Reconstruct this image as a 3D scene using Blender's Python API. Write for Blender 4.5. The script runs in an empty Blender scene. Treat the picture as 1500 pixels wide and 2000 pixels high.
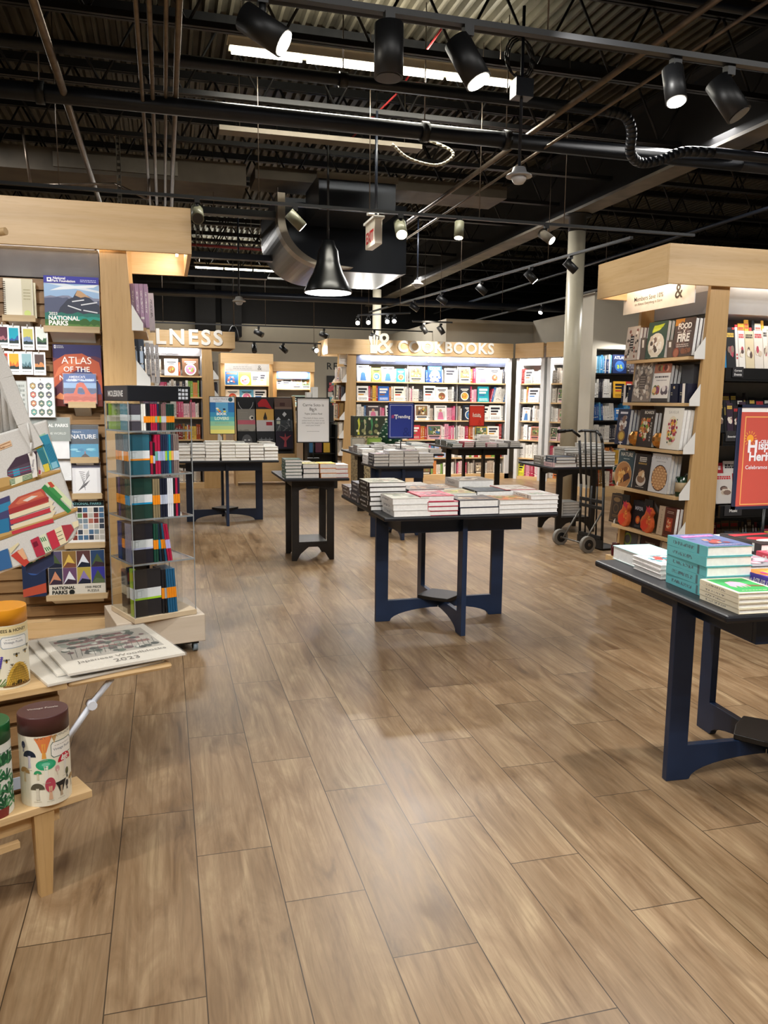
import bpy, bmesh, math, random
from mathutils import Matrix, Vector
R = random.Random(7)
PI = math.pi
S = bpy.context.scene
COL = S.collection

# ---------------------------------------------------------------- camera
YAW, PIT, ROL = math.radians(15.36), math.radians(8.0), math.radians(.548)
EYE = Vector((0, 0, 1.39))
_f = Vector((math.sin(YAW)*math.cos(PIT), math.cos(YAW)*math.cos(PIT), -math.sin(PIT)))
_r = Vector((math.cos(YAW), -math.sin(YAW), 0))
_d = _f.cross(_r)
_r2 = math.cos(ROL)*_r - math.sin(ROL)*_d
_d2 = math.sin(ROL)*_r + math.cos(ROL)*_d
cd = bpy.data.cameras.new('camera'); cam = bpy.data.objects.new('camera', cd); COL.objects.link(cam)
cd.sensor_fit = 'HORIZONTAL'; cd.sensor_width = 36; cd.lens = 1555*36/1500
cd.clip_start = .05; cd.clip_end = 100
cam.matrix_world = Matrix(((_r2.x, -_d2.x, -_f.x, EYE.x), (_r2.y, -_d2.y, -_f.y, EYE.y), (_r2.z, -_d2.z, -_f.z, EYE.z), (0, 0, 0, 1)))
S.camera = cam

# ---------------------------------------------------------------- world, exposure
W = bpy.data.worlds.new('world'); S.world = W; W.use_nodes = True
W.node_tree.nodes['Background'].inputs[0].default_value = (.72, .82, 1, 1)
W.node_tree.nodes['Background'].inputs[1].default_value = .0
S.view_settings.view_transform = 'Standard'; S.view_settings.look = 'None'
S.view_settings.gamma = 1; S.view_settings.use_curve_mapping = False
S.view_settings.exposure = EXPO = 0.40
S.cycles.max_bounces = 6; S.cycles.diffuse_bounces = 3; S.cycles.glossy_bounces = 3
S.cycles.transmission_bounces = 4; S.cycles.transparent_max_bounces = 12
S.cycles.use_denoising = True; S.cycles.sample_clamp_indirect = 4
S.cycles.caustics_reflective = False; S.cycles.caustics_refractive = False


def light(kind, name, loc, target, power, color=(1, .93, .82), size=.1, size_y=None, spot=60, blend=.5):
    l = bpy.data.lights.new(name, kind); l.energy = power; l.color = color
    if kind == 'AREA':
        l.shape = 'RECTANGLE'; l.size = size; l.size_y = size_y or size
    elif kind == 'SPOT':
        l.spot_size = math.radians(spot); l.spot_blend = blend; l.shadow_soft_size = size
    else:
        l.shadow_soft_size = size
    o = bpy.data.objects.new(name, l); COL.objects.link(o); o.location = loc
    o.rotation_euler = (Vector(target)-Vector(loc)).to_track_quat('-Z', 'Y').to_euler()
    return o


# unseen area lamps added at ceiling height as general fill for the shop
COOL = (.86, .93, 1); NEUT = (1, .97, .925); WARM = (1, .88, .72)
for (x, y, p) in ((-2.2, .6, 60), (1.6, -.6, 60), (4.6, 1.2, 60), (1.2, 1.2, 22)):
    light('AREA', 'ceiling_strip_light', (x, y, 3.9), (x, y, 0), p, NEUT, 2.4, .3)
for (x, y, p) in ((5.6, 6.5, 65), (-2.6, 8, 60), (3.0, 10.0, 125), (.3, 14.8, 90), (4.6, 15.5, 70)):  # further added fill, hung over aisles in view without fittings
    light('AREA', 'ceiling_strip_light', (x, y, 3.8), (x, y, 0), p, NEUT, 2.4, .3)
# unseen spots around the camera: first follows the bench shadow, others added for contrast
for (x, y, tx, ty, p, a) in ((-2.3, .9, .2, 2.2, 120, 60), (-.6, -.4, -.1, 2.0, 40, 60), (1.0, -.3, 1.2, 2.7, 40, 58), (2.9, .2, 1.9, 3.0, 70, 60)):
    light('SPOT', 'spot_beam', (x, y, 2.95), (tx, ty, 0), p, NEUT, .035, spot=a, blend=.7)

for (x, y, tx, ty, tz, p, a) in ((.9, .6, 1.65, 4.5, .8, 120, 34), (2.6, 1.0, 2.2, 2.3, .8, 35, 40), (-1.3, 2.4, -.5, 4.9, 1.6, 95, 75), (.4, 1.6, -.1, 4.6, 1.3, 45, 45), (1.6, 3.0, 3.2, 4.9, 1.9, 60, 75), (4.6, 2.6, 4.0, 4.7, 1.6, 60, 80)):  # added beams lighting tables and gondola fronts, no lamps modelled
    light('SPOT', 'spot_beam', (x, y, 2.95), (tx, ty, tz), p, NEUT, .035, spot=a, blend=.9)

for (x, tx, p) in ((3.6, 3.7, 60), (4.7, 4.8, 75), (5.5, 5.6, 60)):  # added beams that brighten the lower cookbook shelves, no lamp heads
    light('SPOT', 'spot_beam', (x, 11.2, 2.9), (tx, 13.5, .75), p, NEUT, .035, spot=62, blend=.9)

# ---------------------------------------------------------------- colour and materials


def c(h, a=1):
    h = h.lstrip('#')
    v = [int(h[i:i+2], 16)/255 for i in (0, 2, 4)]
    return tuple((x/12.92 if x <= .04045 else ((x+.055)/1.055)**2.4) for x in v)+(a,)


class N:
    """math node expressions"""
    def __init__(s, nt, k): s.nt = nt; s.k = k
    def op(s, o, *b, clamp=False):
        n = s.nt.nodes.new('ShaderNodeMath'); n.operation = o; n.use_clamp = clamp
        for i, x in enumerate((s,)+b):
            if isinstance(x, N): s.nt.links.new(x.k, n.inputs[i])
            else: n.inputs[i].default_value = x
        return N(s.nt, n.outputs[0])
    def __add__(s, b): return s.op('ADD', b)
    def __sub__(s, b): return s.op('SUBTRACT', b)
    def __mul__(s, b): return s.op('MULTIPLY', b)
    def __truediv__(s, b): return s.op('DIVIDE', b)
    def lt(s, b): return s.op('LESS_THAN', b)
    def gt(s, b): return s.op('GREATER_THAN', b)
    def fl(s): return s.op('FLOOR')
    def ab(s): return s.op('ABSOLUTE')


class Mt:
    def __init__(s, name):
        s.m = bpy.data.materials.new(name); s.m.use_nodes = True; s.nt = s.m.node_tree
        s.b = s.nt.nodes['Principled BSDF']
    def node(s, t, **k):
        n = s.nt.nodes.new(t)
        for a, v in k.items(): setattr(n, a, v)
        return n
    def coord(s, which='Object', scale=None):
        k = s.node('ShaderNodeTexCoord').outputs[which]
        if scale:
            m = s.node('ShaderNodeMapping'); s.nt.links.new(k, m.inputs[0]); m.inputs['Scale'].default_value = scale; k = m.outputs[0]
        return k
    def xyz(s, k):
        n = s.node('ShaderNodeSeparateXYZ'); s.nt.links.new(k, n.inputs[0]); return [N(s.nt, n.outputs[i]) for i in range(3)]
    def vec(s, x, y, z=0.):
        n = s.node('ShaderNodeCombineXYZ')
        for i, v in enumerate((x, y, z)):
            if isinstance(v, N): s.nt.links.new(v.k, n.inputs[i])
            else: n.inputs[i].default_value = v
        return n.outputs[0]
    def noise(s, k, scale, detail=3, rough=.5, dist=0):
        n = s.node('ShaderNodeTexNoise'); n.inputs['Scale'].default_value = scale; n.inputs['Detail'].default_value = detail
        n.inputs['Roughness'].default_value = rough; n.inputs['Distortion'].default_value = dist
        s.nt.links.new(k, n.inputs['Vector']); return N(s.nt, n.outputs[0])
    def ramp(s, k, stops):
        n = s.node('ShaderNodeValToRGB'); s.nt.links.new(k.k if isinstance(k, N) else k, n.inputs[0]); e = n.color_ramp.elements
        while len(e) < len(stops): e.new(.5)
        for i, (p, col) in enumerate(stops): e[i].position = p; e[i].color = col
        return n.outputs[0]
    def mix(s, f, a, b, bt='MIX'):
        n = s.node('ShaderNodeMix', data_type='RGBA', blend_type=bt)
        for i, v in ((0, f), (6, a), (7, b)):
            if isinstance(v, N): v = v.k
            if isinstance(v, (float, int, tuple)): n.inputs[i].default_value = v
            else: s.nt.links.new(v, n.inputs[i])
        return n.outputs[2]
    def set(s, base=None, rough=None, metal=None, emit=None, estr=None, spec=None, alpha=None, bump=None, bstr=.2, bdist=.002):
        b = s.b
        for nm, v in (('Base Color', base), ('Roughness', rough), ('Metallic', metal), ('Emission Color', emit), ('Emission Strength', estr), ('Specular IOR Level', spec), ('Alpha', alpha)):
            if v is None: continue
            if isinstance(v, N): v = v.k
            if isinstance(v, (float, int, tuple)): b.inputs[nm].default_value = v
            else: s.nt.links.new(v, b.inputs[nm])
        if bump is not None:
            n = s.node('ShaderNodeBump'); n.inputs['Strength'].default_value = bstr; n.inputs['Distance'].default_value = bdist
            s.nt.links.new(bump.k if isinstance(bump, N) else bump, n.inputs['Height']); s.nt.links.new(n.outputs[0], b.inputs['Normal'])
        return s.m


_M = {}


def plain(name, col, rough=.5, metal=0, var=.06, scale=12, spec=.5, emit=None, estr=0):
    if name in _M: return _M[name]
    m = Mt(name); col = c(col) if isinstance(col, str) else col
    if emit is None:
        n = m.noise(m.coord(), scale, 2)
        lo = tuple(x*(1-var) for x in col[:3])+(1,); hi = tuple(min(1, x*(1+var)) for x in col[:3])+(1,)
        m.set(base=m.ramp(n, [(.3, lo), (.7, hi)]), rough=rough, metal=metal, spec=spec)
    else:
        m.set(base=col, rough=rough, emit=c(emit), estr=estr)
    _M[name] = m.m; return m.m


def wood(name, a, b, d, axis, rough=.45, scale=1.):
    """grain runs along axis"""
    m = Mt(name); sc = [26*scale]*3; sc['xyz'.index(axis)] = 1.6*scale
    k = m.coord('Object', tuple(sc)); n = m.noise(k, 1., 4, .6, .6); k2 = m.coord('Object', tuple(v*5 for v in sc)); n2 = m.noise(k2, 1., 2)
    base = m.mix(m.ramp(n, [(.30, (0, 0, 0, 1)), (.72, (1, 1, 1, 1))]), c(a), c(b))
    base = m.mix(m.ramp(n2, [(.55, (0, 0, 0, 1)), (.8, (.45, .45, .45, 1))]), base, c(d))
    _M[name] = m.set(base=base, rough=rough, bump=n2, bstr=.08); return _M[name]


OAKX = wood('oak_grain_x', '#d6b27e', '#e2c294', '#c09a64', 'x')
OAKY = wood('oak_grain_y', '#d6b27e', '#e2c294', '#c09a64', 'y')
OAKZ = wood('oak_grain_z', '#c49e68', '#d0ab78', '#a8824e', 'z')
SLAT = wood('slatwall_oak', '#8a6a46', '#9f7d55', '#6c4f30', 'x')
PALE = wood('pale_birch', '#c3b4a0', '#cfc2b1', '#b3a38e', 'x', scale=.5)
NAVY = plain('navy_lacquer', '#1b2c48', .38, var=.12, scale=8)
NAVYTOP = plain('black_navy_top', '#14161d', .42, var=.15, scale=10)
BLACKW = plain('black_stained_wood', '#15110f', .4, var=.2)
BLACK = plain('matt_black_metal', '#0f1012', .45, var=.1)
PIPE = plain('black_painted_pipe', '#1f242e', .36, metal=.25, var=.2, scale=6)
STEEL = plain('charcoal_steel', '#1a1a1c', .5, metal=.3, var=.25, scale=9)
GALV = plain('dull_galvanised_conduit', '#6d6258', .35, metal=.7, var=.2)
PAPER = plain('page_edges', '#f3f2ef', .8, var=.05, scale=60)
CREAMW = plain('painted_plaster', '#b9b2a3', .8, var=.04, scale=3)
WHITE = plain('white_card', '#f1f0ec', .55, var=.02)
GREY = plain('grey_laminate', '#6c6b70', .5, var=.05)
LGREY = plain('light_grey_laminate', '#b9b9bb', .5, var=.04)
CHROME = plain('brushed_steel', '#9a9a9c', .28, metal=1, var=.05)
ACRED = plain('red_paint', '#7a1c1c', .5)
LED = plain('led_strip_glow', '#ffffff', .5, emit='#fff1dc', estr=9)
TUBE = plain('fluorescent_tube_glow', '#ffffff', .5, emit='#fff6dc', estr=14)
LENS = plain('spot_lens_glow', '#ffffff', .5, emit='#fff4e2', estr=22)
LENSOFF = plain('unlit_spot_lens', '#3a3a3c', .15)
WRAP = Mt('clear_shrink_wrap')
WRAP.set(base=(1, 1, 1, 1), rough=.08, alpha=.13, spec=.9, bump=WRAP.noise(WRAP.coord(), 38, 3, .6, 1.5), bstr=.9, bdist=.01); WRAP = WRAP.m
_a = Mt('clear_acrylic'); _nt = _a.nt
_tr = _a.node('ShaderNodeBsdfTransparent'); _gl = _a.node('ShaderNodeBsdfGlossy'); _gl.inputs['Roughness'].default_value = .04
_tr.inputs[0].default_value = (.93, .94, .94, 1)
_lw = N(_nt, _a.node('ShaderNodeLayerWeight').outputs['Facing']).op('POWER', 4.)*.45+.03; _mx = _a.node('ShaderNodeMixShader')
_nt.links.new(_lw.k, _mx.inputs[0]); _nt.links.new(_tr.outputs[0], _mx.inputs[1]); _nt.links.new(_gl.outputs[0], _mx.inputs[2])
_nt.links.new(_mx.outputs[0], _nt.nodes['Material Output'].inputs[0]); ACRYL = _a.m
ACEDGE = plain('acrylic_edge', '#8d9294', .2, var=.1)

# ink: printed colour comes with the print
_i = Mt('printed_ink'); _at = _i.node('ShaderNodeAttribute'); _at.attribute_name = 'Col'; INK = _i.set(base=_at.outputs[0], rough=.5, spec=.3)
_i = Mt('lettering_paint'); _at = _i.node('ShaderNodeAttribute'); _at.attribute_name = 'Col'; PAINT = _i.set(base=_at.outputs[0], rough=.5)

# book covers take the colour of the object; the spine face (UV 0..1) carries a line of small type
_b = Mt('book_cloth'); _oi = _b.node('ShaderNodeObjectInfo'); _uv = _b.xyz(_b.coord('UV')); u, v = _uv[0], _uv[1]
rnd = N(_b.nt, _oi.outputs['Random'])
_n = _b.noise(_b.vec(u*2.6+rnd*50, v*36+rnd*90), 1., 1.5)
_in = (u-.5).ab().lt(.18)*(v-.58).ab().lt(.26+0.)*_n.gt(.5)
_band = (v-.12-rnd*.1).ab().lt(.025)*(u-.5).ab().lt(.45)*rnd.gt(.45)
_bw = _b.node('ShaderNodeRGBToBW'); _b.nt.links.new(_oi.outputs['Color'], _bw.inputs[0])
_ink = _b.ramp(_bw.outputs[0], [(.30, (.80, .78, .74, 1)), (.36, (.09, .08, .10, 1))])
_f = _in.op('MAXIMUM', _band)*.75
_pn = _b.noise(_b.coord('Object'), 20, 2)
_base = _b.mix(_b.ramp(_pn, [(.3, (.9, .9, .9, 1)), (.7, (1, 1, 1, 1))]), (0, 0, 0, 1), _oi.outputs['Color'])
CLOTH = _b.set(base=_b.mix(_f, _base, _ink), rough=.45, spec=.3)

# ---------------------------------------------------------------- mesh helpers


def T(x, y, z, rz=0, rx=0, ry=0):
    m = Matrix.Translation((x, y, z))
    if rz: m = m @ Matrix.Rotation(rz, 4, 'Z')
    if ry: m = m @ Matrix.Rotation(ry, 4, 'Y')
    if rx: m = m @ Matrix.Rotation(rx, 4, 'X')
    return m


I4 = Matrix.Identity(4)


def smooth(P, n=6):
    P = [Vector(p) for p in P]; Q = [P[0]*2-P[1]]+P+[P[-1]*2-P[-2]]; out = []
    for i in range(1, len(Q)-2):
        a, b, c_, d_ = Q[i-1:i+3]
        for k in range(n): t = k/n; out.append(.5*((2*b)+(c_-a)*t+(2*a-5*b+4*c_-d_)*t*t+(3*b-a-3*c_+d_)*t**3))
    return out+[P[-1]]


class MB:
    def __init__(s): s.v = []; s.f = []; s.m = []; s.uv = []; s.sm = []
    def face(s, idx, mat=0, uv=None, smooth=False): s.f.append(idx); s.m.append(mat); s.uv.append(uv); s.sm.append(smooth)
    def box(s, x0, x1, y0, y1, z0, z1, mat=0, M=None):
        x0, x1 = min(x0, x1), max(x0, x1); y0, y1 = min(y0, y1), max(y0, y1); z0, z1 = min(z0, z1), max(z0, z1)
        b = len(s.v); P = [(x0, y0, z0), (x1, y0, z0), (x1, y1, z0), (x0, y1, z0), (x0, y0, z1), (x1, y0, z1), (x1, y1, z1), (x0, y1, z1)]
        s.v += [tuple(M @ Vector(p)) for p in P] if M else P
        q = ((0, 0), (1, 0), (1, 1), (0, 1))
        for f in ((0, 1, 5, 4), (1, 2, 6, 5), (2, 3, 7, 6), (3, 0, 4, 7), (4, 5, 6, 7), (3, 2, 1, 0)):
            s.face([b+i for i in f], mat, q)
        return s
    def prism(s, poly, axis, a, b_, mat=0, M=None):
        """poly in the plane across axis; axis 'x': (y,z), 'y': (x,z), 'z': (x,y)"""
        def p3(p, t): return {'x': (t, p[0], p[1]), 'y': (p[0], t, p[1]), 'z': (p[0], p[1], t)}[axis]
        ar = sum(poly[i][0]*poly[(i+1) % len(poly)][1]-poly[(i+1) % len(poly)][0]*poly[i][1] for i in range(len(poly)))
        if (ar > 0) == (axis == 'y'): poly = poly[::-1]
        if a > b_: a, b_ = b_, a
        n = len(poly); b = len(s.v)
        P = [p3(p, a) for p in poly]+[p3(p, b_) for p in poly]
        s.v += [tuple(M @ Vector(p)) for p in P] if M else P
        s.face(list(range(b, b+n))[::-1], mat); s.face(list(range(b+n, b+2*n)), mat)
        for i in range(n): j = (i+1) % n; s.face([b+i, b+j, b+n+j, b+n+i], mat)
        return s
    def tube(s, p, q, r, n=10, mat=0, r2=None, cap=True):
        p, q = Vector(p), Vector(q); d = (q-p).normalized(); a = d.orthogonal().normalized(); e = d.cross(a); b = len(s.v)
        for o, rr in ((p, r), (q, r if r2 is None else r2)):
            for i in range(n): t = 2*PI*i/n; s.v.append(tuple(o+a*rr*math.cos(t)+e*rr*math.sin(t)))
        for i in range(n): j = (i+1) % n; s.face([b+i, b+j, b+n+j, b+n+i], mat, smooth=True)
        if cap: s.face(list(range(b, b+n))[::-1], mat); s.face(list(range(b+n, b+2*n)), mat)
        return s
    def path(s, pts, r, n=8, mat=0):
        for i in range(len(pts)-1): s.tube(pts[i], pts[i+1], r, n, mat)
        return s
    def lathe(s, prof, n=24, mat=0, M=None, sx=1.):
        b = len(s.v)
        for r, z in prof:
            for i in range(n):
                t = 2*PI*i/n; p = (r*math.cos(t)*sx, r*math.sin(t), z); s.v.append(tuple(M @ Vector(p)) if M else p)
        for k in range(len(prof)-1):
            for i in range(n):
                j = (i+1) % n; s.face([b+k*n+i, b+k*n+j, b+(k+1)*n+j, b+(k+1)*n+i], mat, smooth=True)
        s.face(list(range(b, b+n))[::-1], mat); l = b+(len(prof)-1)*n; s.face(list(range(l, l+n)), mat)
        return s
    def mesh(s, name, mats):
        me = bpy.data.meshes.new(name); me.from_pydata(s.v, [], s.f)
        for m in (mats if isinstance(mats, (list, tuple)) else [mats]): me.materials.append(m)
        me.polygons.foreach_set('material_index', s.m); me.polygons.foreach_set('use_smooth', s.sm)
        if any(x is not None for x in s.uv):
            L = me.uv_layers.new(name='UV'); a = []
            for f, q in zip(s.f, s.uv):
                for i in range(len(f)): a += list(q[i]) if q else [-1, -1]
            L.data.foreach_set('uv', a)
        me.update(); return me
    def build(s, name, mats, parent=None, M=None, bevel=0):
        o = bpy.data.objects.new(name, s.mesh(name, mats)); COL.objects.link(o)
        if parent: o.parent = parent
        if M is not None: o.matrix_local = M
        if bevel:
            b = o.modifiers.new('bevel', 'BEVEL'); b.width = bevel; b.segments = 2; b.limit_method = 'ANGLE'
        return o


def put(name, me, parent=None, M=None, color=None):
    o = bpy.data.objects.new(name, me); COL.objects.link(o)
    if parent: o.parent = parent
    if M is not None: o.matrix_local = M
    if color: o.color = color
    return o


def thing(name, label, cat, M=I4, group=None):
    o = bpy.data.objects.new(name, None); COL.objects.link(o); o.matrix_world = M; o.empty_display_size = .1
    return tag(o, label, cat, group)


def tag(o, label, cat, group=None):
    o['label'] = label; o['category'] = cat
    if group: o['group'] = group
    return o


def struct(o): o['kind'] = 'structure'; return o


ORD = 'first second third fourth fifth sixth seventh eighth ninth tenth eleventh twelfth thirteenth fourteenth fifteenth sixteenth seventeenth eighteenth nineteenth twentieth'.split()
ORD += ['twenty-'+w for w in ORD[:9]]+['thirtieth']+['thirty-'+w for w in ORD[:9]]+['fortieth']

# ---------------------------------------------------------------- lettering and print
_T = {}


def glyphs(txt, bold=0., sp=1.):
    k = (txt, bold, sp)
    if k not in _T:
        cu = bpy.data.curves.new('t', 'FONT'); cu.body = txt; cu.size = 1; cu.offset = bold; cu.resolution_u = 3; cu.space_character = sp
        cu.align_x = 'CENTER'; o = bpy.data.objects.new('t', cu); COL.objects.link(o)
        bpy.context.view_layer.update()
        me = bpy.data.meshes.new_from_object(o.evaluated_get(bpy.context.evaluated_depsgraph_get()))
        V = [tuple(v.co[:2]) for v in me.vertices]; Fc = [tuple(p.vertices) for p in me.polygons]
        bpy.data.objects.remove(o); bpy.data.meshes.remove(me); bpy.data.curves.remove(cu)
        xs = [p[0] for p in V] or [0, 1]; ys = [p[1] for p in V] or [0, 1]
        _T[k] = (V, Fc, min(xs), max(xs), min(ys), max(ys))
    return _T[k]


class Draw:
    """flat print on a w x h sheet, coordinates 0..1; each layer lies a hair above the one below"""
    def __init__(s, w, h, bg=None):
        s.w, s.h = w, h; s.P = []; s.k = 0
        if bg: s.r(0, 0, 1, 1, bg)
    def add(s, pts, faces, col): s.P.append((pts, faces, c(col) if isinstance(col, str) else col, s.k)); s.k += 1; return s
    def p(s, pts, col): return s.add(pts, [tuple(range(len(pts)))], col)
    def r(s, x0, y0, x1, y1, col): return s.p([(x0, y0), (x1, y0), (x1, y1), (x0, y1)], col)
    def e(s, cx, cy, rx, ry=None, col='#000000', n=18, a0=0, a1=2*PI, rot=0):
        ry = rx*s.w/s.h if ry is None else ry
        return s.p([(cx+rx*math.cos(a0+(a1-a0)*i/n), cy+ry*math.sin(a0+(a1-a0)*i/n)) for i in range(n if a1-a0 > 6 else n+1)], col)
    def l(s, a, b, wd, col):
        dx, dy = (b[0]-a[0])*s.w, (b[1]-a[1])*s.h; L = math.hypot(dx, dy) or 1; nx, ny = -dy/L*wd/2/s.w, dx/L*wd/2/s.h
        return s.p([(a[0]+nx, a[1]+ny), (a[0]-nx, a[1]-ny), (b[0]-nx, b[1]-ny), (b[0]+nx, b[1]+ny)], col)
    def frame(s, x0, y0, x1, y1, t, col):
        tw, th = t/s.w, t/s.h
        s.r(x0, y0, x1, y0+th, col); s.r(x0, y1-th, x1, y1, col); s.r(x0, y0, x0+tw, y1, col); return s.r(x1-tw, y0, x1, y1, col)
    def t(s, txt, cx, y, width, col, bold=.01, sp=1., hmax=None):
        """width: fraction of the sheet; y baseline"""
        V, Fc, x0, x1, y0, y1 = glyphs(txt, bold, sp); k = width*s.w/(x1-x0)
        if hmax and k*(y1-y0) > hmax*s.h: k = hmax*s.h/(y1-y0)
        ys = hmax*s.h/(y1-y0) if hmax and hmax < 0 else k
        return s.add([(cx+(p[0]-(x0+x1)/2)*k/s.w, y+(p[1]-y0)*ys/s.h) for p in V], Fc, col)
    def hills(s, y, amp, col, n=14, seed=1, x0=0, x1=1, y0=0):
        q = random.Random(seed); P = [(x1, y0), (x0, y0)]
        P = [(x0, y0)]+[(x0+(x1-x0)*i/n, y+amp*(q.random()-.5)) for i in range(n+1)]+[(x1, y0)]
        for i in range(n):
            a, b = P[i+1], P[i+2]; s.P.append(([(a[0], y0), (b[0], y0), b, a], [(0, 1, 2, 3)], c(col), s.k))
        s.k += 1; return s
    def dots(s, n, rx, cols, box=(0, 0, 1, 1), seed=1, ry=None, sq=False):
        q = random.Random(seed)
        for i in range(n):
            x = box[0]+rx+(box[2]-box[0]-2*rx)*q.random(); y = box[1]+rx+(box[3]-box[1]-2*rx)*q.random(); r_ = rx*(.5+.5*q.random())
            if sq: s.r(x-r_, y-r_*.6, x+r_, y+r_*.6, q.choice(cols))
            else: s.e(x, y, r_, ry*(.5+.5*q.random()) if ry else None, q.choice(cols), 9)
        return s
    def lines(s, x0, x1, y, dy, n, col, seed=3, wd=None):
        q = random.Random(seed); wd = wd or dy*.35
        for i in range(n):
            x = x0
            while x < x1-.01:
                L = (x1-x0)*(.07+.13*q.random()); e = min(x+L, x1); s.r(x, y-i*dy, e, y-i*dy+wd, col); x = e+(x1-x0)*.03
                s.k -= 1
        s.k += 1; return s
    def strips(s, st=.045):
        """cut every shape into narrow upright strips so that it can follow a curved wall"""
        from mathutils.geometry import tessellate_polygon
        out = []

        def cut(P, x, keep):
            r = []
            for i in range(len(P)):
                a, b = P[i-1], P[i]; ia, ib = (a[0] >= x) == keep, (b[0] >= x) == keep
                if ia != ib: u = (x-a[0])/(b[0]-a[0]); r.append((x, a[1]+u*(b[1]-a[1])))
                if ib: r.append(b)
            return r
        for pts, faces, col, k in s.P:
            for f in faces:
                P = [pts[i] for i in f]
                for tr in (tessellate_polygon([[Vector((p[0], p[1], 0)) for p in P]]) if len(P) > 3 else [(0, 1, 2)]):
                    Q = [P[i] for i in tr]; lo = min(p[0] for p in Q); hi = max(p[0] for p in Q); n = int(lo//st)
                    if (Q[1][0]-Q[0][0])*(Q[2][1]-Q[0][1])-(Q[2][0]-Q[0][0])*(Q[1][1]-Q[0][1]) < 0: Q = Q[::-1]
                    while n*st < hi:
                        g = cut(cut(Q, n*st, True), (n+1)*st, False)
                        if len(g) > 2: out.append((g, [tuple(range(len(g)))], col, k))
                        n += 1
        return out
    def build(s, name, parent, M=None, off=.0006, gap=.00025, fn=None, mat=None, label=None):
        """the sheet spans x -w/2..w/2, z 0..h and faces -y; fn maps a point (x, depth, z) to 3-D"""
        V = []; F_ = []; C_ = []; gap = min(gap, .0017/max(1, s.k))
        for pts, faces, col, k in (s.strips() if fn else s.P):
            b = len(V)
            for (x, y) in pts:
                q = ((x-.5)*s.w, -(off+gap*k), y*s.h); V.append(fn(q) if fn else q)
            for f in faces: F_.append([b+i for i in f]); C_ += [col]*len(f)
        me = bpy.data.meshes.new(name); me.from_pydata(V, [], F_); me.materials.append(mat or INK)
        a = me.color_attributes.new('Col', 'FLOAT_COLOR', 'CORNER'); a.data.foreach_set('color', [x for q in C_ for x in q]); me.update()
        o = put(name, me, parent, M)
        if label: o['label'] = label
        return o


# ---------------------------------------------------------------- books
_B = {}


def book_meshes(w, h, t):
    """cover (front faces -y, spine at -x) and page block"""
    k = (round(w, 3), round(h, 3), round(t, 3))
    if k not in _B:
        b = .0022 if t > .012 else .001; g = .003; m = MB()
        for (y0, y1) in ((-t/2, -t/2+b), (t/2-b, t/2)):
            m.box(-w/2, w/2, y0, y1, 0, h)
        m.uv = [None]*len(m.f)
        m.box(-w/2-b, -w/2, -t/2, t/2, 0, h); m.uv[-6:] = [None, None, None, ((1, 0), (0, 0), (0, 1), (1, 1)), None, None]
        p = MB(); p.box(-w/2+.0005, w/2-g, -t/2+b, t/2-b, g, h-g); p.uv = [None]*6
        one = MB(); one.v = m.v+p.v; n = len(m.v); one.f = m.f+[[i+n for i in f] for f in p.f]; one.m = [0]*len(m.f)+[1]*6; one.uv = m.uv+p.uv; one.sm = [False]*len(one.f)
        _B[k] = (m.mesh('book_cover', CLOTH), p.mesh('pages', PAPER), one.mesh('book', [CLOTH, PAPER]))
    return _B[k]


def book(M, w, h, t, col, label, group=None, name='book', draw=None, cat='book', parts=True):
    a, p, one = book_meshes(w, h, t)
    o = put(name, a if parts else one, None, M, c(col) if isinstance(col, str) else col); tag(o, label, cat, group)
    if parts: put('pages', p, o)
    if draw: draw.build('cover_art', o, Matrix.Translation((0, -t/2, 0)))
    return o


def pile(F, x, y, z, w, h, t, n, col, rz, what, where, draw=None, group=None, jit=.004):
    """n books lying face up; the spine looks to local -x"""
    for i in range(n):
        pos = 'topmost' if i == n-1 else ('lowest' if i == 0 else ORD[i]+' up')
        if n == 1: pos = 'single one'
        M = F @ T(x+R.uniform(-jit, jit), y+R.uniform(-jit, jit), z+(i+.5)*t+.0004*i, rz+R.uniform(-.012, .012)) @ Matrix.Rotation(-PI/2, 4, 'X') @ Matrix.Translation((0, 0, -h/2))
        book(M, w, h, t-.0006, col, f'{what}, {pos} {where}'.replace('  ', ' '), group, draw=draw if i == n-1 else None)


PAL = dict(
    white=['#f4f2ec', '#efece4', '#e6e1d8', '#faf8f4', '#d9d6d0', '#c9b9a8', '#3a3a44'],
    pink=['#e8a0b4', '#d95f86', '#f1cdd4', '#f3efe8', '#c23b5c', '#f6e3dc'],
    mix=['#f1efe9', '#e9e4d8', '#b73a3a', '#e7b84a', '#3f6ea3', '#2c2c34', '#f7f5ef', '#d98b4a', '#7fa84a', '#e7dfd0', '#8a5a3a', '#c9455e', '#f0e9df', '#dcd8cf'],
    dark=['#25262c', '#3c3a40', '#5a5560', '#8c8478', '#b9b0a0', '#454038', '#6f2f2f'],
    grey=['#b9aea0', '#8f857a', '#cfc6b8', '#6d655c', '#a59a8c', '#e0d9cc'],
    warm=['#b8572e', '#d9a13a', '#8d2f2a', '#c9772f', '#e6c15a', '#8a6b3a', '#b73a3a', '#e8e0d0'],
    blue=['#2f5c9e', '#3f8cc4', '#e9e6df', '#6fb3d9', '#f2f0ea', '#2a3d66', '#c24a7a'])
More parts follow.
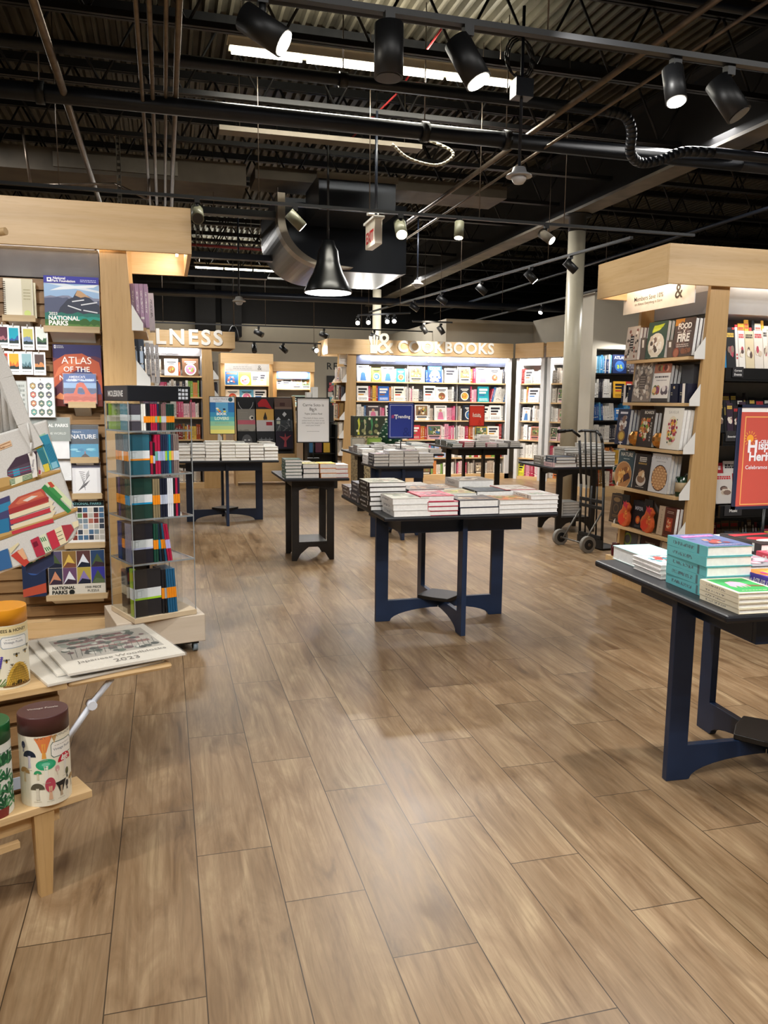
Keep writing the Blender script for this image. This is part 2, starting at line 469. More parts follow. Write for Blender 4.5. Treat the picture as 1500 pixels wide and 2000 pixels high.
CN = [('#ffffff', 'white'), ('#c8c4bc', 'pale grey'), ('#8a8680', 'grey'), ('#202228', 'black'), ('#c03838', 'red'), ('#e08a40', 'orange'), ('#e8c050', 'yellow'), ('#6a9a4a', 'green'), ('#2a5a4a', 'dark green'),
      ('#3a70b0', 'blue'), ('#28365c', 'navy'), ('#7a4a90', 'purple'), ('#e090a8', 'pink'), ('#7a5034', 'brown'), ('#e8dcc0', 'cream'), ('#40a0a8', 'teal'), ('#c04a78', 'magenta'), ('#5a2430', 'maroon')]


def cname(h):
    v = c(h); return min(CN, key=lambda q: sum((math.sqrt(a)-math.sqrt(b))**2 for a, b in zip(v[:3], c(q[0])[:3])))[1]


def cover(w, h, base, kind, seed):
    """small invented covers for books too far off to read"""
    q = random.Random(seed); d = Draw(w, h, base); lum = sum(c(base)[:3])/3; ink = '#26242a' if lum > .3 else '#f2ece0'; ac = q.choice(['#c8503c', '#d9a13a', '#5c8a4a', '#3f6ea3', '#8a5a3a', '#d97a9a'])
    if kind == 'dish':
        d.e(.5, .36, .36, None, '#efe9dc'); d.e(.5, .36, .29, None, ac); d.dots(9, .07, ['#e6c15a', '#7fa84a', '#b8472e', '#f4ead0'], (.25, .2, .75, .52), seed)
        d.r(.15, .78, .85, .84, ink); d.r(.25, .70, .75, .74, ink)
    elif kind == 'person':
        d.r(.2, .04, .85, .6, '#d8d2c8'); d.e(.5, .66, .11, None, '#c79a7c'); d.p([(.25, .05), (.75, .05), (.66, .52), (.5, .58), (.34, .52)], ac); d.r(.12, .86, .88, .92, ink)
    elif kind == 'type':
        d.r(.12, .72, .88, .86, ink); d.r(.12, .54, .74, .66, ink); d.r(.12, .38, .6, .47, ac); d.lines(.12, .88, .2, .06, 3, ink, seed)
    elif kind == 'photo':
        d.r(.06, .3, .94, .94, q.choice(['#8a6b4a', '#5a6a50', '#9a8a78'])); d.dots(16, .1, [ac, '#e6dcc0', '#4a3a30', '#c9b080', '#7a8a50'], (.06, .3, .94, .94), seed); d.r(.12, .16, .88, .24, ink); d.r(.2, .07, .8, .11, ac)
    else:
        d.dots(12, .08, [ac, ink, '#ffffff'], (.1, .1, .9, .7), seed, sq=True); d.r(.1, .8, .9, .9, ac)
    return d


def shelf_row(F, x0, x1, y, z, spec, hmax, where, pal='mix', depth=.14, seed=0, group=None, fr=.0):
    """books on one shelf from x0 to x1. spec: list of ('S', width share) runs of spines or ('F', w, h, colour, kind)"""
    q = random.Random(seed); x = x0+.004; n = 0
    segs = list(spec); tot = sum(s[1] for s in segs if s[0] == 'F')+.006*len(segs); ns = sum(s[1] for s in segs if s[0] == 'S') or 1
    free = max(0, x1-x0-tot-.01)
    for s in segs:
        if s[0] == 'F':
            _, w, h, col, kind = s[:5]; h = min(h, hmax-.01); lab = f'{cname(col)} book facing out, {ORD[n]} item on the {where}'
            if len(s) > 6: lab = s[6]
            book(F @ T(x+w/2, y-.03, z+.001, 0, -.1), w, h, .022, col, lab, group, draw=s[5] if len(s) > 5 and s[5] else cover(w, h, col, kind, seed*31+n), parts=False); x += w+.006; n += 1
        else:
            p = PAL[s[2]] if len(s) > 2 else PAL[pal]; end = x+free*s[1]/ns; k = 0; col = q.choice(p); lean = 0
            if len(s) > 3: lean = s[3]
            while True:
                t = q.choice((.018, .022, .027, .032, .038)) if k <= 0 or True else t
                if x+t > end: break
                if k <= 0: col = q.choice(p); k = q.choice((1, 1, 1, 2, 3)); h = min(hmax-.02, q.uniform(.20, .27))
                k -= 1; w = depth
                M = F @ T(x+t/2+(math.sin(abs(lean))*h*.5 if lean else 0), y+w/2-.02+q.uniform(0, .015), z+.001, -PI/2*0) @ Matrix.Rotation(lean, 4, 'Y') @ Matrix.Rotation(PI/2, 4, 'Z')
                book(M, w, round(h, 2), t-.001, col, f'{cname(col)} book spine out, {ORD[min(n, 39)]} item on the {where}', group, parts=False); x += t+.0008; n += 1
            x = end+.004
# ================================================================ THE ROOM
XL, XR, YF, YB, ZD = -6.5, 11, -4.5, 19.5, 4.5
# floor: wood-look tiles laid along y, each row stepped back by a third
m = Mt('wood_look_floor_tiles'); k = m.coord('Object'); X, Y, Z = m.xyz(k)
rx = (X-.0575)/.2294; row = rx.fl(); vy = (Y-2.336+row*.291)/.888; colm = vy.fl()
fx = rx-row; fy = vy-colm
wn = m.node('ShaderNodeTexWhiteNoise', noise_dimensions='2D'); m.nt.links.new(m.vec(row, colm), wn.inputs['Vector']); rn = N(m.nt, wn.outputs[0])
g = (fx-.5).ab().gt(.4935).op('MAXIMUM', (fy-.5).ab().gt(.4983))
kk = m.vec(X*7.+rn*41, Y*1.15+rn*17, rn*9); n1 = m.noise(kk, 1.6, 5, .62, 1.1)
kf = m.vec(X*85+rn*41, Y*3.2+rn*17, rn*9); n2 = m.noise(kf, 1., 3, .6, .5)
kn = m.vec(X*8.+rn*23, Y*2.6+rn*31, rn*3); n3 = m.noise(kn, 1.25, 2, .5, .3)
base = m.ramp(n1, [(.27, c('#5f4933')), (.40, c('#84694c')), (.56, c('#9a8062')), (.74, c('#b39b79'))])
base = m.mix(m.ramp(n2, [(.42, (0, 0, 0, 1)), (.72, (.6, .6, .6, 1))]), base, c('#6f573c'))
base = m.mix(m.ramp(n3, [(.63, (0, 0, 0, 1)), (.78, (.7, .7, .7, 1))]), base, c('#5f452c'))
tone = m.ramp(rn, [(0, (.80, .79, .77, 1)), (1, (1.0, 1, .99, 1))]); base = m.mix(1., base, tone, 'MULTIPLY')
base = m.mix(g, base, c('#3b2d1e'))
rr = m.ramp(n1, [(.3, (.33, .33, .33, 1)), (.7, (.42, .42, .42, 1))])
FLOORM = m.set(base=base, rough=rr, spec=.32, bump=(g*-1.+n2*.12), bstr=.35, bdist=.0015)
struct(MB().box(XL, XR, YF, YB, -.1, 0).build('floor', FLOORM))

# corrugated deck, ribs along y
m = Mt('dark_corrugated_deck'); n = m.noise(m.coord(), 3, 4)
DECK = m.set(base=m.ramp(n, [(.3, c('#3a362f')), (.7, c('#5a5446'))]), rough=.5, metal=.35)
b = MB(); x = XL; st = .10; pr = []
while x < XR: pr += [(x, ZD), (x+st*.25, ZD), (x+st*.4, ZD+.05), (x+st*.85, ZD+.05)]; x += st
pr.append((XR, ZD))
for (px_, pz) in pr: b.v += [(px_, YF, pz), (px_, YB, pz)]
for i in range(len(pr)-1): b.face([2*i, 2*i+1, 2*i+3, 2*i+2])
struct(b.build('ceiling', DECK))
BLKP = plain('black_wall_paint', '#17171a', .8, var=.1)
WZ = 3.15


def wall(name, x0, x1, y0, y1, z1=WZ, top=True):
    struct(MB().box(x0, x1, y0, y1, 0, z1).build(name, CREAMW))
    if top: struct(MB().box(x0, x1, y0, y1, z1, ZD+.06).build('trim_'+str(wall.n), BLKP)); wall.n += 1


wall.n = 1
wall('wall_back', XL, XR, YB, YB+.2)
wall('wall_left', XL-.2, XL, YF, YB)
wall('wall_front', XL, XR, YF-.2, YF)
wall('wall_right', XR, XR+.2, YF, YB)
# bulkhead walls behind the cookbook run and along the right side
struct(MB().box(5.2, 7.4, 14.6, YB, 0, 2.93).build('wall_bulkhead', CREAMW))
struct(MB().box(7.0, 7.4, 11.3, 14.6, 0, 2.95).build('wall_side', CREAMW))
# the wall with the book niche
nb = MB(); nb.box(5.98, 6.05, 10.5, 11.3, 0, 2.95); nb.box(6.05, 8.6, 10.5, 11.3, 2.157, 2.95); nb.box(6.05, 8.6, 10.92, 11.3, 0, 2.157); nb.box(6.05, 7.7, 10.55, 10.92, 0, .13); nb.box(7.7, 8.6, 10.5, 10.92, 0, 2.157)
struct(nb.build('wall_niche', CREAMW))
struct(MB().box(5.96, 7.7, 10.47, 10.5, 0, .13).box(5.95, 5.98, 10.47, 11.3, 0, .13).build('baseboard_niche', OAKX))

# restroom lettering on the back wall
d = Draw(1.5, .14); d.t('RESTROOMS', .5, 0, 1, '#2a2826', .02, 1.25)
tag(d.build('wall_lettering', None, T(4.62, YB-.002, 2.12), mat=PAINT), 'black capital letters on the far beige wall, RE showing beside the cookbook gondola', 'sign')

# round painted column under the girder
t = thing('column', 'tall round beige column standing beside the hand truck and carrying the girder', 'column', T(4.93, 9.15, 0))
MB().lathe([(.105, 0), (.105, 3.45)], 28).build('shaft', plain('column_paint', '#b3ac98', .35, var=.03), t)
MB().lathe([(.108, 3.45), (.108, 3.62), (.17, 3.63), (.17, 3.648)], 28).build('collar', BLACK, t)
t = thing('column', 'slim beige column far off behind the cookbook sign', 'column', T(4.31, 16.4, 0))
MB().lathe([(.09, 0), (.09, 3.65)], 20).build('shaft', _M['column_paint'], t)

# ================================================================ CEILING STEEL, PIPES, DUCTS
t = thing('girder', 'deep black steel girder running front to back over the round column', 'girder', T(0, 0, 0))
MB().box(4.92, 4.94, 1, 19.4, 3.68, 4.4).build('web', BLKP, t)
MB().box(4.8, 5.06, 1, 19.4, 3.65, 3.68).build('bottom_flange', plain('dusty_flange', '#6e675b', .6, var=.25, scale=4), t, None)
MB().box(4.8, 5.06, 1, 19.4, 4.4, 4.43).build('top_flange', BLKP, t)


def joist(y, i):
    t = thing('steel_joist', f'dark open web steel joist under the roof deck, {ORD[i]} from the photographer', 'joist', T(0, y, 0), 'open web roof joists')
    if 'j' not in _B:
        a = MB(); a.box(XL, XR, -.035, -.008, 4.43, 4.5); a.box(XL, XR, .008, .035, 4.43, 4.5)
        b = MB(); b.box(XL, XR, -.035, -.006, 3.86, 3.90); b.box(XL, XR, .006, .035, 3.86, 3.90)
        w = MB(); x = XL; z = 0
        while x < XR: w.tube((x, 0, 3.88 if z else 4.46), (x+.32, 0, 4.46 if z else 3.88), .011, 6); x += .32; z = 1-z
        _B['j'] = (a.mesh('top_chord', STEEL), b.mesh('bottom_chord', STEEL), w.mesh('web', STEEL))
    for nm, me in zip(('top_chord', 'bottom_chord', 'web'), _B['j']): put(nm, me, t)


for i in range(12): joist(4.65+1.25*i, i)


def pipe(name, label, pts, r, mat=PIPE, cat='pipe', clamps=(), n=12, group=None):
    t = thing(name, label, cat, I4, group); MB().path(pts, r, n).build('run', mat, t)
    for q in clamps:
        m = MB(); m.tube(Vector(q)-Vector((.03, 0, 0)), Vector(q)+Vector((.03, 0, 0)), r*1.25, n); m.build('coupling', BLACK, t)
        MB().tube((q[0], q[1], q[2]+r), (q[0], q[1], 4.45), .005, 6).build('hanger_rod', GALV, t)
    return t


pipe('sprinkler_pipe', 'thickest black sprinkler main crossing the ceiling from side to side', [(-4, 6.36, 3.5), (5.0, 6.36, 3.5), (9, 6.36, 3.5)], .062, clamps=((-.78, 6.36, 3.5), (2.05, 6.36, 3.5), (2.75, 6.36, 3.5)))
pipe('sprinkler_pipe', 'black pipe ending in an elbow drop beside the beige girder flange', [(-4, 5.95, 3.66)]+smooth([(3.4, 5.95, 3.66), (3.58, 5.95, 3.64), (3.68, 6.0, 3.55), (3.74, 6.1, 3.42), (3.9, 6.2, 3.38), (4.1, 6.2, 3.42), (4.3, 6.2, 3.50), (4.6, 6.2, 3.52)], 4)+[(7, 6.2, 3.52)], .042, clamps=((1.3, 5.95, 3.66),))
pipe('sprinkler_pipe', 'thin black pipe high under the deck above the long lit strip', [(-4, 5.2, 3.78), (7, 5.2, 3.78)], .024)
pipe('sprinkler_pipe', 'black branch pipe near the top edge of the ceiling view', [(-4, 4.35, 3.72), (7, 4.42, 3.72)], .024)
pipe('conduit', 'single worn conduit running front to back over the calendar display', [(-.62, 2.5, 3.5), (-.62, 12.5, 3.5)], .026, GALV, 'conduit')
for i, (xx, rr_) in enumerate(((-.09, .014), (-.02, .016), (.07, .014), (.14, .02))):
    pipe('conduit', f'brown conduit of the bundle of four over the notebook rack, {ORD[i]} from the left', [(xx, 2.5, 3.5+.02*i), (xx, 12.5, 3.5+.02*i)], rr_, GALV, 'conduit', group='bundle of four conduits')
pipe('conduit', 'bright conduit running front to back above the dome lamp, upper one of two', [(2.95, 3, 3.56), (2.95, 16, 3.56)], .022, GALV, 'conduit')
pipe('conduit', 'thin bright conduit running front to back above the dome lamp, lower one of two', [(3.08, 3, 3.46), (3.08, 16, 3.46)], .012, GALV, 'conduit')
pipe('conduit', 'dark conduit in the shadow right of the girder', [(6.1, 3, 3.4), (6.1, 18, 3.4)], .02, PIPE, 'conduit')
pipe('sprinkler_pipe', 'dark pipe crossing far behind the black pendant lamp', [(-5, 13.4, 3.05), (9, 13.4, 3.05)], .06)
pipe('sprinkler_pipe', 'red painted pipe far behind the pendant lamp', [(-1, 12.2, 3.6), (2.6, 12.2, 3.55)], .02, ACRED)
pipe('cable', 'red cable climbing through the joist above the long lit strip', [(1.7, 7.6, 3.75), (2.0, 7.0, 4.0), (2.25, 6.4, 4.38)], .008, plain('red_cable', '#a02226', .5), 'cable')
pipe('cable', 'coil of white cable lying over the thick sprinkler main', smooth([(.9, 6.9, 3.70), (1.7, 6.75, 3.66), (2.15, 6.7, 3.56), (2.38, 6.6, 3.44), (2.25, 6.6, 3.33), (2.0, 6.6, 3.36), (1.85, 6.6, 3.46)]), .012, plain('grey_white_cable', '#a9a493', .5), 'cable')
pipe('conduit', 'sagging brown conduit below the beige duct on the left', [(-1.2, 8.4, 3.87), (-1.15, 8.4, 3.35), (-.4, 8.4, 3.42), (-.1, 8.4, 3.3), (-.08, 8.4, 3.5)], .012, GALV, 'conduit')

# strut channels hanging between pipes
for i, (xx, yy, z0) in enumerate(((-.36, 8.40, 3.2), (.42, 9.65, 3.2), (.02, 9.65, 3.1))):
    m = MB(); m.box(-.02, -.014, -.012, .012, z0, 3.86); m.box(.014, .02, -.012, .012, z0, 3.86)
    for k in range(12): m.box(-.014, .014, .008, .012, z0+k*.055, z0+k*.055+.03)
    o = m.build('strut_channel', plain('zinc_channel', '#77736a', .4, metal=.6), None, T(xx, yy, 0)); tag(o, f'slotted strut channel hanging from a joist above the calendar wall, {ORD[i]} nearest', 'bracket', 'hanging strut channels')

# ducts
t = thing('air_duct', 'large black round-bottomed air duct mouth behind the pendant lamp', 'duct', I4)
P = [(-.75, 3.62), (-.75, 3.35)]+[(-.75+.6*(1-math.cos(a*PI/40)), 3.35-.5*math.sin(a*PI/40)) for a in range(1, 21)]+[(.72, 2.85), (.78, 2.86), (.78, 3.62)]
P = [(x+2.0, z) for x, z in P]
MB().prism(P, 'y', 9.25, 10.6).build('duct_body', plain('black_sheet_metal', '#1b2029', .35, metal=.45, var=.2, scale=3), t)
m = MB(); m.prism([(x, z) for x, z in P[:22]]+[(2.0+.1, 2.87)]+[(2.0+(x-2.0)*.93+.03, 3.62-(3.62-z)*.95) for x, z in P[:22]][::-1], 'y', 9.05, 9.25); m.build('front_lip', plain('worn_lip_metal', '#8d8478', .4, metal=.6), t)
t = thing('air_duct', 'boxy grey-black duct with a beige bottom edge above the curved duct', 'duct', I4)
MB().box(1.55, 2.35, 8.22, 9.0, 3.28, 3.62).build('duct_body', _M['black_sheet_metal'], t); MB().box(1.53, 2.37, 8.2, 8.22, 3.58, 3.64).build('flange', plain('dull_beige_metal', '#6f675a', .5, metal=.3), t)
o = MB().box(.52, 2.35, 7.35, 7.5, 3.68, 3.72).build('cable_tray', _M['dull_beige_metal']); [MB().tube((x_, 7.42, 3.72), (x_, 7.42, 4.49), .005, 5).build('hanger_rod', GALV, o) for x_ in (.7, 2.2)]; tag(o, 'long flat beige channel hanging under the joist before the boxy duct', 'tray')
t = thing('air_duct', 'wide flat taupe duct crossing the ceiling left of the boxy duct', 'duct', I4)
MB().box(-3.5, .9, 8.9, 9.5, 3.62, 3.84).build('duct_body', plain('taupe_duct_wrap', '#5d564c', .7, var=.2, scale=4), t); MB().box(-1.0, .2, 8.88, 8.9, 3.66, 3.80).build('bright_patch', plain('duct_tape_foil', '#8b857b', .35, metal=.5), t)
t = thing('air_duct', 'wide taupe duct running to the back above the far conduit pair', 'duct', I4)
MB().box(1.0, 3.9, 8.95, 9.5, 3.72, 3.85).build('duct_body', _M['taupe_duct_wrap'], t)
for i, (x0, yy, z) in enumerate(((.38, 9.2, 3.38), (.3, 10.2, 3.08), (.25, 10.8, 2.95))):
    o = MB().box(x0, x0+1.1, yy, yy+.12, z, z+.07).build('cable_tray', PIPE); [MB().tube((x_, .06, .06), (x_, .06, 1), .004, 5).build('hanger_rod', GALV, o, T(x0, yy, z)) for x_ in (.2, .9)]; tag(o, f'short dark tray hanging left of the curved duct, {ORD[i]} from the front', 'tray', 'dark hanging trays')
for i, xx in enumerate((.74, 1.33)):
    o = MB().box(xx, xx+.45, 19.1, 19.48, 2.82, 4.4).build('air_duct', BLKP); tag(o, 'square black duct dropping down the far wall above the wellness sign, '+('left' if i == 0 else 'right')+' one', 'duct', 'dropping wall ducts')

# ================================================================ LAMPS


def strip_light(x0, y, z, n, label, power):
    t = thing('strip_light', label, 'ceiling light', T(x0, y, z))
    L = .585*n
    MB().box(0, L, -.06, .06, .03, .09).box(-.01, L+.01, -.09, .09, .085, .095).build('housing', plain('white_enamel', '#d8d3c2', .4), t)
    for i in range(n): MB().tube((i*.585+.02, 0, .01), (i*.585+.565, 0, .01), .022, 10).build('tube', TUBE, t)
    light('AREA', 'strip_glow', (x0+L/2, y, z-.02), (x0+L/2, y, 0), power, (1, .96, .84), L, .08).rotation_euler = (0, 0, 0)
    light('AREA', 'strip_glow', (x0+L/2, y, z+.12), (x0+L/2, y, 9), power*.5, (1, .97, .80), L, .12).rotation_euler = (PI, 0, 0)
    for s_ in (.1, L-.1): MB().tube((s_, 0, .09), (s_, 0, .5), .004, 5).build('hanger_rod', GALV, t)


strip_light(.55, 6.62, 4.02, 4, 'long lit fluorescent strip close above the joists near the photographer', 60)
strip_light(.66, 17.0, 4.0, 4, 'long lit fluorescent strip far off behind the pendant lamp', 55)


def track(label, p, q, rods=(), z_top=4.47):
    t = thing('lighting_track', label, 'lighting track', I4); m = MB(); p, q = Vector(p), Vector(q); d = (q-p).normalized(); s_ = d.cross(Vector((0, 0, 1)))*.018
    P8 = [p+s_, p-s_, q-s_, q+s_]; b = len(m.v)
    for z in (-.012, .012): m.v += [tuple(v+Vector((0, 0, z))) for v in P8]
    for f in ((0, 1, 2, 3), (7, 6, 5, 4), (0, 4, 5, 1), (1, 5, 6, 2), (2, 6, 7, 3), (3, 7, 4, 0)): m.face([b+i for i in f])
    m.build('rail', BLACK, t)
    for r_ in rods: v = p+(q-p)*r_; MB().tube(v, (v.x, v.y, z_top), .004, 5).build('hanger_wire', GALV, t)
    return t


def spot(loc, aim, lit, label, s=1., power=60, ang=55, mat=None, group=None):
    """cylinder head hanging from the track at loc, looking at aim"""
    t = thing('spotlight', label, 'spotlight', T(*loc), group)
    m = MB(); m.box(-.02, .02, -.02, .02, -.045*s, -.012); m.tube((0, 0, -.04*s), (0, 0, -.085*s), .012*s, 8); m.build('stem', BLACK, t)
    d = (Vector(aim)-Vector(loc)).normalized(); cen = Vector((0, 0, -.12*s)); back = cen-d*.075*s; front = cen+d*.085*s
    mm = MB(); mm.tube(back, front, .047*s, 20); mm.build('head', mat or BLACK, t)
    rr = MB(); rr.tube(front-d*.002, front+d*.003, .040*s, 20); rr.build('lens', LENS if lit else LENSOFF, t)
    if lit and power:
        l = light('SPOT', 'spot_beam', Vector(loc)+front+d*.02, Vector(aim), power, NEUT, .04, spot=ang, blend=.55)
    return t


track('black track with the five nearest spotlights overhead', (-3, 3.25, 2.92), (7, 3.35, 2.92), (.2, .35, .46, .58, .7))
track('suspended black track crossing behind the exit sign', (-2, 6.88, 3.0), (5.0, 6.95, 3.0), (.18, .4, .535, .68, .8))
track('black track running away beside the round column', (4.35, 7.0, 2.95), (3.6, 14.2, 2.95), (.2, .5, .8))
track('black track before the far beige wall', (-.6, 15.4, 2.75), (5.6, 15.4, 2.75), (.1, .4, .7))
track('thin black track low over the vinyl record rack', (1.0, 13.9, 2.35), (2.7, 13.9, 2.35), (.1, .9))
track('black track on the right running back above the bulkhead wall', (5.9, 8, 2.95), (5.9, 15, 2.95), (.3, .8))
track('small black crossed track hanging above the cookbook sign', (3.0, 12.6, 2.72), (3.9, 12.7, 2.80), (.2, .8))
spot((.40, 3.26, 2.92), (1.2, 2.95, 2.35), 1, 'nearest spotlight, black and lit, aimed toward the middle tables', 1.15, 40)
spot((.90, 3.27, 2.92), (.88, 3.2, 1.0), 0, 'unlit black spotlight pointing straight down between the two nearest lit ones', 1.25)
spot((1.24, 3.29, 2.92), (1.62, 3.02, 2.1), 1, 'lit black spotlight with a cyan glint, third along the nearest track', 1.2, 95, 50)
spot((2.24, 3.32, 2.92), (2.22, 3.0, 1.9), 1, 'brightly lit spotlight pointing down over the right-hand table', 1.0, 110, 75)
spot((2.52, 3.32, 2.92), (2.95, 2.9, 2.0), 0, 'unlit black spotlight turned away at the right end of the nearest track', 1.2)
spot((-.70, 3.24, 2.92), (-.9, 4.3, .9), 1, 'lit lamp cut by the top left corner of the photo', 1.1, 110, 70)
WG = plain('grey_green_enamel', '#6f6f5c', .4)
spot((.30, 6.89, 3.0), (.30, 6.0, 2.3), 0, 'grey spotlight facing the camera beside the calendar fascia corner', 1.05, mat=WG)
spot((1.10, 6.9, 3.0), (1.55, 6.95, 2.6), 1, 'greenish lit spotlight under the curved duct', 1.0, 45, 60, WG)
spot((2.02, 6.9, 3.0), (1.75, 4.6, .7), 1, 'dazzling spotlight right of the exit sign', 1.1, 120, 50, WG)
spot((2.56, 6.9, 3.0), (2.45, 6.7, 2.0), 1, 'slim lit spotlight second right of the exit sign', .9, 75, 60, WG)
spot((3.42, 6.93, 3.0), (3.75, 6.5, 2.6), 1, 'lit spotlight tilted right near the end of the suspended track', .9, 60, 70, _M['taupe_duct_wrap'])
for i, (yy, lit, ax) in enumerate(((8.0, 0, .6), (8.8, 1, .4), (10.0, 0, .4), (11.2, 0, .5), (12.2, 0, .4))):
    spot((4.35-.75*(yy-7)/7.2, yy, 2.95), (4.35+ax, yy-.2, 2.3), lit, f'black {"lit" if lit else "unlit"} spotlight on the track beside the round column, {ORD[i]} from the front', .95, 55, 60)
for i, xx in enumerate((-.2, 1.75, 3.0, 4.0)):
    spot((xx, 15.4, 2.75), (xx+.6, 15.0, 2.4), 0, f'unlit black spotlight before the far wall, {ORD[i]} from the left', 1.1, group='far wall spotlights')
for i, (xx, lit) in enumerate(((1.5, 0), (2.0, 0), (2.55, 1))):
    spot((xx, 13.9, 2.35), (xx+.1, 13.2, 2.2) if lit else (xx+.25*i, 13.7, 2.1), lit, f'{"glaring" if lit else "small black"} spotlight over the vinyl record rack, {ORD[i]} from the left', .9, 14, 90)
for i, (xx, yy) in enumerate(((3.0, 12.6), (3.18, 12.62), (3.5, 12.655), (3.62, 12.67))):
    spot((xx, yy, 2.72+.089*(xx-3.0)), (xx-.2, 11.9, 2.35), 1, f'glaring bulb of the cluster over the cookbook sign, {ORD[i]} from the left', .8, 10, 90, group='cluster over the cookbook sign')
for i, (xx) in enumerate((4.2, 4.5)):
    spot((xx, 12.9, 2.68), (xx+.25, 12.85, 2.3), 0, 'black spotlight hanging over the letters BOOKS, '+('left' if i == 0 else 'right')+' one', .95, group='pair over the letters')
track('short black track bar over the letters BOOKS', (4.0, 12.9, 2.69), (4.7, 12.9, 2.69), (.3, .7))
for i, (yy) in enumerate((9.2, 12.0)):
    spot((5.9, yy, 2.95), (5.4, yy-.3, 2.3), 1, 'lit spotlight right of the girder, '+('nearer' if i == 0 else 'farther')+' one', .8, 30, 80)

# black bell pendant
t = thing('pendant_lamp', 'big black bell-shaped pendant lamp hanging in the middle of the shop', 'pendant lamp', T(1.60, 8.0, 2.44))
pr = [(.238, 0), (.236, .02), (.20, .10), (.15, .19), (.115, .29), (.10, .40), (.075, .44), (.06, .50)]
m = MB(); m.lathe(pr, 40); m.build('shade', plain('pendant_black_enamel', '#08090b', .3, var=.1), t)
MB().lathe([(.228, -.004), (.228, .001)], 40).build('glowing_opening', plain('pendant_glow', '#ffffff', .5, emit='#ffffff', estr=6), t)
MB().tube((0, 0, .5), (0, 0, 2.05), .012, 8).build('stem', BLACK, t)
light('SPOT', 'pendant_glow', (1.60, 8.0, 2.42), (1.60, 8.0, 0), 110, NEUT, .2, spot=130, blend=.6)

# domed occupancy sensors and speaker
for (x, y, z, zt, lab) in ((2.26, 5.0, 2.84, 3.86, 'white dome lamp on a pipe drop with a coil of cable above it'), (.95, 10.5, 2.62, 3.9, 'small white dome on a stem over the wellness sign'), (3.35, 10.6, 2.95, 3.9, 'small white dome hanging near the round column track'), (1.95, 13.1, 3.62, 4.4, 'white round smoke detector above the far lit strip')):
    t = thing('ceiling_dome', lab, 'dome', T(x, y, z)); MB().lathe([(.0, -.055), (.03, -.05), (.045, -.03), (.05, -.01)], 20).build('dome', plain('milky_dome', '#cfd0d2', .3), t)
    MB().lathe([(.085, -.008), (.08, .004), (.05, .02), (.04, .05), (.02, .055)], 24).build('rim', WHITE if y > 5.5 else plain('grey_white_enamel', '#a7a7ab', .4), t); MB().tube((0, 0, .05), (0, 0, zt-z), .011, 8).build('stem', PIPE, t)
    if y < 5.5:
        m = MB(); m.box(-.06, .06, -.05, .05, .47, .58); m.build('junction_box', PIPE, t); m = MB()
        for j in range(3):
            for a in range(14): m.tube((.02*j-.03+.09*math.cos(a*PI/7), .02*j, .72+.12*math.sin(a*PI/7)), (.02*j-.03+.09*math.cos((a+1)*PI/7), .02*j, .72+.12*math.sin((a+1)*PI/7)), .006, 5)
        m.build('cable_coil', BLACK, t)
t = thing('hanging_speaker', 'small black drop-shaped speaker hanging before the far wall', 'speaker', T(1.08, 13.0, 2.28))
MB().lathe([(.04, 0), (.085, .01), (.09, .08), (.07, .17), (.04, .23), (.012, .25)], 20).build('shell', BLACK, t); MB().tube((0, 0, .25), (0, 0, 1.6), .004, 5).build('cable', BLACK, t)
for i, (x, y, z) in enumerate(((-1.0, 4.9, 2.9), (1.95, 7.6, 3.12))):
    t = thing('access_point', ('flat white box above the calendar fascia' if i == 0 else 'little white box hanging left of the dome lamp'), 'box', T(x, y, z)); MB().box(-.11, .11, -.05, .05, 0, .025).build('cover', WHITE, t, bevel=.006) if i == 0 else MB().box(-.05, .05, -.04, .04, 0, .025).build('cover', WHITE, t)
    m = MB()
    for s_ in (-.03, .03): m.tube((s_, 0, .025), (s_, 0, 4.49-z), .004, 5)
    m.build('hanger', GALV, t)

# exit sign (faces -x, seen edge-on)
t = thing('exit_sign', 'white exit sign with red letters hanging edge-on from two thin pipes', 'sign', T(1.84, 7.0, 2.74))
MB().box(-.035, .035, -.03, .30, 0, .215).build('housing', plain('sign_white', '#e9e1d2', .4), t, bevel=.006)
MB().box(-.05, .05, -.05, .32, .215, .235).build('canopy', WHITE, t)
m = MB(); m.tube((0, .05, .235), (0, .05, 1.12), .010, 6); m.tube((.03, .2, .235), (.03, .2, 1.12), .006, 6); m.build('hanger_pipe', PIPE, t)
d = Draw(.28, .15); d.t('EXIT', .5, .05, .95, '#c81e1e', .04)
d.build('letters', t, T(-.0355, .135, .03) @ Matrix.Rotation(-PI/2, 4, 'Z'), mat=PAINT)
# ================================================================ GONDOLAS
GY = plain('panel_grey', '#8e8d90', .6, var=.04); GYL = plain('panel_grey_light', '#d5d5d4', .6, var=.03)


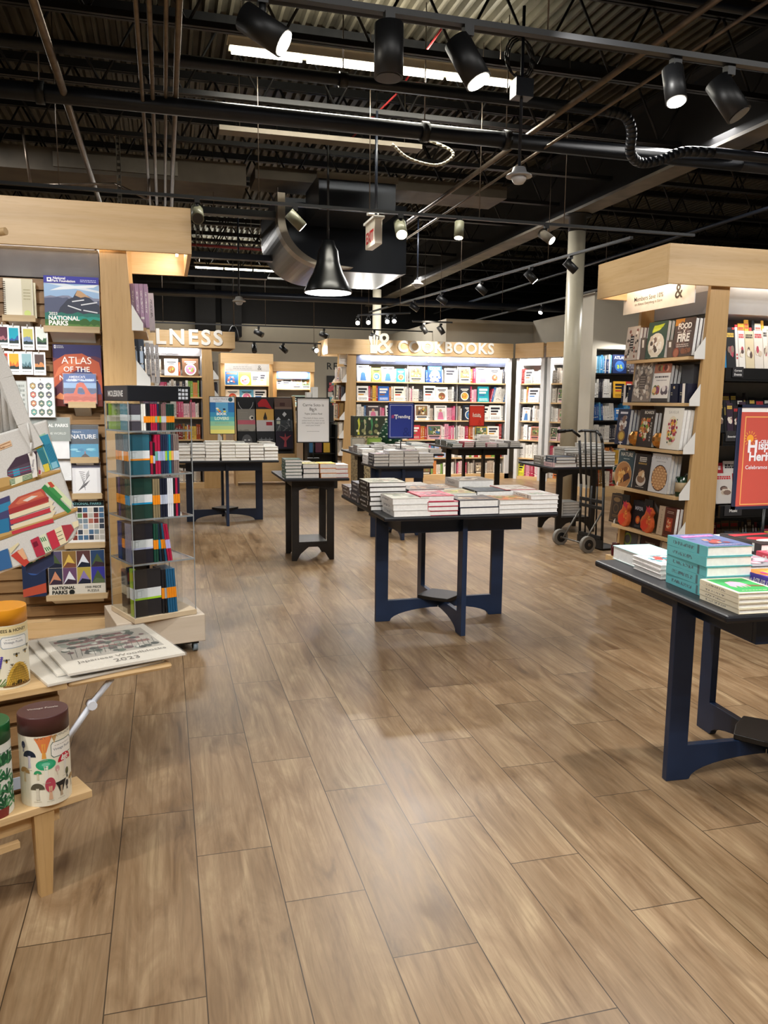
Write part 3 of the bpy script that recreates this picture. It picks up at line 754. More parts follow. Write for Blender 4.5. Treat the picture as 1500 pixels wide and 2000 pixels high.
def gondola(name_label, X0, Y0, s, L, shelves_end, dep=.88, end_light=True, H=2.40, grp=None, bays=None, base=True, front='grey'):
    """free-standing shelving. X0, Y0: outer front corner of the fascia; the body runs to s*x; s=+1 right, -1 left"""
    t = thing('bookcase', name_label, 'bookcase', T(X0, Y0, 0))
    def bx(m, u0, u1, v0, v1, z0, z1, mat=0): return m.box(s*u0, s*u1, v0, v1, z0, z1, mat)
    m = MB(); bx(m, 0, L, 0, .022, H-.25, H); bx(m, 0, L, dep-.022, dep, H-.25, H); m.build('fascia', OAKX, t, bevel=.002)
    m = MB(); bx(m, .0, .022, .022, dep-.022, H-.25, H); m.build('fascia_end', OAKY, t)
    m = MB(); bx(m, .022, L, .022, dep-.022, H-.03, H-.012); m.build('fascia_lid', OAKX, t)
    for v in (.04, dep-.055):
        m = MB(); m.prism([(s*.24, 0), (s*.355, H-.25), (s*.355, H-.03), (s*.50, H-.03), (s*.50, 0)], 'y', v, v+.03); m.build('end_panel', OAKZ, t)
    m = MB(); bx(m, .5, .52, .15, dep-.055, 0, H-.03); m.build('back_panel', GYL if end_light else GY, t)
    m = MB(); bx(m, .46, .50, .07, dep-.055, H-.40, H-.25); m.build('header_strip', GY, t)
    for i, (z, u) in enumerate(shelves_end):
        m = MB(); bx(m, u, .5, .075, dep-.06, z-.022, z); m.build('shelf', OAKY, t)
        for v in (.036, dep-.065):
            q = MB(); uo = .243+.115*min(z, 2.15)/(H-.25); q.prism([(s*(u+.015), z-.02), (s*(u+.015), z+.02), (s*(uo), z+.125), (s*(uo+.003), z-.02)], 'y', v-.001, v+.003); q.build('shelf_bracket', WHITE, t)
    m = MB(); bx(m, .22, L, .05, dep-.04, 0, .09); m.build('plinth', OAKX, t)
    # lamp strip under the fascia lid
    m = MB(); bx(m, .06, .075, .1, dep-.1, H-.14, H-.10); m.build('end_light_strip', LED if end_light else LENSOFF, t)
    return t


# ---- the calendar gondola on the left; it and its stock are scaled about the camera
ZL = [(1.789, .262), (1.478, .231), (1.11, .2), (.8, .19), (.45, .18)]
GL = gondola('oak gondola with slatwall front full of national park calendars, nearest on the left', .173, 4.805, -1, 1.9, ZL, H=2.45)
gx = lambda x: x-.173
gy = lambda y: y-4.805
m = MB()
for i in range(27):
    z = 2.043-i*.075; m.box(gx(-.334), gx(-1.7), gy(4.935), gy(4.95), z-.059, z, M=None); m.box(gx(-.334), gx(-1.7), gy(4.95), gy(4.965), z-.075, z-.053)
m.build('slatwall', SLAT, GL)
m = MB(); m.prism([(gy(4.935), 2.20), (gy(4.855), 2.20), (gy(4.925), 2.05), (gy(4.935), 2.05)], 'x', gx(-.334), gx(-1.7)); m.build('header_panel', plain('header_grey', '#8d8b8e', .45), GL)
MB().box(gx(-.36), gx(-1.7), gy(4.97), gy(5.5), 0, 2.3).build('core', GY, GL)

# white members sign and front of the right gondola
ZR = [(1.70, .24), (1.39, .225), (1.068, .20), (.755, .19), (.46, .18)]
GR = gondola('oak gondola with lit cookbook end shelves, on the right behind the red sign', 3.14, 4.60, 1, 3.2, ZR)
GS = GR
hx = lambda x: x-3.14
hy = lambda y: y-4.60
m = MB(); m.box(hx(3.66), hx(6.2), hy(4.98), hy(5.0), 0, 2.3); m.build('front_back_panel', plain('magazine_back_grey', '#a3a6aa', .5), GR)
m = MB(); m.prism([(hy(4.98), 2.17), (hy(4.70), 2.17), (hy(4.80), 2.0), (hy(4.98), 1.98)], 'x', hx(3.66), hx(6.2)); m.build('header_panel', GYL, GR)
for z, yf in ((1.55, 4.64), (1.112, 4.62), (.62, 4.60), (.25, 4.58)):
    m = MB(); m.box(hx(3.65), hx(6.2), hy(yf), hy(yf+.02), z, z+.075); m.box(hx(3.65), hx(6.2), hy(yf), hy(4.98), z-.01, z+.002); m.build('magazine_shelf', BLACK, GR)
for (x, z, txt, w_) in ((3.70, 1.565, 'Current\nEvents', .085), (3.665, 1.135, 'Essentials', .10), (3.68, .625, 'Music', .14)):
    yf = {1.565: 4.636, 1.135: 4.616, .625: 4.596}[z]
    o = MB().box(0, w_, -.004, 0, 0, .07).build('shelf_sign', plain('sign_charcoal', '#3b3b3e', .4), GR, T(hx(x), hy(yf), z)); d = Draw(w_, .07)
    for k, ln in enumerate(txt.split('\n')): d.t(ln, .5, (.55 if '\n' in txt else .36)-.4*k, .7, '#f0f0f0', .02, hmax=.3)
    d.build('lettering', o, T(w_/2, -.004, 0))

t = thing('hanging_sign', 'white members save sign hanging under the fascia over the end-cap cookbooks', 'sign', T(3.385, 5.5, 2.045, -PI/2))
MB().box(0, .85, -.006, 0, 0, .20).build('board', plain('sign_board_white', '#f4f2ee', .5), t)
d = Draw(.85, .2); d.t('Members Save 10%', .38, .40, .42, '#2c2824', .004); d.t('on Almost Everything in Store', .38, .22, .40, '#4a463e', 0); d.t('&', .80, .24, .10, '#4a4640', .01)
d.build('lettering', t, T(.425, -.006, 0))
light('AREA', 'fascia_light', (3.30, 5.05, 2.37), (3.38, 5.05, 1.4), 1.8, NEUT, .75, .03)
light('AREA', 'fascia_light', (4.6, 4.66, 2.22), (4.6, 4.9, 1.4), 9, NEUT, 1.8, .03)
light('AREA', 'fascia_light', (-.9, 4.85, 2.24), (-.9, 5.0, 1.2), 3.5, NEUT, 1.3, .03)
light('AREA', 'fascia_light', (.08, 5.2, 2.35), (-.15, 5.2, 1.5), 3, NEUT, .7, .03)

# end-cap cookbooks of the right gondola: frame looks to -x, local x runs from the far end to the near end
E0 = T(3.14, 5.5, 0, -PI/2)


def faceout(F, x0, x1, yfront, z, h, col, label, draw, copies=2, t=.028, tilt=-.10, side=None):
    w = x1-x0; b0 = book_meshes(w, h, t)
    for i in range(copies):
        M = F @ T((x0+x1)/2, yfront+t/2+i*(t+.001), z+.003, 0, tilt)
        lab = label if i == 0 else f'{ORD[i]} copy behind {label}'.replace('end-cap', 'cookbook').replace('nearest the pillar', 'near pillar')
        o = book(M, w, h, t, col, ' '.join(lab.split()[:16]), None, draw=draw if i == 0 else None, parts=(i == 0))


def box_item(M, w, d_, h, col, label, cat='box', draw=None, mat=None, name='box'):
    o = MB().box(-w/2, w/2, -d_/2, d_/2, 0, h).build(name, mat or plain('carton_'+col, col, .5, var=.05), None, M, bevel=.002)
    tag(o, label, cat)
    if draw: draw.build('printed_face', o, T(0, -d_/2, 0))
    return o


# shelf 1
d = Draw(.17, .25, '#c9c0b8'); d.dots(26, .09, ['#f4f0ea', '#3a3434', '#8b5a50', '#e6dfd8', '#5c5450'], seed=4); d.r(.35, .3, .62, .72, '#26262a'); d.lines(.38, .60, .64, .08, 5, '#e8e4dc', 2)
faceout(E0, .03, .20, .245, 1.70, .24, '#6d4a52', 'pale patterned cookbook at the far end of the top end-cap shelf', d, 3)
d = Draw(.06, .16, '#6f6660'); d.r(.35, .55, .75, .9, '#f0ece4')
box_item(E0 @ T(.245, .30, 1.701), .06, .07, .155, '#6f6660', 'slim grey gift box between the first two top-shelf cookbooks', 'box', d)
d = Draw(.23, .26, '#3f5448'); d.p([(.2, .72), (.36, .80), (.75, .84), (.84, .93), (.5, .9), (.3, .9)], '#c5d63a'); d.p([(.22, .7), (.6, .76), (.72, .83), (.3, .8)], '#d4e04c'); d.e(.5, .36, .42, .33, '#e4dccc'); d.dots(34, .10, ['#f4f0e6', '#8c7468', '#b9a894', '#5c5048', '#d8cbb8', '#fbfaf5'], (.12, .08, .88, .66), 8); d.r(.3, .03, .7, .055, '#e8e4d8')
faceout(E0, .302, .53, .25, 1.70, .26, '#3f5448', 'dark green cookbook with yellow brush title and a bowl, top end-cap shelf', d, 3)
d = Draw(.06, .12, '#6b5d54'); d.r(.3, .6, .75, .9, '#efe9e0')
box_item(E0 @ T(.575, .30, 1.701), .06, .07, .12, '#6b5d54', 'brown label box between the bowl cookbook and FOOD FIRE', 'box', d)
d = Draw(.22, .255, '#5a4a44'); d.r(0, .82, .45, 1, '#c98a3a'); d.dots(20, .12, ['#6b5650', '#4a3c38', '#7a6058'], seed=5); d.t('FOOD', .5, .72, .66, '#f5f1ea', .035); d.t('X', .5, .60, .14, '#f5f1ea', .03); d.r(.16, .635, .36, .65, '#f5f1ea'); d.r(.64, .635, .84, .65, '#f5f1ea'); d.t('FIRE', .5, .38, .60, '#f5f1ea', .04); d.lines(.2, .8, .30, .05, 2, '#e8ddd0', 5); d.e(.22, .10, .16, None, '#8a4a3a'); d.e(.22, .10, .12, None, '#a86a52'); d.dots(10, .10, ['#8a5a44', '#a8826a', '#5e4034'], (.4, .02, .98, .26), 7)
faceout(E0, .62, .835, .25, 1.70, .25, '#4a4044', 'brown FOOD FIRE cookbook nearest the pillar on the top end-cap shelf', d, 3)
# textured bookends
TEXB = Mt('speckled_black_acrylic'); n = TEXB.noise(TEXB.coord(), 90, 2); TEXB = TEXB.set(base=TEXB.ramp(n, [(.5, c('#1c1b18')), (.62, c('#7a7668'))]), rough=.25)
for i, (x, z, h) in enumerate(((.27, 1.70, .18), (.57, 1.70, .2), (.79, 1.70, .19), (.79, 1.068, .18), (.27, 1.068, .19), (.56, 1.068, .19), (.77, .46, .15))):
    o = MB().box(-.05, .05, -.01, .01, 0, h).build('easel_plate', TEXB, None, E0 @ T(x, .39, z+.001), bevel=.004); tag(o, f'speckled dark plate behind books, {["top", "top", "top", "third", "third", "third", "fifth"][i]} end-cap shelf, {["far", "middle", "near", "near", "far", "middle", "near"][i]} one', 'bookend')
# shelf 2
d = Draw(.06, .12, '#1b1f38'); d.r(.5, 0, .95, 1, '#efeae2')
for i, (xx, zz) in enumerate(((.04, 1.391), (.11, 1.391), (.66, 1.391), (.765, 1.391))):
    d = Draw(.085, .13, '#151a33'); d.r(.36, 0, .70, 1, '#f0ebe4') if i in (0, 3) else d.e(.5, .8, .12, None, '#c9b48a'); d.lines(.1, .32, .5, .1, 2, '#d8cfae', 3)
    box_item(E0 @ T(xx-.0, .30, zz), .062 if i < 2 else .085, .08, .13, '#151a33', f'navy candle box, {ORD[i]} from the far end of the second cookbook shelf', 'box', d)
box_item(E0 @ T(.70, .38, 1.522), .13, .10, .13, '#4a4a4e', 'dark grey carton standing on the navy boxes, second end-cap shelf', 'box')
d = Draw(.225, .30, '#8a8078'); d.dots(90, .085, ['#d9d0c4', '#b3a594', '#efe9e0', '#6c6058', '#c4b4a6', '#93857a'], seed=9); d.p([(.34, .32), (.66, .32), (.72, .6), (.5, .74), (.28, .6)], '#5d524c'); d.lines(.36, .64, .60, .06, 5, '#a89c90', 4)
faceout(E0, .155, .385, .25, 1.39, .29, '#7c7268', 'grey cookbook covered in white blossoms on the second end-cap shelf', d, 2)
d = Draw(.20, .27, '#f0ece8'); d.r(0, .76, 1, 1, '#a86a52'); d.dots(16, .12, ['#c9503c', '#e0a48a', '#6a3a30', '#8c8a50'], (0, .78, 1, 1), 3); d.lines(.1, .9, .64, .06, 1, '#4a4046', 7, .04); d.lines(.2, .8, .56, .06, 1, '#8a8088', 8, .02); d.dots(30, .13, ['#d99a5c', '#b9503a', '#5c7048', '#e8c88a', '#8c4a6a'], (0, .12, .5, .5), 4); d.dots(18, .14, ['#8a7a84', '#e8e0e0', '#5c5058'], (.5, .12, 1, .5), 6); d.r(0, 0, 1, .1, '#3c3634')
faceout(E0, .40, .60, .25, 1.39, .26, '#39353a', 'white banded cookbook with food photos on the second end-cap shelf', d, 3)
# shelf 3
d = Draw(.17, .27, '#262c48'); d.dots(30, .13, ['#e9e4de', '#5a5470', '#b9b0ac', '#8c6a5a'], (.15, .3, .85, .9), 3); d.r(.2, .86, .8, .92, '#e8e6f0'); d.e(.5, .24, .3, .16, '#8c6a3a'); d.e(.5, .24, .2, .11, '#c9a84a'); d.r(.35, .04, .65, .07, '#d8d4e4')
faceout(E0, .0, .165, .22, 1.068, .265, '#3a3f5c', 'navy cookbook at the far end of the third end-cap shelf', d, 3)
GOLD = plain('hammered_gold', '#c98f4a', .22, metal=1, var=.15, scale=40)
for i, xx in enumerate((.245, .545)):
    o = MB().lathe([(.02, 0), (.05, .02), (.062, .05), (.058, .08), (.038, .105), (.012, .112)], 14).build('gold_vase', GOLD, None, E0 @ T(xx, .255, 1.070)); o.data.polygons.foreach_set('use_smooth', [False]*len(o.data.polygons)); tag(o, 'round hammered gold ornament on the third end-cap shelf, '+('far' if i == 0 else 'near')+' one', 'ornament')
d = Draw(.19, .27, '#3b3029'); d.dots(60, .085, ['#7f9a3a', '#d98a3a', '#c9503a', '#e6d49a', '#8c5a30', '#f0e6cc'], (.08, .1, .8, .84), 5); d.t('BOARDS', .62, .88, .6, '#f2ece0', .02)
for i, ch in enumerate('& GRAZING'): d.t(ch, .84, .76-.075*i, .10, '#f2ece0', .02, hmax=.055) if ch != ' ' else None
faceout(E0, .30, .49, .215, 1.068, .25, '#4a3c34', 'dark BOARDS cookbook with heaped food between the two gold ornaments', d, 2)
d = Draw(.22, .285, '#efeae0'); d.t('SAVEUR', .5, .86, .5, '#a8a49c', 0, 1.2); d.e(.5, .45, .27, .36, '#e9dcc4'); d.dots(70, .075, ['#c9503a', '#e0a03a', '#8c3a4a', '#d9cf8a', '#5c7040', '#f3ead8', '#d97a8a'], (.26, .12, .76, .78), 6); d.dots(12, .05, ['#3c5040', '#a83a4a'], (.2, .1, .8, .8), 2)
faceout(E0, .61, .825, .205, 1.068, .275, '#d8d5d2', 'cream cookbook with a large pepper flower salad on the third end-cap shelf', d, 3)
# shelf 4
GGL = plain('dark_green_glass', '#12301f', .12, var=.3)
for i, xx in enumerate((.0, .80)):
    t = thing('candle_bottle', 'dark green candle jar with kraft label, '+('far' if i == 0 else 'near')+' end of the fourth end-cap shelf', 'candle', E0 @ T(xx, .26, .757))
    MB().lathe([(.036, 0), (.038, .02), (.038, .13), (.03, .135)], 20).build('jar', GGL, t); o = MB().lathe([(.0386, .03), (.0386, .095)], 20).build('paper_label', plain('kraft_label', '#b09a78', .7), t)
o = MB().box(-.055, .055, -.05, .05, 0, .15).build('lantern_box', TEXB, None, E0 @ T(.79, .38, .757)); tag(o, 'grey patterned carton behind the near green candle, fourth end-cap shelf', 'box')
d = Draw(.20, .27, '#3c5058'); d.t('NATURE', .5, .84, .8, '#e9e4d8', .01); d.lines(.3, .7, .76, .05, 1, '#c9d4d0', 2); d.e(.40, .30, .58, .40, '#caa27a'); d.e(.40, .30, .54, .37, '#b07c4c'); d.dots(40, .12, ['#d99a50', '#c07a3a', '#e6b870', '#8c5a34'], (0, .02, .85, .62), 3); d.p([(.5, .1), (.9, .25), (.75, .4), (.45, .3)], '#4a2c2a')
faceout(E0, .05, .26, .215, .755, .26, '#3a4a52', 'slate pie cookbook with NATURE title at the far end of the fourth end-cap shelf', d, 1)
d = Draw(.18, .26, '#2e2622'); d.lines(.25, .75, .88, .05, 3, '#efe9dc', 5, .03); d.lines(.2, .8, .70, .05, 1, '#a8884a', 6, .05); d.e(.5, .26, .34, .17, '#d8cfc4'); d.e(.5, .30, .27, .12, '#8c6a50'); d.dots(26, .11, ['#d9b48a', '#a87c54', '#efe0c4', '#6a4a38'], (.22, .28, .78, .62), 9); d.lines(.2, .8, .06, .04, 1, '#e0d8cc', 4)
faceout(E0, .285, .48, .21, .755, .25, '#241e1c', 'dark brown dessert cookbook with a heaped cup, middle of the fourth end-cap shelf', d, 3)
d = Draw(.22, .275, '#dcdcde'); d.t('BOOK OF PIE', .5, .86, .66, '#8c8c90', 0); d.lines(.25, .75, .79, .05, 1, '#a8a8ac', 4); d.e(.5, .38, .42, .34, '#2e2420'); d.e(.5, .38, .40, .32, '#8a4f2c')
for i in range(-4, 5):
    k = .38*math.sqrt(max(0, 1-(i/4.6)**2)); xx = i*.085; a_ = .31*math.sqrt(max(0, 1-(xx/.39)**2))
    d.p([(.5+xx-.028, .38-a_), (.5+xx+.028, .38-a_), (.5+xx+.028, .38+a_), (.5+xx-.028, .38+a_)], '#dba873')
for i in range(-4, 5):
    yy = i*.07; a_ = .385*math.sqrt(max(0, 1-(yy/.31)**2))
    for kx in range(-4, 5):
        if (kx+i) % 2: continue
        if abs(kx*.085) < a_: d.r(.5+kx*.085-.045, .38+yy-.022, .5+kx*.085+.045, .38+yy+.022, '#e6bb88')
faceout(E0, .50, .72, .205, .755, .27, '#c5c8cf', 'white cookbook with a round lattice pie on the fourth end-cap shelf', d, 3)
# shelf 5
d = Draw(.16, .225, '#3a2e26'); d.frame(.08, .06, .92, .94, .006, '#6b543a'); d.e(.5, .8, .3, .08, '#7a5f3e'); d.e(.5, .5, .24, None, '#5a4630'); d.e(.5, .5, .17, None, '#3a2e26'); d.lines(.25, .75, .26, .05, 2, '#8a6e48', 4)
faceout(E0, .0, .15, .205, .46, .225, '#40342c', 'dark brown embossed whiskey book at the far end of the fifth end-cap shelf', d, 2)


def mitt(x, label):
    t = thing('oven_mitt', label, 'oven mitt', E0 @ T(x, .20, .462)); m = MB()
    P = [(-.02, .0), (.03, .005), (.055, .03), (.06, .07), (.045, .11), (.02, .13), (.03, .17), (-.02, .19), (-.045, .17), (-.05, .12), (-.07, .09), (-.08, .05), (-.06, .015)]
    m.prism(P, 'y', -.018, .018); m.build('mitt_body', plain('orange_mitt', '#d9622e', .7, var=.2), t, T(0, 0, 0, 0, 0, .35), bevel=.008)
    d = Draw(.12, .2); d.p([(.05, .06), (.45, .0), (.75, .3), (.6, .5), (.3, .5), (.02, .28)], '#e2452c'); d.dots(10, .09, ['#f0a24a', '#e8783a'], (.35, .3, .95, .8), 3); d.p([(.25, .78), (.1, .95), (.3, .92), (.38, 1.05), (.5, .93), (.7, 1.0), (.6, .84), (.72, .74), (.45, .78)], '#c9364a')
    d.build('petal_print', t, T(0, -.018, 0, 0, 0, .35)); m = MB().box(-.05, .05, .012, .02, .16, .235); m.build('black_card', BLACK, t)


mitt(.21, 'orange flower-shaped oven mitt left of the black MASA book'); mitt(.51, 'orange flower-shaped oven mitt right of the black MASA book')
d = Draw(.165, .205, '#17161a'); d.t('MASA', .5, .66, .62, '#b9b9c0', .01); d.p([(.28, .74), (.72, .74), (.66, .80), (.34, .80)], '#8c8c94'); d.e(.5, .32, .18, None, '#b9502c'); d.e(.5, .32, .11, None, '#e08a3c'); d.lines(.3, .7, .1, .04, 2, '#77777c', 4)
faceout(E0, .285, .45, .215, .46, .205, '#17161a', 'black MASA book between the two orange oven mitts', d, 2)
d = Draw(.07, .205, '#cbb59a')
for i, ch in enumerate('A COCKTAIL'): d.t(ch, .5, .84-.085*i, .42, '#2c2620', .01, hmax=.05) if ch != ' ' else None
faceout(E0, .612, .682, .215, .46, .205, '#b59c80', 'narrow tan cocktail book on the fifth end-cap shelf', d, 1)
d = Draw(.125, .205, '#5a2a20'); d.frame(.06, .04, .94, .96, .003, '#8a5a40'); d.lines(.2, .8, .86, .05, 2, '#d9bfa8', 4); d.r(.22, .2, .78, .66, '#a8442c'); d.dots(18, .09, ['#e07a44', '#c9503a', '#f0c49a'], (.22, .2, .78, .66), 5)
faceout(E0, .69, .815, .21, .46, .205, '#5a2a20', 'maroon cocktail book nearest the pillar on the fifth end-cap shelf', d, 2)
# floor shelf in front of the end cap: chilli cookbook and dark red jars
o = MB().box(0, .84, .02, .26, .10, .20).build('low_shelf', OAKY, GR, T(.17, .9, 0, -PI/2))
d = Draw(.19, .19, '#57595e'); d.e(.3, .72, .28, .26, '#7f9a4a'); d.e(.3, .72, .2, .18, '#57595e'); d.r(.2, .12, .8, .16, '#dadada')
faceout(E0, .06, .25, .29, .20, .19, '#57595e', 'grey cookbook with a green ring leaning on the lowest end-cap shelf', d, 2)
d = Draw(.23, .19, '#3a1a1c'); d.t('Seriously Good', .5, .76, .5, '#d8ccc0', 0); d.t('Chili Cookbook', .5, .52, .86, '#f5efe6', .03); d.r(.2, .36, .8, .42, '#e8dccc'); d.e(.2, .15, .12, .16, '#b9405a')
faceout(E0, .30, .53, .29, .20, .20, '#3a1a1c', 'Chili Cookbook standing low behind the book table on the right', d, 3)
d = Draw(.2, .19, '#f3eee6'); d.dots(22, .12, ['#d9506a', '#e8e0d0', '#e6b84a'], seed=3)
faceout(E0, .56, .76, .29, .20, .16, '#f3eee6', 'white cookbook with red specks at the near end of the lowest end-cap shelf', d, 2)
RJ = plain('dark_red_glass', '#4a0f16', .15, var=.2)
for i, (xx, yy, z, h) in enumerate(((.0, .24, .201, .10), (-.04, .31, .201, .20))):
    o = MB().lathe([(.034, 0), (.036, .01), (.036, h*.8), (.026, h*.86), (.03, h*.9), (.03, h)], 16).build('red_jar', RJ, None, E0 @ T(xx+.06, yy-.0, z)); tag(o, ('short' if i == 0 else 'tall')+' dark red glass jar at the far foot of the cookbook end cap', 'jar')

# magazines on the front of the right gondola
q = random.Random(3)
FR_ = T(3.66, 4.6, 0)
rows = [(1.63, 4.66, .30, ['#2f6fb0', '#e6dfc8', '#d9a13a', '#22242a', '#c8363a'], 'top'), (1.19, 4.66, .24, ['#1c1c20', '#2a2226', '#3a2a3a', '#17181c'], 'second'), (.70, 4.63, .26, ['#e9e2da', '#b3303a', '#2c2a2a', '#d8d2cc'], 'third'), (.33, 4.62, .2, ['#3a3038', '#6a5a4a', '#2c2f38', '#8c3a4a', '#4a6a8a'], 'lowest')]
for z, yf, h, cols, nm in rows:
    for r_ in range(2):
        x = .0; k = 0
        while x < .9:
            w = q.choice((.02, .035, .05, .07)) if nm != 'third' else q.choice((.10, .14)); hh = h*q.uniform(.85, 1.05)-.03*(1-r_); col = q.choice(cols)
            if nm == 'top' and r_ == 0: col = ['#2b8ac0', '#17181b', '#e8e4dc', '#e8e4dc', '#d8c9a8', '#ddd5ca', '#e3dcd0', '#e9e0d6', '#e3d8cc'][min(k, 8)]
            d = Draw(w, hh, col)
            if w > .03: d.lines(.1, .9, .86, .06, 2, q.choice(['#e6e0d6', '#c8363a', '#e6c15a']) if sum(c(col)[:3]) < 1 else q.choice(['#b3303a', '#2a2a2e', '#c8363a']), k+r_, .05); d.dots(8, .25, ['#8c7468', '#c9b8a4', '#5c4a44', '#b3485a', '#e9ded0'], (.05, .1, .95, .75), k, ry=.1)
            elif nm == 'top': d.lines(.2, .8, .3, .08, 2, '#c8363a', k, .05)
            else: d.r(.2, .55, .8, .8, q.choice(['#d8d4cc', '#8a7a40', '#c9c4bc']))
            b = MB().box(-w/2, w/2, -.003, .003, 0, hh); o = b.build('magazine', plain('mag_'+col, col, .35, var=.05), None, T(3.665+x+w/2, yf+.04+.10*r_, z+.03*r_, 0, -.16))
            if z < 1.2 or x < .45: d.build('cover_art', o, T(0, -.003, 0))
            tag(o, f'{cname(col)} magazine, {ORD[k]} from the pillar in the {"front" if r_ == 0 else "back"} row of the {nm} magazine shelf', 'magazine'); x += w+.004; k += 1

LEDG = wood('ledge_oak', '#b99e76', '#c8b08a', '#a1865e', 'x')
# ---- things on the calendar slatwall
LW = T(0, 0, 0)


def ledge(x0, x1, z, y0=4.815, y1=4.935, lab=None):
    m = MB(); m.box(0, x1-x0, 0, y1-y0, -.022, 0); m.box(0, x1-x0, 0, .008, 0, .012); o = m.build('ledge', LEDG, GL, T(gx(x0), gy(y0), z))
    MB().prism([(0, -.022), (y1-y0, -.022), (y1-y0, -.07)], 'x', .03, x1-x0-.03).build('ledge_bracket', WHITE, o)


def flat(x0, x1, z0, z1, y, t, col, name, label, cat, draw=None, wrap=False, lean=0., mat=None):
    w, h = x1-x0, z1-z0
    if draw: draw.w, draw.h = w, h
    M = T((x0+x1)/2, y, z0, 0, -lean)
    o = MB().box(-w/2, w/2, -t/2, t/2, 0, h).build(name, mat or plain('stock_'+col, col, .5, var=.05), None, M); tag(o, label, cat)
    if draw: draw.build('cover_art', o, T(0, -t/2, 0))
    if wrap: MB().box(-w/2-.004, w/2+.004, -t/2-.006, t/2+.002, -.003, h+.004).build('shrink_wrap', WRAP, o)
    return o


ledge(-0.63, -0.3381, 1.768); ledge(-0.84, -0.672, 1.8205, 4.835); ledge(-0.525, -0.378, 1.3522, 4.855); ledge(-0.525, -0.3727, 1.0393, 4.835); ledge(-0.525, -0.3622, 0.8314, 4.835); ledge(-0.5775, -0.357, 0.5447, 4.835); ledge(-0.685, -0.3518, 0.2486, 4.805)
d = Draw(.275, .275, '#e8ecf2'); d.r(0, .36, 1, 1, '#9fc0e6'); d.p([(.0, .86), (1, .70), (1, .74), (0, .93)], '#dfeaf6'); d.p([(.1, .72), (.9, .80), (1, .86), (.3, .8)], '#eef4fb')
d.hills(.62, .10, '#8a8fa8', 9, 3); d.hills(.56, .09, '#5d6480', 12, 5); d.p([(.28, .40), (.42, .56), (.52, .60), (.60, .74), (.66, .72), (.78, .64), (.9, .52), (1, .46), (1, .2), (.2, .2)], '#3f4456'); d.p([(.56, .64), (.60, .74), (.66, .73), (.78, .64), (.84, .60), (.74, .62), (.66, .60)], '#c9a27c')
for (a_, b_) in (((.5, .52), (.72, .56)), ((.66, .46), (.96, .52)), ((.42, .44), (.66, .36)), ((.7, .36), (.96, .32))): d.l(a_, b_, .006, '#e9edf4')
d.hills(.30, .05, '#2f7a6e', 10, 8); d.hills(.235, .03, '#2f9c8e', 10, 9, .2); d.hills(.17, .06, '#3d6a34', 16, 10); d.hills(.08, .05, '#5b8440', 18, 12)
d.r(0, .86, 1, 1, '#37389a'); d.r(.06, .885, .14, .965, '#ffffff'); d.e(.10, .93, .02, None, '#37389a'); d.t('National', .28, .935, .22, '#ffffff', .02); d.t('Park Foundation', .36, .885, .42, '#ffffff', .02)
d.lines(.66, .95, .93, .03, 2, '#c9cdf0', 3, .012)
d.t('2023', .15, .25, .15, '#ffffff', .02); d.t('NATIONAL', .345, .155, .56, '#ffffff', .04); d.t('PARKS', .24, .055, .35, '#ffffff', .04)
flat(-0.6269, -0.3381, 1.7701, 2.0568, 4.875, .012, '#e9e9ee', 'wall_calendar', 'National Park Foundation 2023 calendar with a mountain lake, on the highest oak ledge', 'calendar', d, lean=.05)
d = Draw(.14, .20, '#f0ecdc'); d.r(.62, .0, .98, 1, '#d9d3b8'); d.lines(.68, .92, .7, .08, 4, '#b3ab88', 3, .03); d.e(.8, .1, .12, None, '#cfe08a')
t = flat(-0.8316, -0.6846, 1.8236, 2.0305, 4.875, .02, '#f2eedf', 'spiral_planner', 'cream spiral-bound planner on the small ledge at the upper left of the slatwall', 'planner', d, lean=.04)
m = MB()
for i in range(17):
    zz = .012+i*.011; m.tube((-.078, -.014, zz), (-.064, -.012, zz), .0022, 5); m.tube((-.078, .012, zz+.003), (-.078, -.014, zz), .0022, 5)
m.build('wire_binding', plain('dark_wire', '#6a6258', .3, metal=.8), t)
flat(-0.8243, -0.672, 1.8236, 2.0148, 4.9, .018, '#e9e3c8', 'planner', 'second cream planner standing behind the spiral planner', 'planner')
d = Draw(.257, .3465, '#8c4334'); d.r(0, .74, 1, 1, '#2f2c5c'); d.hills(.80, .06, '#5a2f44', 9, 4); d.p([(0, .3), (0, .72), (.25, .84), (.6, .86), (.95, .72), (1, .5), (1, .2), (.8, .45), (.55, .62), (.3, .52)], '#b3563a'); d.p([(0, .45), (.1, .62), (.35, .76), (.65, .78), (.5, .68), (.28, .6)], '#cf7450'); d.p([(.35, .5), (.6, .63), (.8, .55), (.96, .35), (1, .1), (.4, .12)], '#41436e'); d.p([(0, .0), (.0, .18), (.3, .14), (.5, .2), (.98, .2), (1, 0)], '#7a2f24'); d.p([(.0, .14), (.12, .22), (.25, .16), (.16, .1)], '#d48458'); d.hills(.10, .05, '#5d221c', 9, 6)
d.r(.03, .935, .065, .985, '#f2f2f2'); d.r(.04, .945, .055, .975, '#2f2c5c'); d.t('NATIONAL', .15, .965, .14, '#f2f2f2', .01); d.t('GEOGRAPHIC', .155, .94, .15, '#f2f2f2', .01)
d.t('ATLAS', .48, .69, .62, '#f4f0ea', 0); d.t('OF THE', .48, .56, .54, '#f4f0ea', .01); d.t('NATIONAL', .52, .42, .8, '#f4f0ea', 0)
book(T(-.470, 4.90, 1.3375, 0, -.04), .257, .3465, .03, '#5c2a24', 'large ATLAS OF THE NATIONAL PARKS hardback with red rock arches on the slatwall', draw=d)
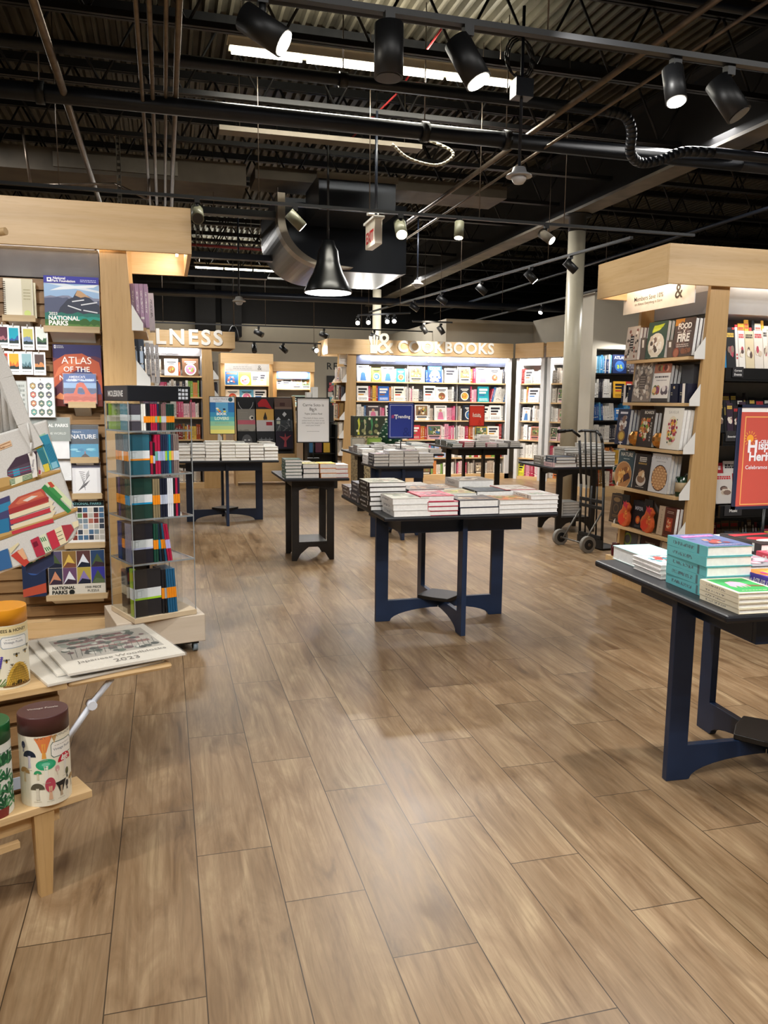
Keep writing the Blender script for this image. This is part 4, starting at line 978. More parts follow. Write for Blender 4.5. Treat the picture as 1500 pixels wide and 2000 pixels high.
d = Draw(.165, .165, '#3f63a8'); d.r(0, .5, 1, .7, '#8fb3dc'); d.dots(8, .16, ['#a9c6e6', '#dbe8f5', '#5a80bd'], (0, .6, 1, .95), 4, ry=.04); d.t("AMERICA'S", .42, .86, .5, '#eef2fa', .01); d.t('NATIONAL PARKS', .55, .77, .8, '#eef2fa', .01); d.r(0, .36, 1, .52, '#4a5a80'); d.hills(.34, .06, '#c9634e', 10, 3); d.p([(.28, .3), (.36, .5), (.4, .66), (.5, .72), (.62, .70), (.7, .56), (.76, .44), (.84, .3), (.66, .3), (.62, .46), (.54, .56), (.46, .54), (.42, .44), (.42, .3)], '#cf5c40'); d.hills(.22, .06, '#b84f3c', 12, 5); d.hills(.10, .06, '#d97a5e', 12, 9)
flat(-0.546, -0.3727, 1.3543, 1.5202, 4.867, .01, '#7a4a4a', 'mini_calendar', "AMERICA'S NATIONAL PARKS mini calendar with a red arch before the atlas", 'calendar', d, True, .03)
d = Draw(.15, .185, '#2a5f8f'); d.r(0, .88, 1, 1, '#22262e'); d.hills(.72, .05, '#4a6a8c', 9, 2); d.hills(.60, .08, '#24384a', 11, 3); d.r(0, 0, 1, .44, '#2f9ac4'); d.dots(9, .14, ['#5cc0de', '#2484b4', '#8fd4e8'], (0, .08, 1, .44), 2, ry=.04); d.t('Nature', .28, .78, .3, '#d8e4f0', 0); d.t('NATURE', .5, .60, .84, '#f3f6fb', .015); d.p([(.35, 0), (.45, .1), (.55, .16), (.68, .06), (.75, 0)], '#4a3a34'); d.r(.525, .15, .55, .22, '#c9503a')
flat(-0.5323, -0.3727, 1.0414, 1.2304, 4.865, .014, '#1f2e3c', 'mini_calendar', 'blue NATURE calendar with a glacier lake on the slatwall', 'calendar', d, True, .03)
d = Draw(.145, .15, '#e4e4e8'); d.r(0, .84, 1, 1, '#4a4c74'); d.r(.12, .08, .88, .8, '#f0f1f4')
for i in range(14): d.l((.2+.03*i, .12+.035*i), (.5+.03*(i % 5), .3+.035*i), .002, '#3a3c44')
for i in range(9): d.l((.25+.02*i, .72-.05*i), (.45, .7-.07*i), .0022, '#55575f')
flat(-0.5219, -0.3696, 0.8335, 1.0172, 4.865, .012, '#dcdce0', 'mini_calendar', 'shrink-wrapped white calendar with a pen drawing of trees', 'calendar', d, True, .03)
d = Draw(.195, .255, '#eceae6'); d.r(0, .87, 1, 1, '#26343a'); d.t('NATIONAL PARKS', .5, .905, .86, '#8fd0d8', .02)
q = random.Random(5)
for i in range(6):
    for j in range(6): d.r(.14+.145*i, .08+.13*j, .14+.145*i+.125, .08+.13*j+.11, q.choice(['#3a4250', '#7a8a94', '#b3b0a8', '#4a6a8a', '#a86a5a', '#6a8a5a', '#c9c4ba', '#2c3038', '#94a4b4', '#7a3a34']))
for i in range(14): d.e(.05, .1+.055*i, .016, None, '#55585c')
flat(-0.5618, -0.357, 0.5479, 0.7957, 4.87, .014, '#f0eee9', 'weekly_planner', 'white planner with rows of small park photos headed NATIONAL PARKS', 'planner', d, lean=.03)
d = Draw(.335, .29, '#d8d2c4')
q = random.Random(6)
for i in range(4):
    for j in range(2):
        x0_, y0_ = i*.25, .25+j*.375; bg_ = ['#2c3446', '#6a4a6a', '#b3a04a', '#3a3a94', '#57506a', '#8a6a3a', '#5a3a3a', '#2c4468'][i+4*j]
        d.r(x0_+.005, y0_, x0_+.245, y0_+.37, bg_); d.p([(x0_+.01, y0_+.01), (x0_+.12, y0_+.3), (x0_+.24, y0_+.05)], q.choice(['#e0e4ee', '#d9b85a', '#8a7ab0', '#4a5a3a', '#c98a6a'])); d.p([(x0_+.01, y0_), (x0_+.09, y0_+.12), (x0_+.24, y0_+.08), (x0_+.24, y0_)], q.choice(['#3a2c3a', '#5a6a4a', '#1e2436', '#7a4a3a']))
d.t('NATIONAL', .26, .135, .40, '#1f2220', .04); d.t('PARKS', .19, .03, .27, '#1f2220', .04); d.e(.40, .07, .05, None, '#1f2220'); d.t('1000 PIECE', .78, .14, .28, '#4a4c48', .01); d.t('PUZZLE', .78, .06, .2, '#4a4c48', .01)
flat(-0.671, -0.3622, 0.2507, 0.5111, 4.855, .05, '#8c8478', 'puzzle_box', 'NATIONAL PARKS 1000 piece puzzle box on the lowest ledge', 'puzzle', d, lean=.02)
d = Draw(.10, .24, '#23304f'); d.p([(0, .2), (1, .35), (1, .1), (0, 0)], '#b9503a'); d.e(.5, .7, .3, .14, '#3a5a9a')
flat(-0.81, -0.685, 0.2507, 0.4765, 4.855, .04, '#23304f', 'puzzle_box', 'dark blue puzzle box with a red stripe left of the NATIONAL PARKS puzzle', 'puzzle', d)
ac_ = [('#5a3040', '#a86a74'), ('#1fa0b8', '#3a5a9a'), ('#c9c46a', '#7f93b4'), ('#dfe6e0', '#4a6a50'), ('#b8452e', '#e08a4a'), ('#e0a83a', '#c9703a'), ('#8fb0b8', '#5a7a84'), ('#5a4a48', '#c98a5a')]
for i, (x, z) in enumerate(((-0.84, 1.6525), (-0.7854, 1.6483), (-0.714, 1.6452), (-0.6437, 1.6462), (-0.84, 1.5107), (-0.7907, 1.5097), (-0.7277, 1.5107), (-0.6615, 1.5086))):
    a_, b_ = ac_[i]; d = Draw(.058, .118, '#f1f0ee'); d.r(.12, .24, .88, .9, a_); d.hills(.5, .2, b_, 7, i+3, .12, .88, .24); d.hills(.36, .08, '#2c3a3a', 6, i+9, .12, .88, .24); d.lines(.14, .86, .12, .06, 1, '#7a7a7a', i, .03)
    o = flat(x-.0315, x+.0315, z, z+.126, 4.835-.004*(i % 2), .004, '#f1f0ee', 'hanging_card', f'white framed picture card on a hook, {ORD[i % 4]} of the {"upper" if i < 4 else "lower"} card row', 'card', d)
    MB().path([(0, .10, .128), (0, -.008, .121), (0, -.018, .128), (0, -.014, .136)], .0022, 6).build('hook', plain('white_wire', '#dcdcdc', .3), o)
d = Draw(.125, .205, '#f2f1ef')
for i in range(3):
    for j in range(4):
        cx_, cy_ = .2+.3*i, .13+.22*j; a_ = R.choice(['#3f6a58', '#c9703a', '#4aa094', '#c9503e', '#3a3f5a', '#b08a3a', '#2f5a4a']); d.p([(cx_-.11, cy_-.04), (cx_, cy_-.10), (cx_+.11, cy_-.04), (cx_+.11, cy_+.05), (cx_, cy_+.09), (cx_-.11, cy_+.05)], '#2c3434'); d.p([(cx_-.09, cy_-.03), (cx_, cy_-.08), (cx_+.09, cy_-.03), (cx_+.09, cy_+.04), (cx_, cy_+.07), (cx_-.09, cy_+.04)], a_); d.p([(cx_-.07, cy_-.02), (cx_, cy_+.04), (cx_+.07, cy_-.02)], '#e9dcc0')
o = flat(-0.7266, -0.5911, 1.2776, 1.495, 4.815, .006, '#f2f1ef', 'sticker_sheet', 'clear bag of twelve round park badge stickers hanging on the slatwall', 'stickers', d, True)
MB().path([(0, .12, .22), (0, -.01, .208), (0, -.02, .214)], .0024, 6).build('hook', _M['white_wire'], o)
d = Draw(.20, .12, '#8a9490'); d.t('NATIONAL PARKS', .5, .60, .92, '#f4f6f4', .03); d.t('OF THE WORLD', .6, .28, .6, '#d0d6d2', .02)
o = flat(-0.735, -0.5198, 1.1433, 1.2745, 4.84, .006, '#9aa4a0', 'poster_pack', 'grey-green NATIONAL PARKS pack hanging under the badge stickers', 'poster', d, True); MB().box(-.10, .10, -.002, .002, -.10, 0).build('white_card', plain('glossy_white_card', '#eef0f2', .15), o)
d = Draw(.12, .2, '#bfc4c0'); d.lines(.1, .9, .85, .12, 5, '#7c8480', 3, .06); d.dots(9, .2, ['#e9ecea', '#8c9490'], seed=3, sq=True)
flat(-0.84, -0.735, 1.264, 1.474, 4.835, .006, '#c9ccca', 'poster_pack', 'shiny grey picture pack left of the badge stickers', 'poster', d, True)
flat(-0.693, -0.525, 0.9175, 1.0855, 4.865, .008, '#eceef0', 'paper_bag', 'glossy white bag hanging left of the NATURE calendar', 'bag', None, True)

# boxed sets on the side shelves of the calendar gondola (frame looks to +x; local x runs away from the camera)
E1 = T(.173, 4.885, 0, PI/2)
d = Draw(.04, .01)
for i in range(6):
    book(E1 @ T(.09, .255+.024*i, 1.7905, 0, -.02), .16, .245, .022, '#a98aa6', f'lilac boxed book on the top side shelf of the calendar gondola, {ORD[i]} from the aisle', 'lilac boxed books')
book(E1 @ T(.30, .23, 1.7905, 0, -.02), .18, .22, .03, '#c9c3cc', 'pale wrapped box behind the lilac books on the top side shelf', parts=False)
book(E1 @ T(.09, .37, 1.4795, 0, -.02), .17, .225, .045, '#a9c4e0', 'pale blue box beside the pillar on the second side shelf of the calendar gondola', parts=False)
for i in range(2):
    d = Draw(.028, .23)
    o = book(E1 @ T(.09, .29+.032*i, 1.4795, 0, -.02), .17, .245, .03, '#39424f', f'slate boxed book with pale spine labels, {"outer" if i == 0 else "inner"} of the two on the second side shelf', 'slate boxed books')
    d = Draw(.022, .24); d.r(.1, .46, .9, .74, '#b9cbe0'); d.r(.1, .32, .9, .42, '#b9cbe0'); d.r(.1, .08, .9, .28, '#b9cbe0'); d.build('spine_label', o, T(-.0872, 0, 0, -PI/2))
for i, w_ in enumerate((.19, .2, .2)):
    d = Draw(w_, .23, '#e6e5e8'); d.r(.2, .62, .8, .72, '#8d8d92'); d.t('RED', .5, .42, .36, '#b5b5bd', 0); d.e(.85, .1, .08, .05, '#5a5048')
    book(E1 @ T(.22+.035*i, .258-.026*i, 1.4795, 0, -.02), w_, .235-.004*i, .022, '#e4e3e6', f'white hardback, {ORD[i]} from the slate boxed books on the second side shelf', draw=d if i == 2 else None)
for i in range(4):
    book(E1 @ T(.08, .235+.036*i, 1.112, 0, -.02), .14, .27, .033, '#22345a', f'dark blue boxed set above the notebook rack, {ORD[i]} from the aisle', 'dark blue boxed sets')
# ================================================================ TABLES


def cross_table(F, wx, wy, h, label, r=.43, mat=NAVY, top=NAVYTOP, ap=.38, group=None):
    t = thing('display_table', label, 'table', F, group)
    MB().box(-wx/2, wx/2, -wy/2, wy/2, h-.026, h).build('tabletop', top, t, bevel=.009)
    m = MB(); ax, ay = min(ap, wx/2-.08), min(ap, wy/2-.08)
    for a in ((-ax, ax, -ay, -ay+.02), (-ax, ax, ay-.02, ay), (-ax, -ax+.02, -ay+.02, ay-.02), (ax-.02, ax, -ay+.02, ay-.02)): m.box(a[0], a[1], a[2], a[3], h-.125, h-.026)
    m.build('apron', mat, t, bevel=.002)
    arch = [(0.016, .075)]+[(r*.78*math.sin(a*PI/16), .075*math.cos(a*PI/16)+.002) for a in range(1, 9)]
    P = arch+[(r*.80, 0), (r, 0), (r, h-.027), (r-.08, h-.027), (r-.08, .135), (.016, .135)]
    for k in range(4):
        MB().prism(P, 'y', -.015, .015).build('leg', mat, t, T(0, 0, 0, k*PI/2), bevel=.002)
    s_ = .15*r/.43; m = MB(); m.prism([(s_, 0), (s_*.55, s_*.55), (0, s_), (-s_*.55, s_*.55), (-s_, 0), (-s_*.55, -s_*.55), (0, -s_), (s_*.55, -s_*.55)], 'z', .136, .158); m.build('brace_plate', BLACKW, t, bevel=.003)
    return t


def frame_table(F, wx, wy, fw, fy0, fy1, h, label, mat=BLACKW):
    t = thing('display_table', label, 'table', F)
    MB().box(-wx/2, wx/2, 0, wy, h-.024, h).build('tabletop', NAVYTOP, t, bevel=.006)
    for y in (fy0, fy1):
        e = MB(); hw = fw/2; s_ = .062
        for sg in (-1, 1): e.prism([(sg*hw, 0), (sg*(hw-.04), 0), (sg*(hw-.075), .06), (sg*(hw-.12), .10), (sg*(hw-.12), .14), (sg*(hw-s_), .14), (sg*(hw-s_), h-.12), (sg*(hw-.12), h-.10), (sg*(hw-.12), h-.024), (sg*hw, h-.024)], 'y', y-.014, y+.014)
        e.prism([(-(hw-.12), .10), (-.04, .12), (.04, .12), (hw-.12, .10), (hw-.12, .14), (-(hw-.12), .14)], 'y', y-.014, y+.014)
        e.prism([(-(hw-.12), h-.10), (-.03, h-.085), (.03, h-.085), (hw-.12, h-.10), (hw-.12, h-.024), (-(hw-.12), h-.024)], 'y', y-.014, y+.014)
        e.build('end_frame', mat, t)
    MB().box(-fw/2+.06, fw/2-.06, fy0-.01, fy1+.01, .14, .165).build('low_shelf', mat, t)
    for sg in (-1, 1): MB().box(sg*(fw/2-.03)-.02, sg*(fw/2-.03)+.02, fy0, fy1, h-.09, h-.024).build('side_rail', mat, t)
    return t


TA = T(1.68, 4.74, 0)
cross_table(TA, 1.06, 1.12, .75, 'navy cross-legged table piled with cookbooks in the middle of the floor')
TB = T(2.185, 2.395, 0, -.06)
cross_table(TB, 1.06, .87, .75, 'navy cross-legged table cut by the right edge of the photo, holding novels', ap=.36)


def art(seed, w, h, base, cols, title=None, tc='#f4efe6', kind=0):
    d = Draw(w, h, base); q = random.Random(seed)
    if kind == 0: d.dots(22, .12, cols, (.04, .06, .96, .74), seed)
    elif kind == 1: d.e(.5, .4, .36, None, cols[0]); d.dots(14, .09, cols[1:], (.2, .16, .8, .62), seed)
    else: d.hills(.5, .3, cols[0], 7, seed); d.hills(.3, .2, cols[-1], 9, seed+1)
    d.r(.14, .84, .86, .90, tc); d.r(.24, .78, .76, .81, tc)
    return d


tA = 'on the middle navy table'
Z0 = .7505
# front row, far left to right
pile(TA, -.37, -.43, Z0, .21, .25, .034, 3, '#e9e7e4', 0, 'pale cookbook with a woodland cover', tA+', front corner', art(1, .21, .25, '#b9b7a4', ['#7a8268', '#5c6650', '#d9d4c4', '#8c8a78']), jit=.006)
pile(TA, -.185, -.445, Z0, .18, .22, .026, 3, '#c0304e', 0, 'red-covered cookbook', tA+', front row')
pile(TA, -.215, -.415, Z0+.079, .20, .25, .032, 1, '#d94a68', 0, 'larger coral cookbook on the red pile', tA, art(3, .2, .25, '#d0415c', ['#8a2a44', '#e07a8c', '#5a2434']))
pile(TA, .03, -.44, Z0, .235, .24, .042, 2, '#26283e', 0, 'thick navy cookbook with a game dish cover', tA+', front row', art(4, .235, .24, '#4a3a36', ['#8a6a52', '#b08c6c', '#5e4a3e', '#c9b394']))
pile(TA, .255, -.44, Z0, .20, .24, .026, 3, '#e6e4e2', 0, 'white cookbook with an orange vegetable cover', tA+', front row', art(5, .2, .24, '#a8784a', ['#d98a3a', '#c9603a', '#7a8a4a', '#e6c88a']))
pile(TA, .44, -.43, Z0, .175, .25, .025, 4, '#eceaea', 0, 'white paperback cookbook', tA+', front right corner', art(6, .175, .25, '#dcd6d4', ['#c9a8a4', '#e9e4e0', '#b9c0b0']))
# second row
pile(TA, -.43, -.155, Z0, .22, .26, .027, 6, '#2b2624', 0, 'dark-spined cookbook with leafy cover', tA+', tallest pile', art(7, .22, .26, '#a8a284', ['#6a7048', '#c9c0a0', '#8c6a4a', '#54603c']))
pile(TA, -.20, -.17, Z0, .22, .26, .03, 4, '#241f22', 0, 'black-spined large cookbook', tA+', second row', art(8, .22, .26, '#6a5440', ['#b98a5a', '#8c5a3a', '#d9c09a', '#4a3a30']))
pile(TA, .02, -.165, Z0, .205, .25, .03, 3, '#dfe0d8', 0, 'pale cookbook with a green and yellow cover', tA+', second row', art(9, .205, .25, '#c9b98a', ['#8aa04a', '#e6d06a', '#a8784a']))
pile(TA, .235, -.16, Z0, .22, .25, .05, 2, '#1e2430', 0, 'thick black cookbook with a slate cover', tA+', second row', art(10, .22, .25, '#3a4048', ['#4c545e', '#2a3038', '#5c646e']))
pile(TA, .425, -.15, Z0, .20, .26, .052, 2, '#d0283c', 0, 'thick red-spined book', tA+', right end of the second row', art(11, .2, .26, '#d9cdc4', ['#c9b3a4', '#e9e0d6', '#a8907c']))
# third row and back
pile(TA, -.20, .13, Z0, .20, .24, .03, 3, '#c9584c', 0, 'terracotta cookbook', tA+', third row', art(12, .2, .24, '#b9665a', ['#d98a7a', '#8a443c', '#e6b4a4']))
pile(TA, .02, .12, Z0, .21, .25, .03, 3, '#dcdad6', 0, 'pale cookbook with a brown food cover', tA+', third row', art(13, .21, .25, '#9a7a5c', ['#c9a47a', '#7a5a44', '#e0cdb0']))
pile(TA, .24, .13, Z0, .24, .26, .045, 3, '#d8d6d4', 0, 'tall thick white cookbook', tA+', third row', art(14, .24, .26, '#8c7a64', ['#b9a084', '#6a5a48', '#d9c8ac']))
pile(TA, -.08, .41, Z0, .22, .26, .025, 3, '#b9aea0', 0, 'taupe cookbook', tA+', back row')
pile(TA, .28, .41, Z0, .2, .25, .03, 2, '#8a8078', 0, 'grey-brown cookbook', tA+', back row')
# left edge piles, spines to the left
pile(TA, -.44, .15, Z0, .18, .24, .030, 4, '#47444c', 0, 'grey-spined book', tA+', left edge', jit=.008)
pile(TA, -.44, .42, Z0, .17, .23, .024, 3, '#6a5a54', 0, 'brownish book', tA+', far left corner', jit=.008)

tB = 'on the right-hand table'
B_ = [('#d4dfe0', 'cyan')]
pile(TB, -.36, .335, Z0, .165, .23, .055, 1, '#dff0ee', PI, 'thick white paperback with an aqua cover', tB, Draw(.165, .23, '#a9e2e2'))
pile(TB, -.385, .155, Z0, .15, .20, .017, 3, '#efe9e6', PI, 'thin white paperback with a red and teal cover', tB, art(21, .15, .2, '#ece6e4', ['#c9504a', '#2f8a94', '#e9c0b8', '#3a6a80']))
d = Draw(.17, .235, '#54628c'); d.dots(20, .1, ['#46557e', '#62709c', '#3f4c74'], seed=4); d.p([(.1, .70), (.86, .78), (.9, .90), (.14, .82)], '#c94a94'); d.lines(.14, .84, .82, .05, 2, '#e88ac0', 3, .035); d.dots(12, .10, ['#a8443c', '#7a2f34', '#e6c4b0', '#c98a74'], (.2, .14, .8, .6), 5); d.lines(.2, .8, .08, .04, 1, '#e8c0d8', 6)
pile(TB, -.375, -.10, Z0, .17, .235, .034, 5, '#6fc0c6', 0, 'teal-spined novel', tB+', tall corner pile', d, jit=.002)
d = Draw(.155, .20, '#efe6cc'); d.r(.07, .06, .93, .94, '#2f9e50'); d.p([(.22, .45), (.3, .7), (.48, .76), (.62, .66), (.66, .5), (.6, .34), (.56, .5), (.5, .32), (.46, .48), (.4, .32), (.36, .48), (.28, .34)], '#e8a0ba'); d.p([(.6, .5), (.93, .42), (.93, .34), (.62, .40)], '#7a5234'); d.lines(.2, .8, .14, .04, 1, '#f4ecd4', 4)
pile(TB, -.405, -.325, Z0, .155, .20, .016, 4, '#f0e6cc', 0, 'thin cream paperback with green cover and pink hand', tB, d, jit=.002)
d = Draw(.165, .235, '#e8823c'); d.e(.6, .82, .16, None, '#f4c46a'); d.p([(0, 0), (.3, 0), (.1, .5), (0, .7)], '#5a3a9c'); d.dots(9, .16, ['#f09a4c', '#e0653c', '#f4b45a', '#c9487c'], seed=8); d.t('L.A.', .5, .62, .5, '#f4e45a', .04); d.t('WEATHER', .52, .40, .8, '#f4e45a', .04); d.lines(.2, .8, .14, .04, 2, '#fff2c0', 4)
pile(TB, -.21, -.29, Z0, .165, .235, .04, 2, '#4c3a9c', .0, 'L.A. WEATHER paperback with purple spine and orange cover', tB, d)
d = Draw(.038, .22)
pile(TB, -.18, -.03, Z0, .18, .245, .042, 2, '#3a3c44', 0, 'grey hardback with a pink title', tB, art(23, .18, .245, '#8a8a90', ['#d97a8c', '#b9b4b8', '#5c5c64', '#e9a4b0']))
pile(TB, -.20, .19, Z0, .16, .21, .03, 3, '#f0ece8', 0, 'white paperback with a red, green and pink cover', tB, art(24, .16, .21, '#e9e0d8', ['#c9383c', '#3a8a54', '#e0607c', '#2a2a30']))
d = Draw(.20, .26, '#2a2426'); d.p([(.05, .7), (.95, .82), (.95, .94), (.05, .86)], '#d9303c'); d.e(.4, .48, .26, .12, '#d9303c'); d.e(.52, .30, .34, .12, '#e6d8c8'); d.e(.6, .12, .2, .08, '#d9303c')
pile(TB, .085, .235, Z0+.0, .20, .26, .036, 3, '#2e282a', 0, 'thick black and red hardback', tB+', back', d)
pile(TB, -.03, .33, Z0, .16, .22, .045, 2, '#f3f1ee', PI, 'white thick book behind the red hardbacks', tB)
pile(TB, .03, -.04, Z0, .17, .24, .03, 3, '#c94a5c', 0, 'rose-covered novel', tB+', middle', art(26, .17, .24, '#b94a5c', ['#e0a4ac', '#6a2434', '#f0d8d0']))
pile(TB, .02, -.30, Z0, .16, .23, .03, 4, '#e0b04a', 0, 'mustard-covered novel', tB+', front row', art(27, .16, .23, '#d9a84a', ['#8a5a2c', '#f0d88a', '#5c3a24']))
for i, (x, y) in enumerate(((.26, -.28), (.28, .0), (.42, .20), (.44, -.05))):
    pile(TB, x, y, Z0, .16, .23, .03, 3, ['#3f6a9c', '#e9e4da', '#5a8a5a', '#7a4a8a'][i], 0, ['blue', 'cream', 'green', 'purple'][i]+' novel', tB+', outside edge', art(30+i, .16, .23, ['#3f6a9c', '#d9d0bc', '#5a8a5a', '#7a4a8a'][i], ['#e9e4da', '#2a2a34', '#c98a4a']))


def sign_holder(M, w, h, pole, label, draw, frame='#1c2440', base=.07, top=None, frame_t=.012, name='sign_stand'):
    t = thing(name, label, 'sign', M)
    FM = plain('sign_frame_'+frame, frame, .4)
    m = MB(); m.box(-w/2, w/2, -.006, .006, pole, pole+frame_t); m.box(-w/2, w/2, -.006, .006, pole+h-frame_t, pole+h); m.box(-w/2, -w/2+frame_t, -.006, .006, pole, pole+h); m.box(w/2-frame_t, w/2, -.006, .006, pole, pole+h); m.box(-w/2, w/2, .003, .006, pole, pole+h)
    m.build('frame', FM, t)
    o = MB().box(-w/2+frame_t*.6, w/2-frame_t*.6, -.003, .001, pole+.003, pole+h-.003).build('sign_card', WHITE, t); draw.build('print', o, T(0, -.003, pole), fn=None)
    MB().tube((0, 0, .004), (0, 0, pole), .0055, 10).build('pole', BLACK, t); MB().box(-base, base, -base*.7, base*.7, 0, .006).build('base_plate', BLACK, t)
    return t


def amp(d, cx, cy, wd, col): return d.t('&', cx, cy, wd, col, .0)


# red heritage sign on the right table
d = Draw(.30, .40, '#c8584c'); d.frame(.07, .045, .93, .955, .004, '#efb868'); d.e(.17, .73, .055, None, '#efa63c')
for i in range(14): a_ = i*PI/7; d.l((.17+.07*math.cos(a_), .73+.0525*math.sin(a_)), (.17+.105*math.cos(a_), .73+.079*math.sin(a_)), .003, '#efb04c')
d.t('H', .215, .585, .15, '#f4f1f6', .035); d.t('CELEBRATE', .50, .68, .32, '#f4f1f6', .03); d.t('ispanic', .52, .588, .42, '#f4f1f6', .03); d.t('Heritage', .46, .47, .58, '#f4f1f6', .035); d.t('Celebramos la Herencia', .48, .415, .72, '#f4f1f6', .01); amp(d, .75, .08, .3, '#bb4f45')
sign_holder(TB @ T(.205, .385, .751, .06), .325, .43, .205, 'coral red Hispanic Heritage sign in a navy frame standing on the right-hand table', d, '#252c44', .04)

# narrow black table, signs and books
TD = T(1.215, 6.55, 0)
frame_table(TD, .56, .80, .37, .20, .56, .735, 'narrow black table with arched end frames carrying the Carrie Soto sign')
tD = 'on the narrow black table'
pile(TD, -.19, .13, .736, .14, .21, .026, 6, '#3a5a50', 0, 'green-spined hardback', tD+', front left')
pile(TD, -.045, .12, .736, .135, .21, .040, 3, '#1a1a22', 0, 'novel with an orange and yellow jacket', tD+', left middle', art(41, .135, .21, '#efe4a8', ['#e0c04a', '#f4f0dc', '#d9a83a', '#3a3a34']))
pile(TD, .10, .12, .736, .135, .21, .040, 3, '#e0862c', 0, 'orange-spined novel with yellow jacket', tD+', right middle', art(42, .135, .21, '#f0d860', ['#f4ec9a', '#d9b83a', '#efe8cc']))
pile(TD, .215, .13, .736, .12, .20, .036, 3, '#c9503a', 0, 'white novel', tD+', front right corner', art(43, .12, .2, '#eceae6', ['#d9d4cc', '#f6f4f0']))
pile(TD, -.14, .42, .736, .14, .21, .03, 4, '#c9c4bc', 0, 'pale hardback', tD+', second row left'); pile(TD, .03, .40, .736, .14, .21, .03, 3, '#d9d0c4', 0, 'cream hardback', tD+', second row middle', art(44, .14, .21, '#d9d2c6', ['#b9a894', '#8c8478', '#efe9e0'])); pile(TD, .18, .42, .736, .14, .21, .03, 3, '#8a8680', 0, 'grey hardback', tD+', second row right')
pile(TD, 0, .66, .736, .14, .2, .03, 3, '#a8a098', 0, 'taupe hardback', tD+', back row')
d = Draw(.285, .385, '#f1f1f6'); d.t('Carrie Soto is', .5, .84, .66, '#26262c', .0); d.t('Back', .5, .745, .23, '#26262c', .0); d.t('By', .5, .70, .07, '#26262c', .0); d.t('Taylor Jenkins Reid', .5, .64, .55, '#26262c', .0)
d.t('“The kind of sharp, smart,', .5, .545, .66, '#8c8c94', 0); d.t('potent book you have to set', .5, .49, .70, '#8c8c94', 0); d.t('aside every few pages just to', .5, .435, .72, '#8c8c94', 0); d.t('catch your breath.”', .5, .38, .48, '#8c8c94', 0); d.lines(.3, .7, .26, .04, 1, '#a8a8b0', 4, .008)
sign_holder(TD @ T(.06, .50, .866), .30, .40, .14, 'white Carrie Soto is Back sign in a black frame on the narrow black table', d, '#17181c', .05, frame_t=.009)

# far left table
TC = T(.64, 9.22, 0)
cross_table(TC, 1.10, 1.10, .73, 'long black and navy table heaped with half price hardcovers behind the notebook rack', mat=NAVY)
q = random.Random(12)
for r_ in range(4):
    for k in range(7):
        x = -.46+.155*k+q.uniform(-.005, .005); n = [4, 5, 6, 6, 5, 5, 4][k] if r_ == 0 else q.choice((4, 5)); th = .036
        th = [.036, .036, .034, .034, .034, .034, .036][k] if r_ == 0 else .034
        pile(TC, x, -.43+.25*r_, .731, .147, .225, th, n-(r_ > 2), q.choice(['#d8d6cf', '#c9c8c2', '#b9bab8', '#dcd9cc', '#a9a49c', '#cfcdc6']) if (r_, k) != (3, 2) else '#b9c43a', 0, f'pale half price hardback, {ORD[k]} pile', f'{["front", "second", "third", "back"][r_]} row of the far left table'.replace('row of', 'row,'), art(50+r_*7+k, .147, .225, q.choice(['#cfccc4', '#b0aaa0', '#c9c0ae', '#a4a8a4']), ['#8c8478', '#e0dcd2', '#a89a88', '#6a7078']) if r_ else None)
d = Draw(.27, .42, '#2f6fae'); d.r(0, 0, 1, .12, '#e4d878'); d.r(0, .12, 1, .22, '#b9cf8a'); d.r(0, .22, 1, .34, '#8fc4a4'); d.r(0, .34, 1, .46, '#5fb0b4'); d.r(0, .46, 1, .58, '#3f94be'); d.r(.24, .58, .74, .84, '#5fa4d0')
d.r(0, .84, 1, 1, '#dfe3ec'); d.t('HALF PRICE', .44, .90, .56, '#9a94a0', .01); d.t('Hardcover', .36, .86, .26, '#5c5c68', 0); d.e(.84, .915, .09, None, '#2c5a6a')
d.t('BOOK', .48, .50, .42, '#e6f0f4', .05); d.t('LOVERS', .48, .375, .58, '#d4ead8', .05); d.lines(.2, .78, .31, .035, 2, '#8fa88a', 4, .012)
for (x, y, cc) in ((.34, .64, '#e8c04a'), (.40, .60, '#e0705a'), (.58, .66, '#26304a'), (.60, .60, '#e6d84a'), (.3, .68, '#f0ece0')): d.e(x, y, .06, .022, cc)
sign_holder(TC @ T(-.02, -.10, .895), .28, .42, .10, 'blue and yellow BOOK LOVERS half price sign on the far left table', d, '#20262c', .04, frame_t=.006)

